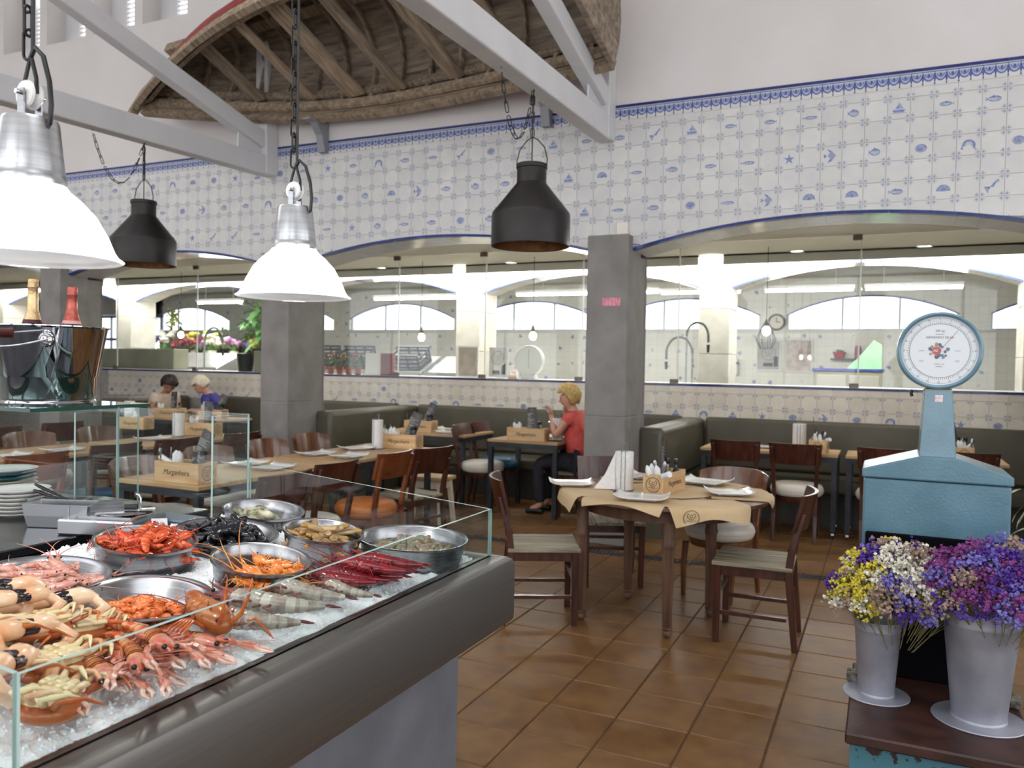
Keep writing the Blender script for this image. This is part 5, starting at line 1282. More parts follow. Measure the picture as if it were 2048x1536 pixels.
# ------------------------------------------------------------------ platform scale and flowers
def scale():
    teal = pm('hammered_teal_paint', H('527585'), H('5f8292'), rough=.26, scale=6, bump=.1, bscale=90, coat=.4); teal_rust = pm('worn_teal_paint', H('3f6c7a'), H('47757f'), rough=.5, scale=5)
    # rust patches on the lower front
    m, nt, b = nodes('rusty_teal'); L = nt.links.new; v = coords(nt, False); n = nt.nodes.new('ShaderNodeTexNoise'); n.inputs['Scale'].default_value = 26; n.inputs['Detail'].default_value = 6; L(v, n.inputs['Vector'])
    rp = nt.nodes.new('ShaderNodeValToRGB'); rp.color_ramp.elements[0].position = .56; rp.color_ramp.elements[0].color = rgb(H('417483')); rp.color_ramp.elements[1].position = .6; rp.color_ramp.elements[1].color = rgb(H('2e2019')); L(n.outputs['Fac'], rp.inputs['Fac']); L(rp.outputs[0], b.inputs['Base Color']); b.inputs['Roughness'].default_value = .6; rusty = m
    r = empty('platform_scale', T(.19, 3.4, 0)); tag(r, 'old teal platform scale with a round white dial', 'scale'); ox, oy = -.19, -3.4
    q = MB(); q.cbox((-.09+ox, 2.88+oy, .262), (.47+ox, 3.6+oy, .30), .006); pl = obj('platform', q, wood('rusty_platform', H('2a1712'), H('45281f'), rough=.5, scale=5, stretch=(2, 2, 2)), r)
    q = MB(); q.box((-.075+ox, 2.91+oy, .03), (.455+ox, 3.58+oy, .262)); obj('base', q, rusty, r)
    for x in (-.06, .42):
        for y in (2.96, 3.5): q = MB(); q.cyl((x+ox, y+oy, 0), (x+ox, y+oy, .035), .025, n=12); obj('foot', q, black_metal, r)
    for x in (-.085, .455):
        q = MB(); q.cbox((x-.02+ox, 3.36+oy, .30), (x+.02+ox, 3.42+oy, .335), .004); obj('lug', q, pm('rust_lug', H('33261f'), H('8a8a80'), rough=.6, scale=30), r)
    # cabinet body, sloping shoulders, tower
    q = MB(); M = T(0, 3.52+oy, 0) @ RX(90)
    q.box((-.068+ox, 3.52+oy, .3), (.442+ox, 3.82+oy, 1.075)); bevel(obj('body', q, teal, r), .008)
    q = MB(); poly = [(-.074, 1.078), (.448, 1.078), (.448, 1.112), (.257, 1.172), (.128, 1.172), (-.074, 1.112)]
    q.add([(x+ox, 3.512+oy, z) for x, z in poly]+[(x+ox, 3.828+oy, z) for x, z in poly], [(0,1,2,3,4,5)[::1], (11,10,9,8,7,6)]+[(i, 6+i, 6+(i+1)%6, (i+1)%6) for i in range(6)]); bevel(obj('shoulder_cover', q, teal, r), .006)
    q = MB(); za, zb = 1.168, 1.43; q.add([(.128+ox, 3.53+oy, za), (.257+ox, 3.53+oy, za), (.257+ox, 3.72+oy, za), (.128+ox, 3.72+oy, za), (.143+ox, 3.545+oy, zb), (.238+ox, 3.545+oy, zb), (.238+ox, 3.70+oy, zb), (.143+ox, 3.70+oy, zb)], [(3,2,1,0),(4,5,6,7),(0,1,5,4),(1,2,6,5),(2,3,7,6),(3,0,4,7)]); tw = obj('tower', q, teal, r); bevel(tw, .005)
    q = MB(); q.cbox((.178+ox, 3.541+oy, 1.385), (.206+ox, 3.545+oy, 1.412), .0005); obj('paper_label', q, pm('torn_label', H('e6dde0'), H('c9a9ac'), rough=.7, scale=90), tw)
    # dial head
    D = empty('dial_head', T(.19+ox, 3.6+oy, 1.585) @ RX(90), r); R_ = .152
    q = MB(); q.lathe([(.001, -.07), (.1, -.07), (R_-.01, -.055), (R_, -.04), (R_, .03), (R_-.002, .042), (R_-.009, .046), (R_-.017, .042), (R_-.018, .03)], 64); obj('drum', q, teal, D, smooth=40)
    q = MB(); q.lathe([(.001, .03), (R_-.016, .03)], 64); obj('dial_face', q, pm('dial_white', H('dcdbe0'), rough=.5), D)
    b2 = MB(); n = 96
    for (ra, rb) in ((.106, .1045), (.129, .1283)):
        b2.add([(ra*math.cos(2*PI*k/n), ra*math.sin(2*PI*k/n), .0305) for k in range(n)]+[(rb*math.cos(2*PI*k/n), rb*math.sin(2*PI*k/n), .0305) for k in range(n)], [(k, (k+1)%n, n+(k+1)%n, n+k) for k in range(n)])
    for k in range(100):
        a = 2*PI*k/100; l = .009 if k % 5 == 0 else .005; w = .0007; c, s = math.cos(a), math.sin(a)
        b2.add([((.1075)*c-w*s, .1075*s+w*c, .0305), (.1075*c+w*s, .1075*s-w*c, .0305), ((.1075+l)*c+w*s, (.1075+l)*s-w*c, .0305), ((.1075+l)*c-w*s, (.1075+l)*s+w*c, .0305)], [(0,1,2,3)])
    tk = obj('dial_marks', b2, ink, D); tag(tk, kind='stuff')
    for k in range(20):
        a = PI/2-2*PI*k/20; text_mesh('numeral', str(k*5) if k else '0', .0085, ink, 0, 0, T(.1235*math.cos(a), .1235*math.sin(a), .0305) @ RZ(math.degrees(a)-90), tk)
    for txt, z, s in (('200 kg', .078, .012), ('ARMANDO SILVA', .052, .0125), ('BALANÇAS', .064, .006), ('PORTO', -.062, .007), ('MINIMO 1 kg', -.052, .006)): text_mesh('dial_lettering', txt, s, ink, 0, 0, T(0, z, .0306), tk)
    for x in (-.062, .062): text_mesh('dial_lettering', '1,75 t', .008, ink, 0, 0, T(x, -.04, .0306), tk); text_mesh('dial_lettering', 'CLASSE III', .005, ink, 0, 0, T(x, 0, .0306), tk)
    # coat-of-arms like emblem in the middle
    e = MB()
    for k in range(22):
        a = random.uniform(0, 6.28); d = random.uniform(.018, .036); rr_ = random.uniform(.004, .008); e.lathe([(.001, 0), (rr_, 0)], 8, k % 3, M=T(d*math.cos(a), d*.85*math.sin(a), .0308+.0001*k))
    em = obj('emblem', e, [pm('emblem_blue', H('3d6a94'), rough=.5), pm('emblem_gold', H('a8893f'), rough=.5), pm('emblem_dark', H('3a3d4a'), rough=.5)], D)
    q = MB(); q.lathe([(.001, .0335), (.0155, .0335)], 24, M=T(-.01, 0, 0)); rd_ = obj('red_roundel', q, pm('emblem_red', H('b5302b'), rough=.4), em)
    text_mesh('monogram', 'AD', .016, paper, 0, 0, T(-.01, 0, .034), rd_)
    q = MB(); q.box((-.0007, 0, .0345), (.0007, .1, .035)); q.lathe([(.001, .035), (.006, .035)], 12); obj('pointer', q, pm('pointer_red', H('b0383a'), rough=.4), D, M=RZ(-38))
    g = MB(); g.lathe([(.001, .041), (R_-.017, .041)], 64); obj('cover_glass', g, glass_clear, D)
    q = MB(); q.tube([(-.09, -.155, 0), (-.094, -.17, 0), (-.09, -.182, 0)], .006, 8); obj('lock_knob', q, black_metal, D, smooth=50)
    q = MB(); q.cbox((-.05, -.165, -.03), (.05, -.148, .03), .004); obj('neck_plate', q, pm('brass_plate', H('9a8f72'), rough=.4, metal=.7), D)
    # dark board standing against the body
    q = MB(); q.cbox((-.055, 3.497, .302), (.43, 3.515, .865), .006); tag(obj('black_board', q, pm('blue_black_board', H('08080d'), rough=.9, spec=.1)), 'black board leaning on the scale body behind the flowers', 'board')
scale()
galv = pm('galvanised_zinc', H('9698a4'), H('abadb8'), rough=.5, metal=.55, scale=9, detail=8, bump=.05, rvar=.1)
def zinc_vase(x, y, z, h, rb, rt, rf, lab):
    q = MB(); prof = [(.001, .004), (rf, .0), (rf+.002, .003), (rf, .006), (rb+.003, .008), (rb+.002, .014), (rb, .016), (rt*.955, h*.86), (rt*.97, h*.87), (rt*.985, h*.885), (rt*.975, h*.9), (rt, h), (rt+.004, h+.002), (rt+.004, h-.003), (rt-.003, h-.004), (rb-.003, .02), (.001, .018)]
    q.lathe(prof, 48); o = obj('zinc_vase', q, galv, smooth=45, M=T(x, y, z)); tag(o, lab, 'vase', 'galvanised flower vases'); return o
zinc_vase(.0, 3.275, .3, .285, .062, .082, .114, 'smaller galvanised flower vase with yellow and white dried flowers')
zinc_vase(.325, 3.205, .3, .385, .085, .122, .146, 'taller galvanised flower vase with purple dried flowers')
def sprig(col, seed, hgt=.22, n=7):
    rd = random.Random(seed); o = MB()
    b = MB(); stem = [(0, 0, 0), (.004, 0, hgt*.4), (.0, .004, hgt*.75)]; b.tube(stem, .0014, 5); fl = MB()
    for k in range(n):
        a = rd.uniform(0, 6.28); d = rd.uniform(.012, .045); tip = Vector((d*math.cos(a), d*math.sin(a), hgt*rd.uniform(.82, 1.06)))
        b.tube([stem[1 if k % 3 else 2], ((tip.x*.4), tip.y*.4, hgt*.75), tip], .0009, 4)
        for j in range(9):
            c = tip+Vector((rd.gauss(0, .011), rd.gauss(0, .011), rd.gauss(0, .008))); s = rd.uniform(.0055, .0092)
            M = T(*c) @ Euler((rd.uniform(0, 6), rd.uniform(0, 6), 0)).to_matrix().to_4x4()
            fl.add([(0, 0, -s*.7)]+[(s*math.cos(q*PI/2.5), s*math.sin(q*PI/2.5), s*(.5 if q % 2 else .75)) for q in range(5)]+[(0, 0, .1*s)], [(0, (q+1)%5+1, q+1) for q in range(5)]+[(6, q+1, (q+1)%5+1) for q in range(5)], 0, M)
    return b, fl
STEM = pm('dry_stem', H('6e6a45'), H('8a7f58'), rough=.8, scale=20)
FLC = {'yellow': pm('statice_yellow', H('c2b02a'), H('e0d455'), rough=.7, scale=60), 'white': pm('statice_white', H('d2cdbb'), H('e8e3d6'), rough=.7, scale=60), 'purple': pm('statice_purple', H('3b1f7a'), H('5a35a0'), rough=.7, scale=60), 'lilac': pm('statice_lilac', H('5f56a4'), H('7d74bc'), rough=.7, scale=60), 'magenta': pm('statice_magenta', H('6e2a6e'), H('8e4688'), rough=.7, scale=60), 'dusty': pm('statice_dusty', H('8a7468'), H('a89080'), rough=.7, scale=60)}
SPR = {}
def sprig_obj(col, var):
    k = (col, var)
    if k not in SPR:
        b, f = sprig(col, hash(col) % 97 if False else sum(map(ord, col))+var*13); me = b.mesh('stem', STEM); mf = f.mesh('blossom', FLC[col]); SPR[k] = (me, mf)
    return SPR[k]
def bouquet(x, y, z, R_, spread, mix, n, seed, hgt, lab):
    rd = random.Random(seed)
    for k in range(n):
        t = math.sqrt((k+.5)/n); a = k*2.399; th = t*spread; col = mix(t, a, rd); me, mf = sprig_obj(col, rd.randrange(3))
        M = T(x+R_*.5*t*math.cos(a), y+R_*.5*t*math.sin(a), z) @ RZ(math.degrees(a)) @ RY(th) @ T(0, 0, (hgt-.22)*(1-.8*t*t)+rd.uniform(-.02, .02)) @ RZ(rd.uniform(0, 360))
        o = obj('statice_stem', me, None, M=M); tag(o, '%s dried statice stem in the %s' % (col, lab), 'flower', '%s stems in the %s' % (col, lab)); tag(obj('blossom', mf, None, o), kind='stuff')
def mixA(t, a, rd):
    d = math.degrees(a) % 360
    if 150 < d < 260 and t > .35: return rd.choice(('yellow', 'yellow', 'purple', 'white', 'dusty'))
    if 40 < d <= 150: return rd.choice(('yellow', 'yellow', 'dusty', 'purple', 'dusty'))
    return rd.choice(('white', 'white', 'white', 'purple', 'dusty', 'lilac'))
def mixB(t, a, rd): return rd.choice(('purple', 'purple', 'magenta', 'magenta', 'lilac', 'dusty', 'purple')) if rd.random() > .08 else 'yellow'
bouquet(.06, 3.275, .46, .085, 40, mixA, 90, 3, .40, 'smaller vase')
bouquet(.37, 3.205, .55, .13, 44, mixB, 96, 5, .36, 'taller vase')
# variegated plant peeking in at the right edge
def ficus():
    r = empty('potted_ficus', T(.83, 4.05, 0)); tag(r, 'variegated potted ficus leaning in at the picture edge', 'plant'); rd = random.Random(4)
    q = MB(); q.lathe([(.001, 0), (.12, 0), (.15, .28), (.16, .285), (.155, .3), (.14, .28), (.001, .27)], 28); obj('pot', q, pm('clay_pot', H('6a5a50'), rough=.7), r, smooth=40)
    q = MB(); q.tube([(0, 0, .25), (-.02, 0, .6), (-.05, -.02, .95)], [.018, .014, .008], 8); obj('trunk', q, wd_leg, r, smooth=50)
    lm = pm('variegated_leaf', H('3f5a35'), H('c9cdb2'), rough=.5, scale=22, lo=.45, hi=.6)
    l = MB(); l.sheet(lambda u, v: ((v-.0)*.085, (u-.5)*.036*math.sin(PI*min(1, v*.95+.05))**.8, -.03*v*v+.006*abs(u-.5)), 4, 7); me = l.mesh('leaf', lm, 60)
    for k in range(34):
        a = 180+rd.uniform(-90, 90); zz = rd.uniform(.72, 1.02); ln = rd.uniform(.1, .3); bx, by = ln*math.cos(rad(a)), ln*math.sin(rad(a))
        q = MB(); q.tube([(-.04, 0, zz-.05), (bx*.6-.03, by*.6, zz+.02), (bx-.03, by, zz)], .003, 5); 
        if k % 3 == 0: obj('branch', q, wd_leg, r)
        obj('leaf', me, None, r, M=T(bx-.03, by, zz) @ RZ(a+rd.uniform(-50, 50)) @ RY(rd.uniform(5, 50)))
ficus()
# ------------------------------------------------------------------ seafood
def sea(name, c1, c2, rough=.18, scale=40, **k): return pm(name, H(c1), H(c2), rough=rough, scale=scale, spec=.6, **k)
M_RED = [sea('red_prawn_shell', 'd05a2c', 'b8331c'), sea('red_prawn_band', 'e08a58', 'cf5a30'), sea('red_prawn_leg', 'a8281c', 'c2502c')]
M_ORG = [sea('orange_prawn_shell', 'e08a3c', 'd4682a'), sea('orange_prawn_band', 'eaa860', 'd9803a'), sea('orange_prawn_leg', 'd8782c', 'e6a850')]
M_PNK = [sea('pink_prawn_shell', 'd8a595', 'c98878'), sea('pink_prawn_band', 'e2c0b2', 'd49c8c'), sea('pink_prawn_leg', 'c98474', 'd8a08e')]
M_SML = [sea('small_shrimp_shell', 'e6803c', 'd9622a'), sea('small_shrimp_band', 'efa468', 'e07c40'), sea('small_shrimp_leg', 'd8622c', 'e68a4a')]
M_SCA = [sea('scarlet_prawn_shell', '7c1420', '941f28', rough=.12), sea('scarlet_prawn_band', '5f0d18', '8a1c26', rough=.12), sea('scarlet_prawn_leg', '6a101a', '93232a')]
M_TIG = [sea('tiger_prawn_shell', 'bdb9aa', '8f8478', rough=.16, scale=22), sea('tiger_prawn_band', '84726a', 'a39a8c', rough=.16), sea('tiger_prawn_leg', '6a3438', '87504c')]
M_LNG = [sea('langoustine_shell', 'dba878', 'cf8a58'), sea('langoustine_band', 'cf6a34', 'c2522a'), sea('langoustine_leg', 'd99a86', 'c25a48')]
M_LOB = [sea('lobster_shell', '98501f', 'b06a30', scale=18), sea('lobster_band', '8a3c18', 'a85a2a'), sea('lobster_leg', 'b04a22', 'c8703a')]
EYE = pm('black_eye', H('0c0a0a'), rough=.08)
def body_path(L, curl, n=16):
    pts = []; a = 0; p = Vector((0, 0, 0)); st = L/n
    for i in range(n+1):
        pts.append(p.copy()); t = i/n; a += rad(curl)*(0.2 if t < .35 else 1.35)/n; p = p+Vector((-math.cos(a)*st, -math.sin(a)*st, 0))
    return pts
def prawn_parts(L, curl, mats, band=2, thick=.085, legs=True, ant=1.0, antr=.0009, big=False, leglen=1):
    pts = body_path(L, curl); n = len(pts)-1
    prof = [.012, .045, .072, .088, .095, .096, .098, .094, .09, .086, .08, .073, .066, .057, .048, .04, .03]
    b = MB(); ns = 10; vs = []
    for i, p in enumerate(pts):
        d = (pts[min(i+1, n)]-pts[max(i-1, 0)]).normalized(); side = Vector((-d.y, d.x, 0)); r = prof[i]/.098*thick*L
        for k in range(ns):
            a = 2*PI*k/ns; vs.append(p+side*math.cos(a)*r*1.0+Vector((0, 0, 1))*math.sin(a)*r*.72)
    fs = []; mi = []
    for i in range(n):
        for k in range(ns): fs.append((i*ns+k, i*ns+(k+1)%ns, (i+1)*ns+(k+1)%ns, (i+1)*ns+k)); mi.append(2 if (big and i < 5) else 1 if (i > 5 and i % band == 0) else 0)
    # overlapping abdominal plates
    b.v = [tuple(v) for v in vs]; b.f = fs+[tuple(range(ns)), tuple(n*ns+k for k in range(ns-1, -1, -1))]; b.m = mi+[0, 0]
    for i in range(6, 15, 2 if not big else 1):
        p = pts[i]; d = (pts[i+1]-pts[i-1]).normalized(); side = Vector((-d.y, d.x, 0)); r = prof[i]/.098*thick*L*1.07; ring = []
        for q, rr_ in ((p-d*L*.012, r), (p+d*L*.03, r*.9)):
            for k in range(ns): a = 2*PI*k/ns; ring.append(q+side*math.cos(a)*rr_+Vector((0, 0, 1))*math.sin(a)*rr_*.74)
        b.add(ring, [(k, (k+1)%ns, ns+(k+1)%ns, ns+k) for k in range(ns)], 1 if (i//2) % 2 else 0)
    f = MB(); d = (pts[-1]-pts[-2]).normalized(); side = Vector((-d.y, d.x, 0))
    for a in (-38, -14, 14, 38):
        v = d*math.cos(rad(a))+side*math.sin(rad(a)); w = Vector((-v.y, v.x, 0)); o = pts[-1]-d*.01*L; l = L*.16
        f.add([o, o+v*l*.5+w*L*.028+Vector((0, 0, .004)), o+v*l, o+v*l*.5-w*L*.028+Vector((0, 0, .004)), o+v*l*.5+Vector((0, 0, -.002))], [(0, 1, 2), (0, 2, 3), (0, 4, 1), (1, 4, 2), (2, 4, 3), (3, 4, 0)])
    r = MB()   # rostrum
    r.tube([pts[2]+Vector((0, .0, thick*L*.4)), pts[0]+Vector((L*.03, 0, thick*L*.55)), pts[0]+Vector((L*.13, 0, thick*L*.8))], [.018*L, .012*L, .002*L], 5)
    lg = []
    if legs:
        rd = random.Random(int(L*1000+curl))
        for k in range(8 if big else 7):
            i = 3+k; p = pts[i]; d = (pts[i+1]-pts[i-1]).normalized(); side = Vector((d.y, -d.x, 0)); q = MB(); s = -1 if curl > 0 else 1; side = side*-s
            l = L*(.2 if k < 5 else .12)*leglen; q.tube([p+side*thick*L*.6, p+side*(thick*L+l*.5)+d*-.03*L+Vector((0, 0, rd.uniform(-.01, .01))), p+side*(thick*L+l)+d*.05*L+Vector((0, 0, rd.uniform(-.02, .01)))], [.014*L, .010*L, .003*L], 5); lg.append(q)
    an = []
    rd = random.Random(int(L*997+curl*3))
    for s in (-1, 1):
        q = MB(); p = pts[0]; P_ = [p]
        dr = Vector((1, s*.25, .35)); 
        for k in range(1, 9): dr = dr+Vector((rd.uniform(-.1, .05), s*rd.uniform(.0, .16), rd.uniform(-.14, .06))); P_.append(P_[-1]+dr.normalized()*L*ant/8)
        q.tube(P_, [antr*(1.6-1.2*k/8) for k in range(9)], 4, caps=False); an.append(q)
    ey = []
    for s in (-1, 1):
        q = MB(); q.ell(pts[1]+Vector((.01*L, s*thick*L*.55, thick*L*.35)), (.018*L,)*3, 8, 6); ey.append(q)
    return b, f, r, lg, an, ey, pts
def make_prawn(name, L, curl, mats, **kw):
    b, f, r, lg, an, ey, pts = prawn_parts(L, curl, mats, **kw); c = T(L*.5*math.cos(rad(curl*.35)), L*.5*math.sin(rad(curl*.35)), 0)
    o = obj(name, b, mats, smooth=50)
    obj('tail_fan', f, mats[2], o); obj('rostrum', r, mats[2], o, smooth=60)
    for q in lg: obj('leg', q, mats[2], o, smooth=60)
    for q in (an if kw.get('ant', 1) else []): obj('antenna', q, mats[2], o, smooth=60)
    for q in ey: obj('eye', q, EYE, o, smooth=60)
    for x in [o]+list(o.children): x.data.transform(c)
    return o
def fill_bowl(key, protos, n, lab, cat, grp, fill, heap, rmax, seed, tilt=25, sc=(.9, 1.1), off=(0, 0), flat=1):
    M, R_, h = BOWL[key]; rd = random.Random(seed); first = {}
    for k in range(n):
        t = math.sqrt((k+.3)/n)*rmax; a = k*2.399963+rd.uniform(-.3, .3); x, y = off[0]+R_*t*math.cos(a), off[1]+R_*t*math.sin(a)
        z = h*fill+h*heap*(1-(t/rmax)**2)+rd.uniform(-.006, .006)
        MM = M @ T(x, y, z) @ RZ(rd.uniform(0, 360)) @ RX(rd.uniform(-tilt, tilt)*flat) @ RY(rd.uniform(-tilt, tilt)) @ SC(rd.uniform(*sc))
        i = k % len(protos)
        if i not in first: first[i] = 1; o = protos[i]; o.matrix_basis = MM; tag(o, lab, cat, grp)
        else: clone(protos[i], MM, lab, grp, cat)
fill_bowl('red', [make_prawn('red_prawn', .125, 110, M_RED, thick=.135, leglen=.6, ant=.8), make_prawn('red_prawn', .12, -90, M_RED, thick=.135, leglen=.6, ant=0), make_prawn('red_prawn', .125, 60, M_RED, thick=.135, leglen=.6, ant=0)], 22, 'cooked red prawn heaped in the steel bowl by the slicer', 'prawn', 'red prawns in their bowl', .62, .45, .74, 5)
fill_bowl('oran', [make_prawn('orange_prawn', .115, 120, M_ORG, thick=.14, leglen=.7), make_prawn('orange_prawn', .11, -100, M_ORG, thick=.14, leglen=.7, ant=0)], 12, 'cooked orange prawn in the middle steel bowl', 'prawn', 'orange prawns in their bowl', .5, .3, .58, 6, off=(.03, -.02))
fill_bowl('pink', [make_prawn('pink_prawn', .125, 85, M_PNK, thick=.11, leglen=.5, ant=0), make_prawn('pink_prawn', .12, -60, M_PNK, thick=.11, leglen=.5, ant=0), make_prawn('pink_prawn', .13, 40, M_PNK, thick=.105, leglen=.5, ant=.6)], 30, 'raw pink prawn in the shallow dish at the counter edge', 'prawn', 'pink prawns in their dish', .55, .45, .74, 7, tilt=14)
fill_bowl('small', [make_prawn('small_shrimp', .058, 150, M_SML, thick=.185, legs=False, ant=0), make_prawn('small_shrimp', .055, -130, M_SML, thick=.185, legs=False, ant=0), make_prawn('small_shrimp', .058, 90, M_SML, thick=.18, legs=False, ant=.7, antr=.0005)], 66, 'small orange shrimp in the shallow dish', 'shrimp', 'small shrimps in their dish', .35, .45, .66, 8, tilt=18, off=(.03, -.03))
def mussel(L=.062):
    def half(sz):
        b = MB(); nu, nv = 12, 8
        def fn(u, v):
            a = u*2*PI; t = v*PI/2; w = L*.24*math.sin(t); x = math.cos(a)*L*.5*math.sin(t)
            taper = 1-.45*(x/(L*.5)); return (x, math.sin(a)*w*taper, sz*L*.16*math.cos(t)**.8 if v < 1 else 0)
        b.sheet(fn, nu, nv); return b
    o = obj('mussel', half(1), sea('mussel_shell', '0b0c12', '1c1b22', rough=.14, scale=30), smooth=60); obj('lower_valve', half(-1), MAT['mussel_shell'], o, smooth=60); return o
fill_bowl('mussel', [mussel(), mussel(.07)], 60, 'black mussel in the shallow steel dish', 'mussel', 'mussels in their dish', .62, .75, .74, 9, tilt=40)
def clam(L, m):
    def half(s):
        b = MB()
        def fn(u, v):
            a = u*2*PI; t = v*PI/2; rr_ = math.sin(t)*(1+.012*math.sin(v*30)); return (math.cos(a)*L*.5*rr_, math.sin(a)*L*.42*rr_-.1*L*(1-v), s*L*.24*math.cos(t)**.8 if v < 1 else 0)
        b.sheet(fn, 14, 8); return b
    o = obj('clam', half(1), m, smooth=50); obj('lower_valve', half(-1), m, o, smooth=50); return o
fill_bowl('clam', [clam(.038, sea('clam_shell_olive', '5a5542', '857f66', scale=60)), clam(.034, sea('clam_shell_grey', '63625a', '918e80', scale=60)), clam(.036, sea('clam_shell_tan', '755f46', '9a8466', scale=60))], 84, 'ribbed grey-brown clam in the large corner bowl', 'clam', 'clams in their bowl', .58, .25, .8, 10, tilt=55)
def razor(L=.105):
    b = MB(); b.tube([(-L/2, 0, 0), (-L/2+.004, 0, 0), (0, .002, 0), (L/2-.004, 0, 0), (L/2, 0, 0)], [.0085, .0105, .011, .0105, .009], 10, sq=.65)
    o = obj('razor_clam', b, pm('razor_shell', H('8a6a44'), H('b59a6c'), rough=.25, scale=12, stretch=(1, 8, 8), spec=.6), smooth=50)
    f = MB(); f.tube([(L/2-.004, 0, 0), (L/2+.012, .002, 0), (L/2+.02, .004, -.002)], [.006, .0068, .003], 8); obj('foot', f, sea('razor_flesh', 'b08a4a', '9a7236'), o, smooth=60); return o
fill_bowl('razor', [razor(.118), razor(.105)], 34, 'long brown razor clam in the steel bowl', 'razor clam', 'razor clams in their bowl', .55, .4, .52, 12, tilt=18)
def oyster(seed):
    b = MB(); L = .1
    def fn(u, v):
        a = u*2*PI; t = v*PI; rr_ = math.sin(t); x = math.cos(a)*rr_*L*.5; y = math.sin(a)*rr_*L*.33*(1-.3*math.cos(a)); z = math.cos(t)*L*.17
        n = mnoise.noise(Vector((x*60, y*60, z*60+seed)))*.006+mnoise.noise(Vector((x*140, y*140, z*140+seed)))*.003; return (x+n, y+n*.6, z+n*1.2)
    b.sheet(fn, 22, 14); o = obj('oyster', b, pm('oyster_shell', H('5f6349'), H('cfc9ac'), rough=.45, scale=28, detail=8, bump=.5, bscale=60, lo=.38, hi=.6), smooth=40); return o
fill_bowl('oyster', [oyster(1), oyster(7), oyster(12)], 6, 'rough greenish oyster in the rear steel bowl', 'oyster', 'oysters in their bowl', .5, .3, .5, 14, tilt=30, off=(.0, -.02))

def place(o, x, y, dz, yaw, roll, lab, cat, grp, s=1, pitch=0):
    o.matrix_basis = T(x, y, ice_z(x)+dz) @ RZ(yaw) @ RY(4) @ RX(roll) @ RY(pitch) @ SC(s); tag(o, lab, cat, grp); return o
# big tiger prawns, scarlet prawns
tp = make_prawn('tiger_prawn', .27, 80, M_TIG, thick=.125, big=True, ant=.7, antr=.0016)
place(tp, -1.17, 1.345, .034, 168, 12, 'largest grey striped tiger prawn, curving toward the glass', 'prawn', 'tiger prawns on the ice')
for x, y, yaw, s, lab in ((-1.17, 1.455, 158, .85, 'grey striped tiger prawn lying under the orange prawn bowl'), (-1.14, 1.245, 178, .85, 'grey striped tiger prawn touching the lobster'), (-1.1, 1.515, 150, .6, 'short dark tiger prawn tail beside the scarlet prawns')):
    clone(tp, T(x, y, ice_z(x)+.034) @ RZ(yaw) @ RX(12) @ SC(s), lab, 'tiger prawns on the ice', 'prawn')
sp_ = make_prawn('scarlet_prawn', .19, 70, M_SCA, thick=.135, big=True, ant=.6, antr=.001)
place(sp_, -1.17, 1.585, .024, 170, 10, 'first scarlet prawn of the fan, nearest the tiger prawns', 'prawn', 'scarlet prawns on the ice')
sl = ['second scarlet prawn of the fan', 'third scarlet prawn of the fan', 'fourth scarlet prawn of the fan', 'fifth scarlet prawn of the fan', 'scarlet prawn lying on top of the fan', 'scarlet prawn at the rim of the clam bowl']
for k, (x, y, yaw, dz) in enumerate(((-1.16, 1.625, 172, .026), (-1.15, 1.665, 176, .026), (-1.15, 1.705, 178, .028), (-1.16, 1.745, 182, .026), (-1.13, 1.65, 168, .05), (-1.12, 1.71, 172, .052))):
    clone(sp_, T(x, y, ice_z(x)+dz) @ RZ(yaw) @ RX(10), sl[k]+', counted from the tiger prawns' if k < 4 else sl[k], 'scarlet prawns on the ice', 'prawn')
# langoustines
def langoustine():
    b, f, r, lg, an, ey, pts = prawn_parts(.2, 34, M_LNG, thick=.105, big=True, ant=.5, antr=.0009); o = obj('langoustine', b, M_LNG, smooth=50)
    obj('tail_fan', f, M_LNG[1], o); obj('rostrum', r, M_LNG[1], o, smooth=60)
    for q in lg: obj('leg', q, M_LNG[2], o, smooth=60)
    for q in an: obj('antenna', q, M_LNG[2], o, smooth=60)
    for s in (-1, 1):
        q = MB(); q.ell(pts[1]+Vector((.006, s*.011, .008)), (.0055,)*3, 10, 8); obj('eye', q, EYE, o, smooth=60)
        q = MB(); p = pts[4]+Vector((0, s*.012, 0)); e1 = p+Vector((.05, s*.03, -.004)); e2 = e1+Vector((.035, s*.004, 0))
        q.tube([p, (p+e1)/2+Vector((0, s*.006, .004)), e1], [.005, .006, .0065], 6); q.tube([e1, e1+(e2-e1)*.3, e2, e2+Vector((.012, 0, 0))], [.006, .0105, .0095, .008], 6, sq=.8); c = obj('claw', q, pm('langoustine_claw', H('c2573f'), H('e2b4a0'), rough=.2, scale=30, stretch=(1, 5, 5)), o, smooth=45)
        for dy in (-.004, .004):
            q = MB(); q.tube([e2+Vector((.008, dy, 0)), e2+Vector((.03, dy*1.8, 0)), e2+Vector((.05, dy*.4, 0))], [.005, .004, .0012], 6); obj('finger', q, sea('claw_tip', 'e8dcd2', 'd89a88'), c, smooth=50)
    for x in [o]+list(o.children)+[g for c in o.children for g in c.children]: x.data.transform(T(.06, 0, 0))
    return o
lo = langoustine(); LG = 'langoustines on the ice'
place(lo, -1.16, 1.05, .03, -12, 6, 'langoustine with raised claws beside the shrimp dish', 'langoustine', LG)
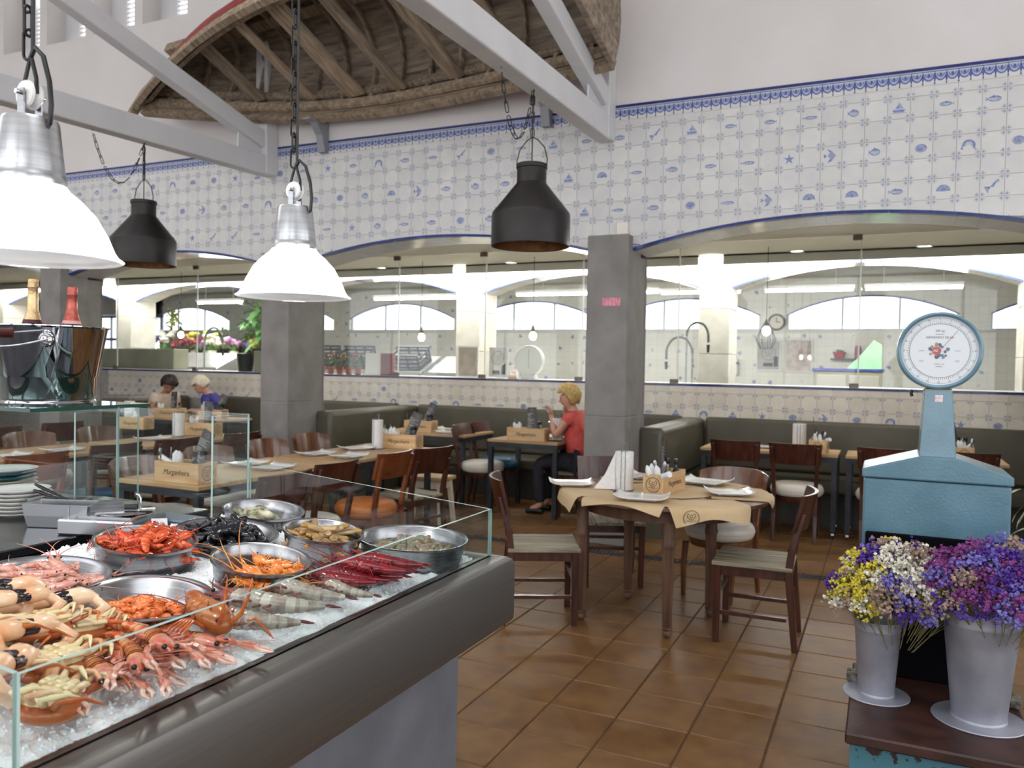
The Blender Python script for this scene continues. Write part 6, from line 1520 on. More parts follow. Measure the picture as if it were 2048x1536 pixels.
for k, (x, y, yaw, dz, lab) in enumerate(((-1.19, .985, -20, .032, 'langoustine in the middle of the heap, black eye showing'), (-1.15, .915, -30, .03, 'langoustine lowest in the heap, next to the crabs'), (-1.13, 1.105, -4, .03, 'langoustine touching the lobster'), (-1.125, 1.01, -28, .058, 'langoustine lying on top of the heap'), (-1.105, .945, -40, .05, 'langoustine pointing its claws at the front glass'), (-1.24, 1.06, -6, .04, 'langoustine farthest back, orange tail up'))):
    clone(lo, T(x, y, ice_z(x)+dz) @ RZ(yaw) @ RX(8-6*k) @ SC(1-.03*k), lab, LG, 'langoustine')
def lobster():
    b = MB(); b.ell((0, 0, .02), (.062, .034, .03), 16, 10, 0); b.ell((-.05, 0, .018), (.03, .03, .026), 12, 8, 0)
    o = obj('lobster', b, M_LOB[0], smooth=50)
    for k in range(5):
        q = MB(); q.ell((-.075-.02*k, .004*k, .017-.001*k), (.017, .028-.002*k, .022-.002*k), 12, 8); obj('tail_segment', q, M_LOB[k % 2], o, smooth=50)
    for k in range(10):
        q = MB(); x = .03-.014*(k % 5); s = -1 if k < 5 else 1; q.tube([(x, s*.028, .012), (x+.02, s*.06, .032-.004*(k % 5)), (x+.035, s*.085, .008), (x+.04, s*.095, -.004)], [.0036, .003, .0024, .001], 6); obj('leg', q, M_LOB[2], o, smooth=60)
    for s in (-1, 1):
        q = MB(); q.tube([(.055, s*.012, .028), (.075, s*.018, .05), (.085, s*.022, .085), (.084, s*.024, .12)], [.0055, .0045, .003, .0012], 7); obj('antenna', q, M_LOB[2], o, smooth=60)
        q = MB(); q.ell((.056, s*.016, .034), (.005,)*3, 8, 6); obj('eye', q, EYE, o, smooth=60)
    for k in range(14):
        q = MB(); a = k*2.4; q.cyl((.02+.035*math.cos(a), .02*math.sin(a), .044), (.024+.04*math.cos(a), .022*math.sin(a), .055), .0025, .0004, 5)
        if k < 8: obj('spine', q, M_LOB[1], o)
    return o
place(lobster(), -1.165, 1.165, .03, -25, -8, 'orange-brown spiny lobster with a raised antenna on the ice', 'lobster', None)
# brown crabs, pale undersides up
CR = [pm('crab_shell', H('9a4a22'), H('b5652f'), rough=.25, scale=20, spec=.6), pm('crab_belly', H('dfd0a2'), H('b5763c'), rough=.28, scale=16, spec=.6, lo=.52, hi=.72), pm('crab_claw', H('e8cfb0'), H('c98a58'), rough=.22, scale=9, spec=.6), pm('crab_black', H('121014'), H('2a2024'), rough=.15, scale=30)]
def crab():
    b = MB(); b.ell((0, 0, 0), (.085, .055, .026), 22, 10); o = obj('brown_crab', b, CR[0], smooth=60)
    q = MB(); q.ell((0, .002, .006), (.076, .046, .027), 22, 10); obj('underside', q, CR[1], o, smooth=60)
    for k in range(5):
        w = .036-.005*k; y = -.034+.014*k; q = MB(); q.cbox((-w/2, y-.0062, .028+.001*math.sin(k)), (w/2, y+.0062, .0365), .003); obj('abdomen_plate', q, CR[1], o)
    for s in (-1, 1):
        for k in range(4):
            a = rad(20+k*30); q = MB(); bx, by = s*.045, -.03+.018*k
            q.cbox((min(s*.02, s*.055), -.036+.018*k, .026), (max(s*.02, s*.055), -.021+.018*k, .034), .003); obj('sternum_plate', q, CR[1], o)
        for k in range(4):
            y = -.028+.016*k; q = MB(); p0 = Vector((s*.06, y, .012)); p1 = Vector((s*.098, y-.018+.008*k, .034)); p2 = Vector((s*.085, y-.05+.01*k, .045)); p3 = Vector((s*.06, y-.075+.01*k, .035))
            q.tube([p0, (p0+p1)/2, p1, (p1+p2)/2, p2, (p2+p3)/2, p3], [.0065, .008, .0055, .007, .0045, .004, .001], 8, sq=.7); obj('leg', q, (CR[0], CR[1], CR[2], CR[1])[k], o, smooth=50)
        q = MB(); p0 = Vector((s*.055, .035, .01)); p1 = Vector((s*.092, .05, .03)); p2 = Vector((s*.075, .075, .045)); q.tube([p0, p1, p2], [.013, .016, .013], 10); q.tube([p2+Vector((s*.01, 0, 0)), Vector((s*.07, .085, .05)), Vector((s*.05, .09, .053)), Vector((s*.022, .085, .053)), Vector((s*.008, .08, .052))], [.012, .021, .0265, .0235, .013], 12, sq=.75); c = obj('claw', q, CR[2], o, smooth=60)
        for (pts, rr_) in (([(s*.016, .088, .056), (s*-.004, .094, .058), (s*-.02, .088, .058), (s*-.026, .076, .057)], [.0125, .011, .0075, .0015]), ([(s*.014, .074, .052), (s*-.004, .068, .053), (s*-.018, .068, .055)], [.011, .008, .0015])):
            q = MB(); q.tube(pts, rr_, 9); obj('black_tip', q, CR[3], c, smooth=60)
    return o
cb = crab(); CG = 'brown crabs on the ice'
place(cb, -1.47, .955, .03, 60, 12, 'brown crab farthest back, just before the pink prawn dish', 'crab', CG, .8)
for x, y, dz, yaw, rl, s, lab in ((-1.335, 1.0, .03, 80, 14, .8, 'brown crab with black-tipped claw beside the shrimp dish'), (-1.235, .885, .03, 100, 18, .85, 'brown crab in front with its claw over the langoustines'), (-1.375, .865, .035, 70, 14, .85, 'brown crab in the middle of the crab heap'), (-1.52, .83, .03, 40, 12, .8, 'brown crab at the picture edge behind the heap'),
                             (-1.12, .80, .03, 118, 22, .9, 'brown crab nearest the glass corner, belly plates showing'), (-1.27, .76, .035, 85, 18, .85, 'brown crab low in the corner of the ice bed'), (-1.33, .93, .06, 95, 14, .75, 'brown crab resting on top of the heap'), (-1.42, .74, .035, 60, 14, .8, 'brown crab cut off by the picture edge')):
    clone(cb, T(x, y, ice_z(x)+dz) @ RZ(yaw) @ RX(rl*.6) @ RY(rl*.5) @ SC(s), lab, CG, 'crab')
# ------------------------------------------------------------------ things beyond the glass and on the sill
def market():
    # five potted chilli plants on the sill
    lm = pm('chilli_leaf', H('2f5a22'), H('4f7d33'), rough=.5, scale=30); potm = pm('plastic_terracotta', H('7a3b2c'), H('8a4a38'), rough=.5, scale=10)
    lf = MB(); lf.sheet(lambda u, v: (v*.035, (u-.5)*.016*math.sin(PI*min(1, v*.9+.1)), -.012*v*v), 2, 3); me = lf.mesh('leaf', lm)
    for k in range(5):
        rd = random.Random(k); x = -7.02+k*.148; r = empty('chilli_plant', T(x, 8.98, 1.331)); tag(r, ['leftmost', 'second', 'middle', 'fourth', 'rightmost'][k]+' of five potted chilli plants on the sill', 'plant', 'potted chilli plants on the sill')
        q = MB(); q.lathe([(.001, 0), (.036, 0), (.05, .085), (.053, .087), (.053, .1), (.047, .1), (.044, .085), (.001, .08)], 18); obj('pot', q, potm, r, smooth=40)
        q = MB(); q.tube([(0, 0, .08), (0, 0, .15)], .004, 5); obj('stem', q, STEM, r)
        for j in range(46):
            a = rd.uniform(0, 360); h = rd.uniform(.1, .24); d = rd.uniform(0, .045); obj('leaf', me, None, r, M=T(d*math.cos(rad(a)), d*math.sin(rad(a)), h) @ RZ(a+rd.uniform(-40, 40)) @ RY(rd.uniform(-40, 50)))
        for j in range(6):
            q = MB(); q.ell((rd.uniform(-.06, .06), rd.uniform(-.06, .03), rd.uniform(.2, .28)), (.007, .007, .014), 6, 5); obj('chilli', q, pm('chilli_'+('red' if (j+k) % 2 else 'yellow'), H('b8321f') if (j+k) % 2 else H('d8a52a'), rough=.25), r, smooth=60)
    def board(name, x, y, z, w, h, m, lab, cat='sign', fm=None, tilt=-8, th=.012, frame=.018):
        q = MB(); q.box((-w/2, -th/2, 0), (w/2, th/2, h)); o = obj(name, q, m, M=T(x, y, z) @ RX(tilt)); tag(o, lab, cat)
        if fm:
            f = MB(); t = frame
            for lo, hi in (((-w/2-t, -th, -t), (w/2+t, th*.5, 0)), ((-w/2-t, -th, h), (w/2+t, th*.5, h+t)), ((-w/2-t, -th, 0), (-w/2, th*.5, h)), ((w/2, -th, 0), (w/2+t, th*.5, h))): f.box(lo, hi)
            obj('frame', f, fm, o)
        return o
    wf = pm('white_frame', H('e4e4df'), rough=.5)
    board('white_box', -6.16, 9.0, 1.331, .26, .29, pm('pale_card', H('cfccc2'), H('d9d6cd'), rough=.7, scale=4), 'pale cardboard panel standing right of the chilli plants', tilt=0, th=.1)
    board('red_box', -5.95, 8.97, 1.331, .17, .29, pm('maroon_card', H('5f2320'), H('74302b'), rough=.45, scale=4), 'maroon panel standing beside the pale panel on the sill', tilt=0, th=.08)
    o = board('framed_poster', -4.9, 9.25, 1.345, .27, .37, pm('taupe_print', H('a5988c'), H('b8aca0'), rough=.7, scale=10), 'white framed taupe poster on the sill near the far pillar', 'poster', wf, tilt=0)
    o = board('printed_poster', -4.45, 9.22, 1.345, .26, .37, pm('grey_print', H('bdbab2'), H('cfccc4'), rough=.7, scale=10), 'grey crab poster standing right of the taupe one', 'poster', None, tilt=0)
    roundel(o, T(-.01, -.0075, .24) @ RX(90), 2.6, pm('poster_ink', H('6e6a66'), rough=.8)); b = MB(); b.add([(-.08, -.0075, .03), (.02, -.0075, .03), (.02, -.0075, .08), (-.08, -.0075, .08)], [(0, 1, 2, 3)]); b.add([(.04, -.0075, .03), (.1, -.0075, .03), (.1, -.0075, .17), (.05, -.0075, .14)], [(0, 1, 2, 3)]); obj('print', b, pm('poster_block', H('4a4744'), rough=.8), o)
    # round scale on the sill
    r = empty('dial_scale', T(-4.02, 9.22, 1.331)); tag(r, 'round pale dial scale seen from the side on the sill', 'scale')
    q = MB(); q.lathe([(.001, -.05), (.17, -.05), (.19, -.03), (.19, .04), (.182, .05), (.176, .045), (.176, .035)], 48, M=T(0, 0, .225) @ RX(90)); obj('drum', q, pm('pale_grey_enamel', H('c4c4bc'), rough=.35), r, smooth=40)
    q = MB(); q.lathe([(.001, .036), (.177, .036)], 48, M=T(0, 0, .225) @ RX(90)); obj('dial_face', q, pm('dial_cream', H('c9c9bf'), rough=.5), r)
    q = MB(); q.box((-.002, -.0385, .225), (.002, -.037, .36)); q.box((-.002, -.0385, .13), (.002, -.037, .21)); obj('pointer', q, ink, r)
    q = MB(); q.box((-.09, -.06, 0), (.09, .06, .045)); obj('foot', q, pm('pale_grey_enamel', H('c4c4bc'), rough=.35), r)
    q = MB(); q.cbox((-.055, -.012, 0), (.055, .012, .045), .003); tag(obj('wooden_block', q, wd_crate, M=T(-4.12, 8.93, 1.331)), 'small wooden label block before the round dial', 'block')
    o = board('notice', -4.27, 9.3, 1.331, .1, .16, paper, 'small white notice with red lettering left of the round dial', tilt=0); t = text_mesh('lettering', '3,90\nkg', .05, pm('red_print', H('c03a44'), rough=.6), 0, 0, T(0, -.007, .1) @ RX(90), o)
    # tall spring taps
    def tap(x, y, z, h, s, R_, lab):
        r = empty('spring_tap', T(x, y, z)); tag(r, lab, 'tap', 'tall spring taps'); q = MB(); q.cyl((0, 0, -.9), (0, 0, h), .012, n=8); obj('riser', q, steel, r, smooth=50)
        pts = [(s*R_*(1-math.cos(t)), 0, h+R_*1.25*math.sin(t)) for t in [PI*i/14 for i in range(15)]]; pts += [(s*2*R_, 0, h-.1)]
        q = MB(); rr_ = []
        fine = []
        for a, c in zip(pts[:-1], pts[1:]):
            for k in range(4): fine.append(Vector(a).lerp(Vector(c), k/4))
        q.tube(fine, [.012 if k % 2 else .017 for k in range(len(fine))], 8); obj('spring_hose', q, pm('tap_grey', H('6f7570'), rough=.35, metal=.7), r, smooth=30)
        q = MB(); q.cyl((s*2*R_, 0, h-.1), (s*2*R_, 0, h-.19), .02, .014, n=10); obj('spray_head', q, cap_black, r, smooth=50)
    tap(-2.1, 9.35, 1.45, .42, 1, .125, 'tall spring tap arching right, before the far pillar'); tap(-2.02, 9.3, 1.45, .22, -1, .15, 'lower spring tap arching left beside the sticker pillar'); tap(-9.62, 9.4, 1.45, .3, 1, .19, 'spring tap above the sink by the flower stall')
    # hanging bare bulbs with wire cages
    cage_n = 0
    for (x, y, z, cage, lab) in ((-1.22, 9.4, 1.93, True, 'bare bulb in a wire cage left of the scale dial'), (-5.7, 9.4, 1.85, False, 'bare bulb hanging above the dark market scale'), (-4.06, 9.4, 1.87, False, 'bare bulb hanging over the round dial'), (-10.12, 9.4, 1.88, True, 'bare bulb in a wire cage before the flower stall'), (-8.1, 9.6, 1.86, False, 'bare bulb glowing beside the pendant pillar')):
        r = empty('bulb_pendant', T(x, y, z)); tag(r, lab, 'pendant lamp', 'bare bulb pendants')
        q = MB(); q.ell((0, 0, 0), (.045, .045, .055), 14, 10); obj('bulb', q, emis('warm_bulb', (1, .86, .62), 14) if 'warm_bulb' not in MAT else MAT['warm_bulb'], r, smooth=60)
        q = MB(); q.lathe([(.02, .05), (.026, .06), (.024, .1), (.012, .13), (.004, .14)], 14); obj('socket', q, pm('brass_socket', H('5a4a2a'), rough=.35, metal=.8), r, smooth=40)
        q = MB(); q.cyl((0, 0, .13), (0, 0, 2.87-z), .004, n=6); obj('cable', q, cap_black, r)
        if cage:
            q = MB()
            for k in range(10):
                a = 2*PI*k/10; c, s = math.cos(a), math.sin(a); q.tube([(.02*c, .02*s, .1), (.07*c, .07*s, 0), (.11*c, .11*s, -.1), (.06*c, .06*s, -.2)], .004, 4)
            for rr_, zz in ((.11, -.1), (.06, -.2)): q.tube([(rr_*math.cos(2*PI*k/16), rr_*math.sin(2*PI*k/16), zz) for k in range(17)], .002, 4)
            obj('wire_cage', q, dark_metal, r)
    # posters, clock, rack, cabinet and shelf against the far wall
    o = board('wall_poster', -2.12, 16.78, 1.5, .42, .56, pm('grey_poster', H('a9a9a4'), H('bdbdb8'), rough=.7, scale=5), 'grey crab poster on the far tiled wall', 'poster', wf, tilt=0, th=.02, frame=.03); roundel(o, T(0, -.0115, .32) @ RX(90), 4.2, pm('poster_ink', H('6e6a66'), rough=.8)); b = MB(); b.add([(-.1, -.0115, .06), (.08, -.0115, .06), (.08, -.0115, .13), (-.1, -.0115, .13)], [(0, 1, 2, 3)]); b.add([(.1, -.0115, .06), (.18, -.0115, .06), (.18, -.0115, .26), (.1, -.0115, .26)], [(0, 1, 2, 3)]); obj('print', b, pm('poster_block', H('4a4744'), rough=.8), o)
    board('wall_poster', -1.55, 16.78, 1.48, .46, .6, pm('pinkish_poster', H('b3a49c'), H('d6cac4'), rough=.6, scale=9), 'pinkish poster on the far tiled wall', 'poster', wf, tilt=0, th=.02, frame=.03)
    r = empty('wall_clock', T(-1.98, 16.74, 2.44) @ RX(90)); tag(r, 'round wall clock between two far windows', 'clock'); q = MB(); q.lathe([(.13, 0), (.16, 0), (.165, .03), (.14, .045), (.128, .03)], 32); obj('rim', q, pm('clock_bronze', H('7a6a42'), rough=.4, metal=.5), r, smooth=40); q = MB(); q.lathe([(.001, .025), (.14, .025)], 32); obj('face', q, pm('clock_face', H('e6e2d2'), rough=.5), r); q = MB(); q.box((-.006, 0, .03), (.006, .09, .034)); q.box((0, -.006, .03), (.07, .006, .034)); obj('hands', q, ink, r)
    r = empty('paper_dispenser', T(-2.86, 16.72, 1.5)); tag(r, 'white dispenser with a dark tray on the far wall', 'dispenser'); q = MB(); q.cbox((-.16, -.05, -.12), (.16, .05, .2), .01); obj('case', q, wf, r); q = MB(); q.box((-.17, -.1, .1), (.17, .02, .14)); obj('tray', q, cap_black, r); q = MB(); q.box((-.13, -.056, -.1), (.1, -.05, .02)); obj('window_slot', q, pm('slot_grey', H('8a8a86'), rough=.6), r)
    r = empty('storage_cabinet', T(-.47, 12.3, 0)); tag(r, 'pale cabinet with a navy top beyond the glass', 'cabinet'); q = MB(); q.box((-.44, -.3, 0), (.44, .3, 1.49)); obj('body', q, pm('cabinet_beige', H('84826f'), rough=.6), r); q = MB(); q.cbox((-.46, -.32, 1.49), (.46, .32, 1.53), .005); obj('top', q, navy, r)
    for s in (-1, 1): q = MB(); q.cbox((-.4 if s < 0 else .02, -.312, .1), (-.02 if s < 0 else .4, -.3, 1.44), .004); d = obj('door', q, pm('cabinet_beige_door', H('96948a'), rough=.6), r); k = MB(); k.cyl((s*.05, -.33, 1.0), (s*.05, -.31, 1.0), .012, n=8); obj('knob', k, steel, d)
    q = MB(); q.cbox((-.36, -.12, 0), (.36, .12, .025), .004); tag(obj('wall_shelf', q, cap_black, M=T(-.6, 16.66, 1.71)), 'dark little shelf on the far wall above the cabinet', 'shelf')
    r = empty('small_potted_plant', T(-.8, 16.62, 1.735)); tag(r, 'red pot with a small plant on the far shelf', 'plant'); q = MB(); q.lathe([(.001, 0), (.08, 0), (.12, .12), (.11, .12), (.001, .1)], 18); obj('pot', q, pm('red_pot', H('b3202c'), rough=.3), r, smooth=40); rd = random.Random(2)
    for j in range(16): obj('leaf', me, None, r, M=T(rd.uniform(-.06, .06), rd.uniform(-.05, .05), .1) @ RZ(rd.uniform(0, 360)) @ RY(rd.uniform(-80, -30)) @ SC(2.6))
    q = MB(); q.lathe([(.001, 0), (.06, 0), (.06, .2), (.045, .24), (.001, .245)], 16); tag(obj('canister', q, pm('pink_canister', H('b8849a'), rough=.4), M=T(-.48, 16.62, 1.735), smooth=40), 'pink canister beside the red pot on the far shelf', 'canister')
    # green covered stand and white apron shape
    q = MB(); q.add([(-.3, 0, 0), (.25, 0, 0), (.25, .02, .42), (.12, .02, .5), (-.05, 0, .28), (-.3, .25, 0), (.25, .25, 0), (.25, .2, .42), (.12, .2, .5), (-.05, .25, .28)], [(0, 1, 2, 3, 4), (9, 8, 7, 6, 5), (0, 5, 6, 1), (1, 6, 7, 2), (2, 7, 8, 3), (3, 8, 9, 4), (4, 9, 5, 0)]); tag(obj('green_bag', q, pm('bright_green_cloth', H('86b88a'), H('94c498'), rough=.8, scale=6), M=T(-.25, 12.2, 1.53) @ SC(.8)), 'bright green cloth bag on the pale cabinet', 'bag')
    # sloped steel fish counters and dark crates left of the sticker pillar
    def stall(x, y, w, lab, seed):
        r = empty('fish_stall', T(x, y, 0)); tag(r, lab, 'market stall', 'sloped steel market stalls'); q = MB(); q.add([(-w/2, 0, 0), (w/2, 0, 0), (w/2, .7, 0), (-w/2, .7, 0), (-w/2, 0, 1.32), (w/2, 0, 1.32), (w/2, .7, 1.62), (-w/2, .7, 1.62)], [(3,2,1,0),(4,5,6,7),(0,1,5,4),(1,2,6,5),(2,3,7,6),(3,0,4,7)]); obj('body', q, pm('stall_steel', H('a9acad'), H('bcbfbf'), rough=.35, metal=.6, scale=3), r)
        q = MB(); q.box((-w/2, -.01, 1.30), (w/2, .02, 1.36)); obj('front_lip', q, pm('stall_lip', H('6f706a'), rough=.5), r)
    stall(-6.05, 10.9, 1.0, 'sloped steel stall right of the dark crates', 1); stall(-7.9, 10.9, 2.5, 'sloped steel stall carrying the dark crates', 3); stall(-11.4, 10.6, 1.6, 'sloped steel sink stall below the flowers', 2)
    for (x, y, z, lab) in ((-8.75, 11.2, 1.46, 'black plastic market crate behind the chilli plants'), (-7.0, 11.2, 1.46, 'black plastic market crate beside the glass joint'), (-8.05, 11.2, 1.46, 'black plastic market crate farther back behind the chillies')):
        r = empty('plastic_crate', T(x, y, z) @ RX(23)); tag(r, lab, 'crate', 'black market crates'); q = MB()
        for k in range(3):
            zz = .03+k*.07
            q.box((-.3, -.2, zz), (.3, -.18, zz+.035)); q.box((-.3, .18, zz), (.3, .2, zz+.035)); q.box((-.3, -.2, zz), (-.28, .2, zz+.035)); q.box((.28, -.2, zz), (.3, .2, zz+.035))
        for x2 in (-.3, -.1, .08, .28): q.box((x2, -.2, 0), (x2+.02, -.18, .24)); q.box((x2, .18, 0), (x2+.02, .2, .24))
        q.box((-.3, -.2, 0), (.3, .2, .02)); obj('basket', q, pm('black_plastic', H('2a2d33'), rough=.5), r)
        q = MB(); q.box((-.31, -.21, .235), (.31, -.17, .26)); q.box((-.31, .17, .235), (.31, .21, .26)); obj('rim', q, pm('black_plastic', H('2a2d33'), rough=.5), r)
    # planters and flowers of the market stall at far left
    def planter(x, y, w, h, z, m, lab): q = MB(); q.cbox((-w/2, -.15, 0), (w/2, .15, h), .01); tag(obj('planter_box', q, m, M=T(x, y, z)), lab, 'planter')
    olive = pm('olive_panel', H('7d7d6a'), H('8a8a76'), rough=.6, scale=4)
    planter(-11.3, 9.3, 2.6, .32, 1.331, olive, 'long olive planter box on the sill behind the wine cooler'); planter(-8.0, 9.2, .62, .3, 1.331, olive, 'olive planter box beside the pendant pillar')
    q = MB(); q.lathe([(.001, 0), (.1, 0), (.13, .26), (.001, .25)], 18); tag(obj('dark_pot', q, cap_black, M=T(-8.5, 9.1, 1.331), smooth=40), 'black flower pot left of the olive planter box', 'pot')
    rd = random.Random(8); cols = [pm('petal_pink', H('c08ac0'), H('d8aad8'), rough=.6, scale=10), pm('petal_white', H('e6e6e0'), rough=.6), pm('petal_red', H('8a2a3c'), rough=.6), pm('petal_yellow', H('c9c25a'), rough=.6), pm('petal_lilac', H('a08ac8'), rough=.6)]
    gl = pm('market_leaf', H('3f6a3a'), H('6a9a55'), rough=.6, scale=10); gy = pm('yellow_green_leaf', H('9aa83c'), H('c2cc66'), rough=.6, scale=10)
    lf2 = MB(); lf2.sheet(lambda u, v: (v*.3, (u-.5)*.09*math.sin(PI*min(1, v*.9+.1)), -.12*v*v), 2, 4); mel = lf2.mesh('leaf', gl); mey = lf2.mesh('leaf', gy)
    pe = MB(); pe.ell((0, 0, 0), (.06, .06, .042), 7, 5)
    mp = []
    for c in cols: mp.append(pe.mesh('blossom', c, 60))
    for k in range(24):
        x = -13.6+k*.135+rd.uniform(-.05, .05); y = rd.uniform(11.5, 12.5); z0 = 1.57; ci = rd.randrange(5); hh = rd.uniform(.15, .4)
        r = empty('flower_bunch', T(x, y, z0)); tag(r, ['pink', 'white', 'red', 'yellow', 'lilac'][ci]+' flower bunch on the stall, %s from its left end' % ['first','second','third','fourth','fifth','sixth','seventh','eighth','ninth','tenth','eleventh','twelfth','thirteenth','fourteenth','fifteenth','sixteenth','seventeenth','eighteenth','nineteenth','twentieth','twenty-first','twenty-second','twenty-third','twenty-fourth'][k], 'flowers', 'flower bunches on the market stall')
        for j in range(11):
            a = rd.uniform(0, 360); d = rd.uniform(0, .15); obj('leaf', mel, None, r, M=T(0, 0, hh*.2) @ RZ(a) @ RY(rd.uniform(-80, -30)) @ SC(.8)); obj('blossom', mp[ci], None, r, M=T(d*math.cos(rad(a)), d*math.sin(rad(a)), hh+rd.uniform(-.08, .08)))
        q = MB(); q.lathe([(.001, -.12), (.06, -.12), (.09, .1), (.001, .09)], 12); obj('holder', q, wf if k % 2 else cap_black, r, smooth=40)
    q = MB(); q.cbox((-13.9, 11.35, 1.39), (-10.0, 12.95, 1.45), .01); ft = obj('table_board', q, wd_top); ft['label'] = 'long flower stall table beyond the glass'; ft['category'] = 'table'; ft.name = 'flower_table'
    for x_ in (-13.5, -10.4):
        for y_ in (11.5, 12.8): q = MB(); q.box((x_-.03, y_-.03, 0), (x_+.03, y_+.03, 1.39)); obj('leg', q, wd_mid, ft)
    def bigplant(x, y, z, n, m, sc, hh, lab, seed):
        rd = random.Random(seed); r = empty('leafy_plant', T(x, y, z)); tag(r, lab, 'plant', 'leafy plants beyond the glass')
        q = MB(); q.cyl((0, 0, -.3), (0, 0, hh), .02, n=6); obj('stem', q, STEM, r); q = MB(); q.lathe([(.001, -.32), (.12, -.32), (.15, -.05), (.001, -.06)], 14); obj('pot', q, cap_black, r)
        for j in range(n): obj('leaf', m, None, r, M=T(0, 0, rd.uniform(.1, hh)) @ RZ(rd.uniform(0, 360)) @ RY(rd.uniform(-70, 25)) @ SC(sc*rd.uniform(.7, 1.2)))
    bigplant(-10.6, 11.7, 1.77, 56, mel, 1.5, .75, 'dark leafy plant beside the pendant pillar beyond the glass', 1); bigplant(-11.3, 12.2, 1.77, 30, mel, 1.2, .5, 'green plant left of the dark leafy one at the stall', 2); bigplant(-13.5, 12.3, 1.77, 46, mey, 1.0, .75, 'yellow-green plant hanging by the far block pillar', 3); bigplant(-12.4, 12.6, 1.77, 20, mel, .9, .4, 'low green plant behind the arching tap', 4)
    # dark cabinet at far left
    q = MB(); q.cbox((-.5, -.3, 0), (.5, .3, 1.95), .01); tag(obj('tall_cabinet', q, pm('grey_cabinet', H('55565a'), rough=.5), M=T(-10.6, 6.2, 0)), 'tall dark grey cabinet behind the champagne bottles', 'cabinet')
market()
# ------------------------------------------------------------------ diners
def skin_mesh(name, V, Eg, mat, sub=2, root=0):
    me = bpy.data.meshes.new(name); me.from_pydata([v[0] for v in V], Eg, []); o = bpy.data.objects.new(name, me); COL.objects.link(o)
    sk = o.modifiers.new('skin', 'SKIN'); sk.use_smooth_shade = True
    if not me.skin_vertices: 
        bm = bmesh.new(); bm.from_mesh(me); bm.verts.layers.skin.verify(); bm.to_mesh(me); bm.free()
    for i, v in enumerate(V):
        r = v[1]; me.skin_vertices[0].data[i].radius = r if isinstance(r, tuple) else (r, r); me.skin_vertices[0].data[i].use_root = (i == root)
    ss = o.modifiers.new('sub', 'SUBSURF'); ss.levels = sub; ss.render_levels = sub
    dg = bpy.context.evaluated_depsgraph_get(); m2 = bpy.data.meshes.new_from_object(o.evaluated_get(dg)); bpy.data.objects.remove(o)
    m2.name = name; m2.materials.clear(); m2.materials.append(mat); m2.polygons.foreach_set('use_smooth', [True]*len(m2.polygons)); return m2
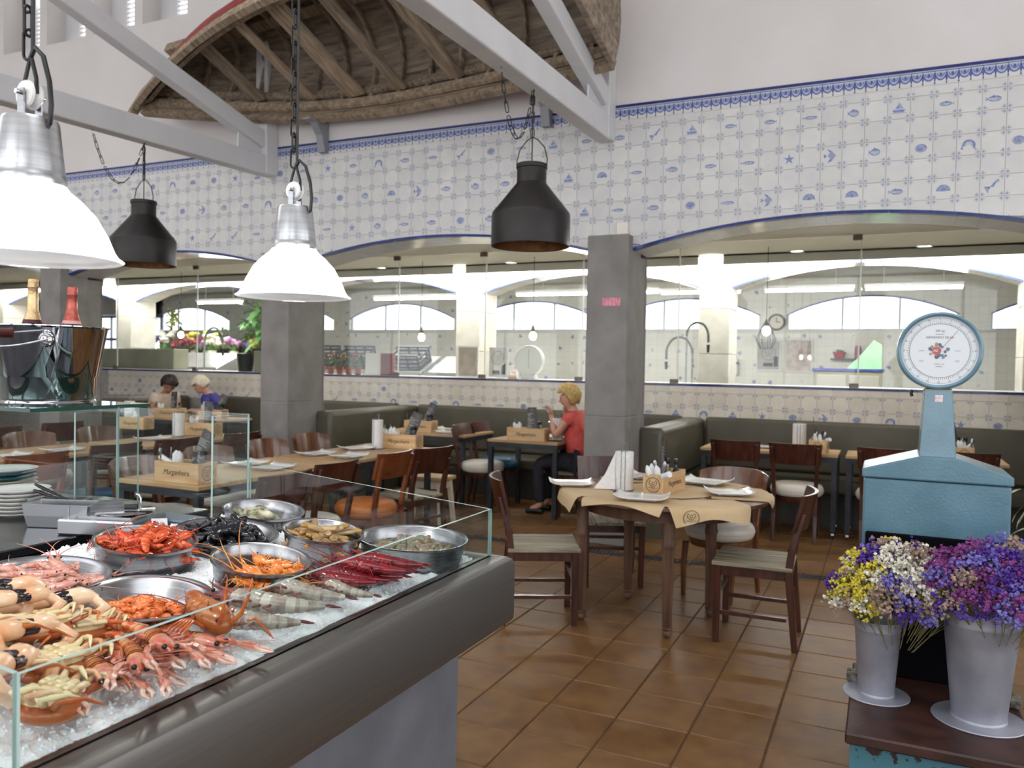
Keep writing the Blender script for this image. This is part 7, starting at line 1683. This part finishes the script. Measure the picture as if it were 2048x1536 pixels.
def person(x, y, ang, skin, top_m, trouser_m, hair_m, lab, lean=12, bow=15, turn=0, armL=None, armR=None, hair='short', z=0, sleeve=.55):
    r = empty('person', T(x, y, z) @ RZ(ang)); tag(r, lab, 'person')
    LM = T(0, 0, .56) @ RX(-lean) @ T(0, 0, -.56)
    up = lambda p: LM @ Vector(p)
    nk = Vector((0, .03, 1.10)); HM = LM @ T(*nk) @ RZ(turn) @ RX(-bow) @ T(*(-nk)); hd = lambda p: HM @ Vector(p)
    V = []; E = []
    def v(p, rr_): V.append((tuple(p), rr_)); return len(V)-1
    def e(a, b): E.append((a, b)); return b
    pel = v((0, 0, .57), (.15, .11)); sp = e(pel, v(up((0, .0, .74)), (.12, .09))); ch = e(sp, v(up((0, .01, .93)), (.135, .085))); nb = e(ch, v(up((0, .02, 1.045)), .06)); n1 = e(nb, v(up((0, .03, 1.09)), .046))
    jw = e(n1, v(hd((0, .06, 1.135)), (.05, .056))); fc = e(jw, v(hd((0, .055, 1.195)), (.068, .08))); cr = e(fc, v(hd((0, .04, 1.255)), (.066, .08)))
    nose = e(fc, v(hd((0, .135, 1.185)), .012)); e(nose, v(hd((0, .152, 1.172)), .009))
    for s in (-1, 1): e(fc, v(hd((s*.076, .04, 1.19)), .012))
    arms = []
    for s, A in ((-1, armL), (1, armR)):
        sh = e(ch, v(up((s*.165, .02, 1.0)), .05)); A = A or dict(el=(s*.2, .06, .76), wr=(s*.12, .26, .79), dr=(0, 1, 0))
        el = e(sh, v(A['el'], .04)); m_ = v([(a+b)/2 for a, b in zip(A['el'], A['wr'])], .037); e(el, m_); wr = e(m_, v(A['wr'], .025))
        d = Vector(A['dr']).normalized(); up_ = Vector(A.get('up', (0, 0, 1))); sd = d.cross(up_).normalized(); un = sd.cross(d)
        w = Vector(A['wr']); pm_ = e(wr, v(w+d*.06, (.032, .018)))
        for k in range(4):
            b0 = w+d*.085+sd*(.024-.016*k)*s; l = (.062, .072, .067, .052)[k]; cu = A.get('curl', .5)
            f1 = e(pm_, v(b0, .0095)); f2 = e(f1, v(b0+d*l*.55-un*l*.25*cu, .0085)); e(f2, v(b0+d*l*(1-.45*cu)-un*l*.8*cu, .0075))
        t1 = e(pm_, v(w+d*.035+sd*.034*s, .0105)); e(t1, v(w+d*.075+sd*.048*s-un*.02, .009))
    lg = []
    for s in (-1, 1):
        h = e(pel, v((s*.09, .06, .55), .085)); k = e(h, v((s*.11, .40, .53), .062)); c = e(k, v((s*.11, .40, .3), .05)); a = e(c, v((s*.11, .38, .09), .036)); e(a, v((s*.11, .50, .035), .032))
    body = obj('body', skin_mesh('body', V, E, skin, 2), None, r)
    # blouse with short sleeves
    V2 = []; E2 = []
    def v2(p, rr_): V2.append((tuple(p), rr_)); return len(V2)-1
    a = v2((0, 0, .54), (.185, .15)); b = v2(up((0, 0, .74)), (.172, .15)); c = v2(up((0, .01, .93)), (.192, .145)); d = v2(up((0, .015, 1.035)), (.115, .09)); E2 += [(a, b), (b, c), (c, d)]
    for s, A in ((-1, armL), (1, armR)):
        A = A or dict(el=(s*.2, .06, .76)); p = up((s*.165, .02, 1.0)); q = Vector(A['el']); s1 = v2(p, .072); s2 = v2(p.lerp(q, sleeve), .062); E2 += [(c, s1), (s1, s2)]
    obj('blouse', skin_mesh('blouse', V2, E2, top_m, 2), None, r)
    V3 = [((0, 0, .53), (.175, .13))]; E3 = []
    for s in (-1, 1):
        i = len(V3); V3 += [((s*.09, .08, .545), .1), ((s*.112, .41, .53), .075), ((s*.112, .405, .3), .062), ((s*.112, .385, .1), .052)]; E3 += [(0, i), (i, i+1), (i+1, i+2), (i+2, i+3)]
    obj('trousers', skin_mesh('trousers', V3, E3, trouser_m, 2), None, r)
    for s in (-1, 1):
        q = MB(); q.tube([(s*.11, .36, .03), (s*.11, .44, .035), (s*.11, .54, .025)], [.038, .042, .03], 10, sq=.8); obj('shoe', q, cap_black, r, smooth=60)
        q = MB(); q.ell(hd((s*.031, .124, 1.205)), (.012, .007, .006), 10, 6); obj('eye', q, pm('eye_dark', H('2a1f1a'), rough=.2), r, smooth=60)
        q = MB(); q.tube([hd((s*.014, .132, 1.222)), hd((s*.032, .131, 1.227)), hd((s*.05, .118, 1.222))], .0035, 5); obj('eyebrow', q, hair_m, r)
    q = MB(); q.tube([hd((-.024, .118, 1.147)), hd((0, .126, 1.146)), hd((.024, .118, 1.147))], [.004, .006, .004], 6); obj('lips', q, pm('lip_pink', H('9a5148'), rough=.5), r, smooth=60)
    # hair: thick cap over the crown, sides and nape
    q = MB(); nu, nv = 26, 14; sd = len(lab)
    def fn(u, v_):
        a = u*2*PI; t = v_*PI*.62; front = math.cos(a-PI/2); lim = 1.0
        tt = t*(.62 if front > .45 else (.82 if front > .1 else 1.12 if hair != 'bob' else 1.3))
        x = .092*math.sin(tt)*math.cos(a); yy = .105*math.sin(tt)*math.sin(a); z = .105*math.cos(tt)
        n = 1+.10*mnoise.noise(Vector((x*38+sd, yy*38, z*38)))+.05*mnoise.noise(Vector((x*90, yy*90, z*90+sd))); return hd((x*n, .035+yy*n, 1.222+z*n))
    q.sheet(fn, nu, nv); h = obj('hair', q, hair_m, r, smooth=60); s_ = h.modifiers.new('t', 'SOLIDIFY'); s_.thickness = .022; s_.offset = -1
    return r
SK1 = pm('skin_tan', H('a8745a'), H('b5826a'), rough=.5, scale=12, sss=.05); SK2 = pm('skin_fair', H('c08c72'), H('cb9a82'), rough=.5, scale=12, sss=.05)
jeans = pm('dark_trousers', H('1d1d24'), H('2a2a33'), rough=.8, scale=20)
person(-9.0, 8.0, -95, SK1, pm('beige_blouse', H('d0baa8'), H('dcc9ba'), rough=.8, scale=25), jeans, pm('dark_brown_hair', H('1e1511'), H('33241c'), rough=.55, scale=40, bump=.4, bscale=80), 'dark haired person in a beige top, head bowed over the table', lean=14, bow=26, turn=-25,
       armL=dict(el=(-.22, .14, .78), wr=(-.08, .36, .80), dr=(.4, 1, 0)), armR=dict(el=(.22, .14, .78), wr=(.08, .36, .80), dr=(-.4, 1, 0)))
person(-8.2, 8.3, 118, SK2, pm('royal_blue_blouse', H('2a2a7a'), H('35358c'), rough=.75, scale=25), jeans, pm('white_blonde_hair', H('c9c0aa'), H('ddd6c4'), rough=.55, scale=40, bump=.4, bscale=80), 'white haired person in a blue top leaning over the table', lean=16, bow=24, turn=10,
       armL=dict(el=(-.24, .12, .77), wr=(-.06, .34, .80), dr=(.5, 1, 0)), armR=dict(el=(.24, .14, .78), wr=(.06, .36, .80), dr=(-.5, 1, 0)))
p3 = person(-2.74, 7.62, 92, SK2, pm('coral_blouse', H('c84a44'), H('d65a52'), rough=.75, scale=25), jeans, pm('golden_blonde_hair', H('b5924e'), H('d6b878'), rough=.5, scale=40, bump=.4, bscale=80), 'blonde person in a coral top eating, holding a wine glass', lean=8, bow=6, turn=22, hair='bob', sleeve=.4,
       armL=dict(el=(-.22, .2, .80), wr=(-.07, .30, .98), dr=(.3, .3, 1), up=(0, -1, .3), curl=1.0), armR=dict(el=(.2, .16, .78), wr=(.05, .2, 1.03), dr=(-.4, -.2, 1), up=(0, -1, 0), curl=1.2))
q = MB(); q.lathe([(.018, -.007), (.0275, 0), (.018, .007)], 18); obj('wristwatch', q, pm('gold_watch', H('a58a4a'), rough=.3, metal=.8), p3, M=T(-.085, .285, .95) @ RX(-20), smooth=50)
# seats under the two diners who do not use the bench
stool(-9.0, 7.98, wd_dark, wd_dark, 'dark stool under the person in beige', h=.45); put_chair('pk', PK, -2.72, 7.62, 92, 'plank-seat chair under the blonde person in coral', G3)
def wine_glass(x, y, z, lab, liq=None, s=1):
    q = MB(); q.lathe([(.001, 0), (.032, 0), (.033, .002), (.006, .006), (.004, .012), (.004, .075), (.012, .085), (.03, .105), (.036, .13), (.033, .165), (.0315, .165), (.0345, .13), (.028, .107), (.001, .09)], 22); o = obj('wine_glass', q, glass_clear, M=T(x, y, z) @ SC(s), smooth=50); tag(o, lab, 'glass', 'stemmed wine glasses')
    if liq: q = MB(); q.lathe([(.001, .091), (.027, .107), (.0335, .128), (.001, .128)], 20); obj('wine', q, liq, o, smooth=50)
wl = pm('white_wine', H('d8cf8a'), rough=.05, trans=.6)
wine_glass(-3.06, 7.55, .93, 'wine glass lifted by the blonde person in coral', None); wine_glass(-8.0, 7.95, .75, 'glass of white wine between the two diners', wl, 1.1); wine_glass(-7.88, 8.02, .75, 'empty wine glass beside the white wine', None, .8)
for x, y, ang, lab in ((-2.98, 7.42, 5, 'dark napkin case lying near the blonde person'),):
    q = MB(); q.cbox((-.09, -.02, 0), (.09, .02, .012), .004); tag(obj('cutlery_case', q, cap_black, M=T(x, y, .75) @ RZ(ang)), lab, 'case')
q = MB(); q.lathe([(.001, .004), (.09, .004), (.13, .016), (.131, .018), (.09, .008), (.001, .008)], 28); sd_ = obj('salad_plate', q, porcelain, M=T(-8.45, 7.85, .75), smooth=50); tag(sd_, 'round plate with green salad between the two diners', 'plate'); rd_ = random.Random(2)
for k in range(10):
    l = MB(); l.sheet(lambda u, v: ((u-.5)*.06, (v-.5)*.05, .012*math.sin(u*6+k)*math.cos(v*5)), 4, 4); obj('lettuce_leaf', l, pm('lettuce', H('6a8a2a'), H('94b04a'), rough=.6, scale=20), sd_, M=T(rd_.uniform(-.06, .06), rd_.uniform(-.06, .06), .018+.003*k) @ RZ(rd_.uniform(0, 360)), smooth=60)
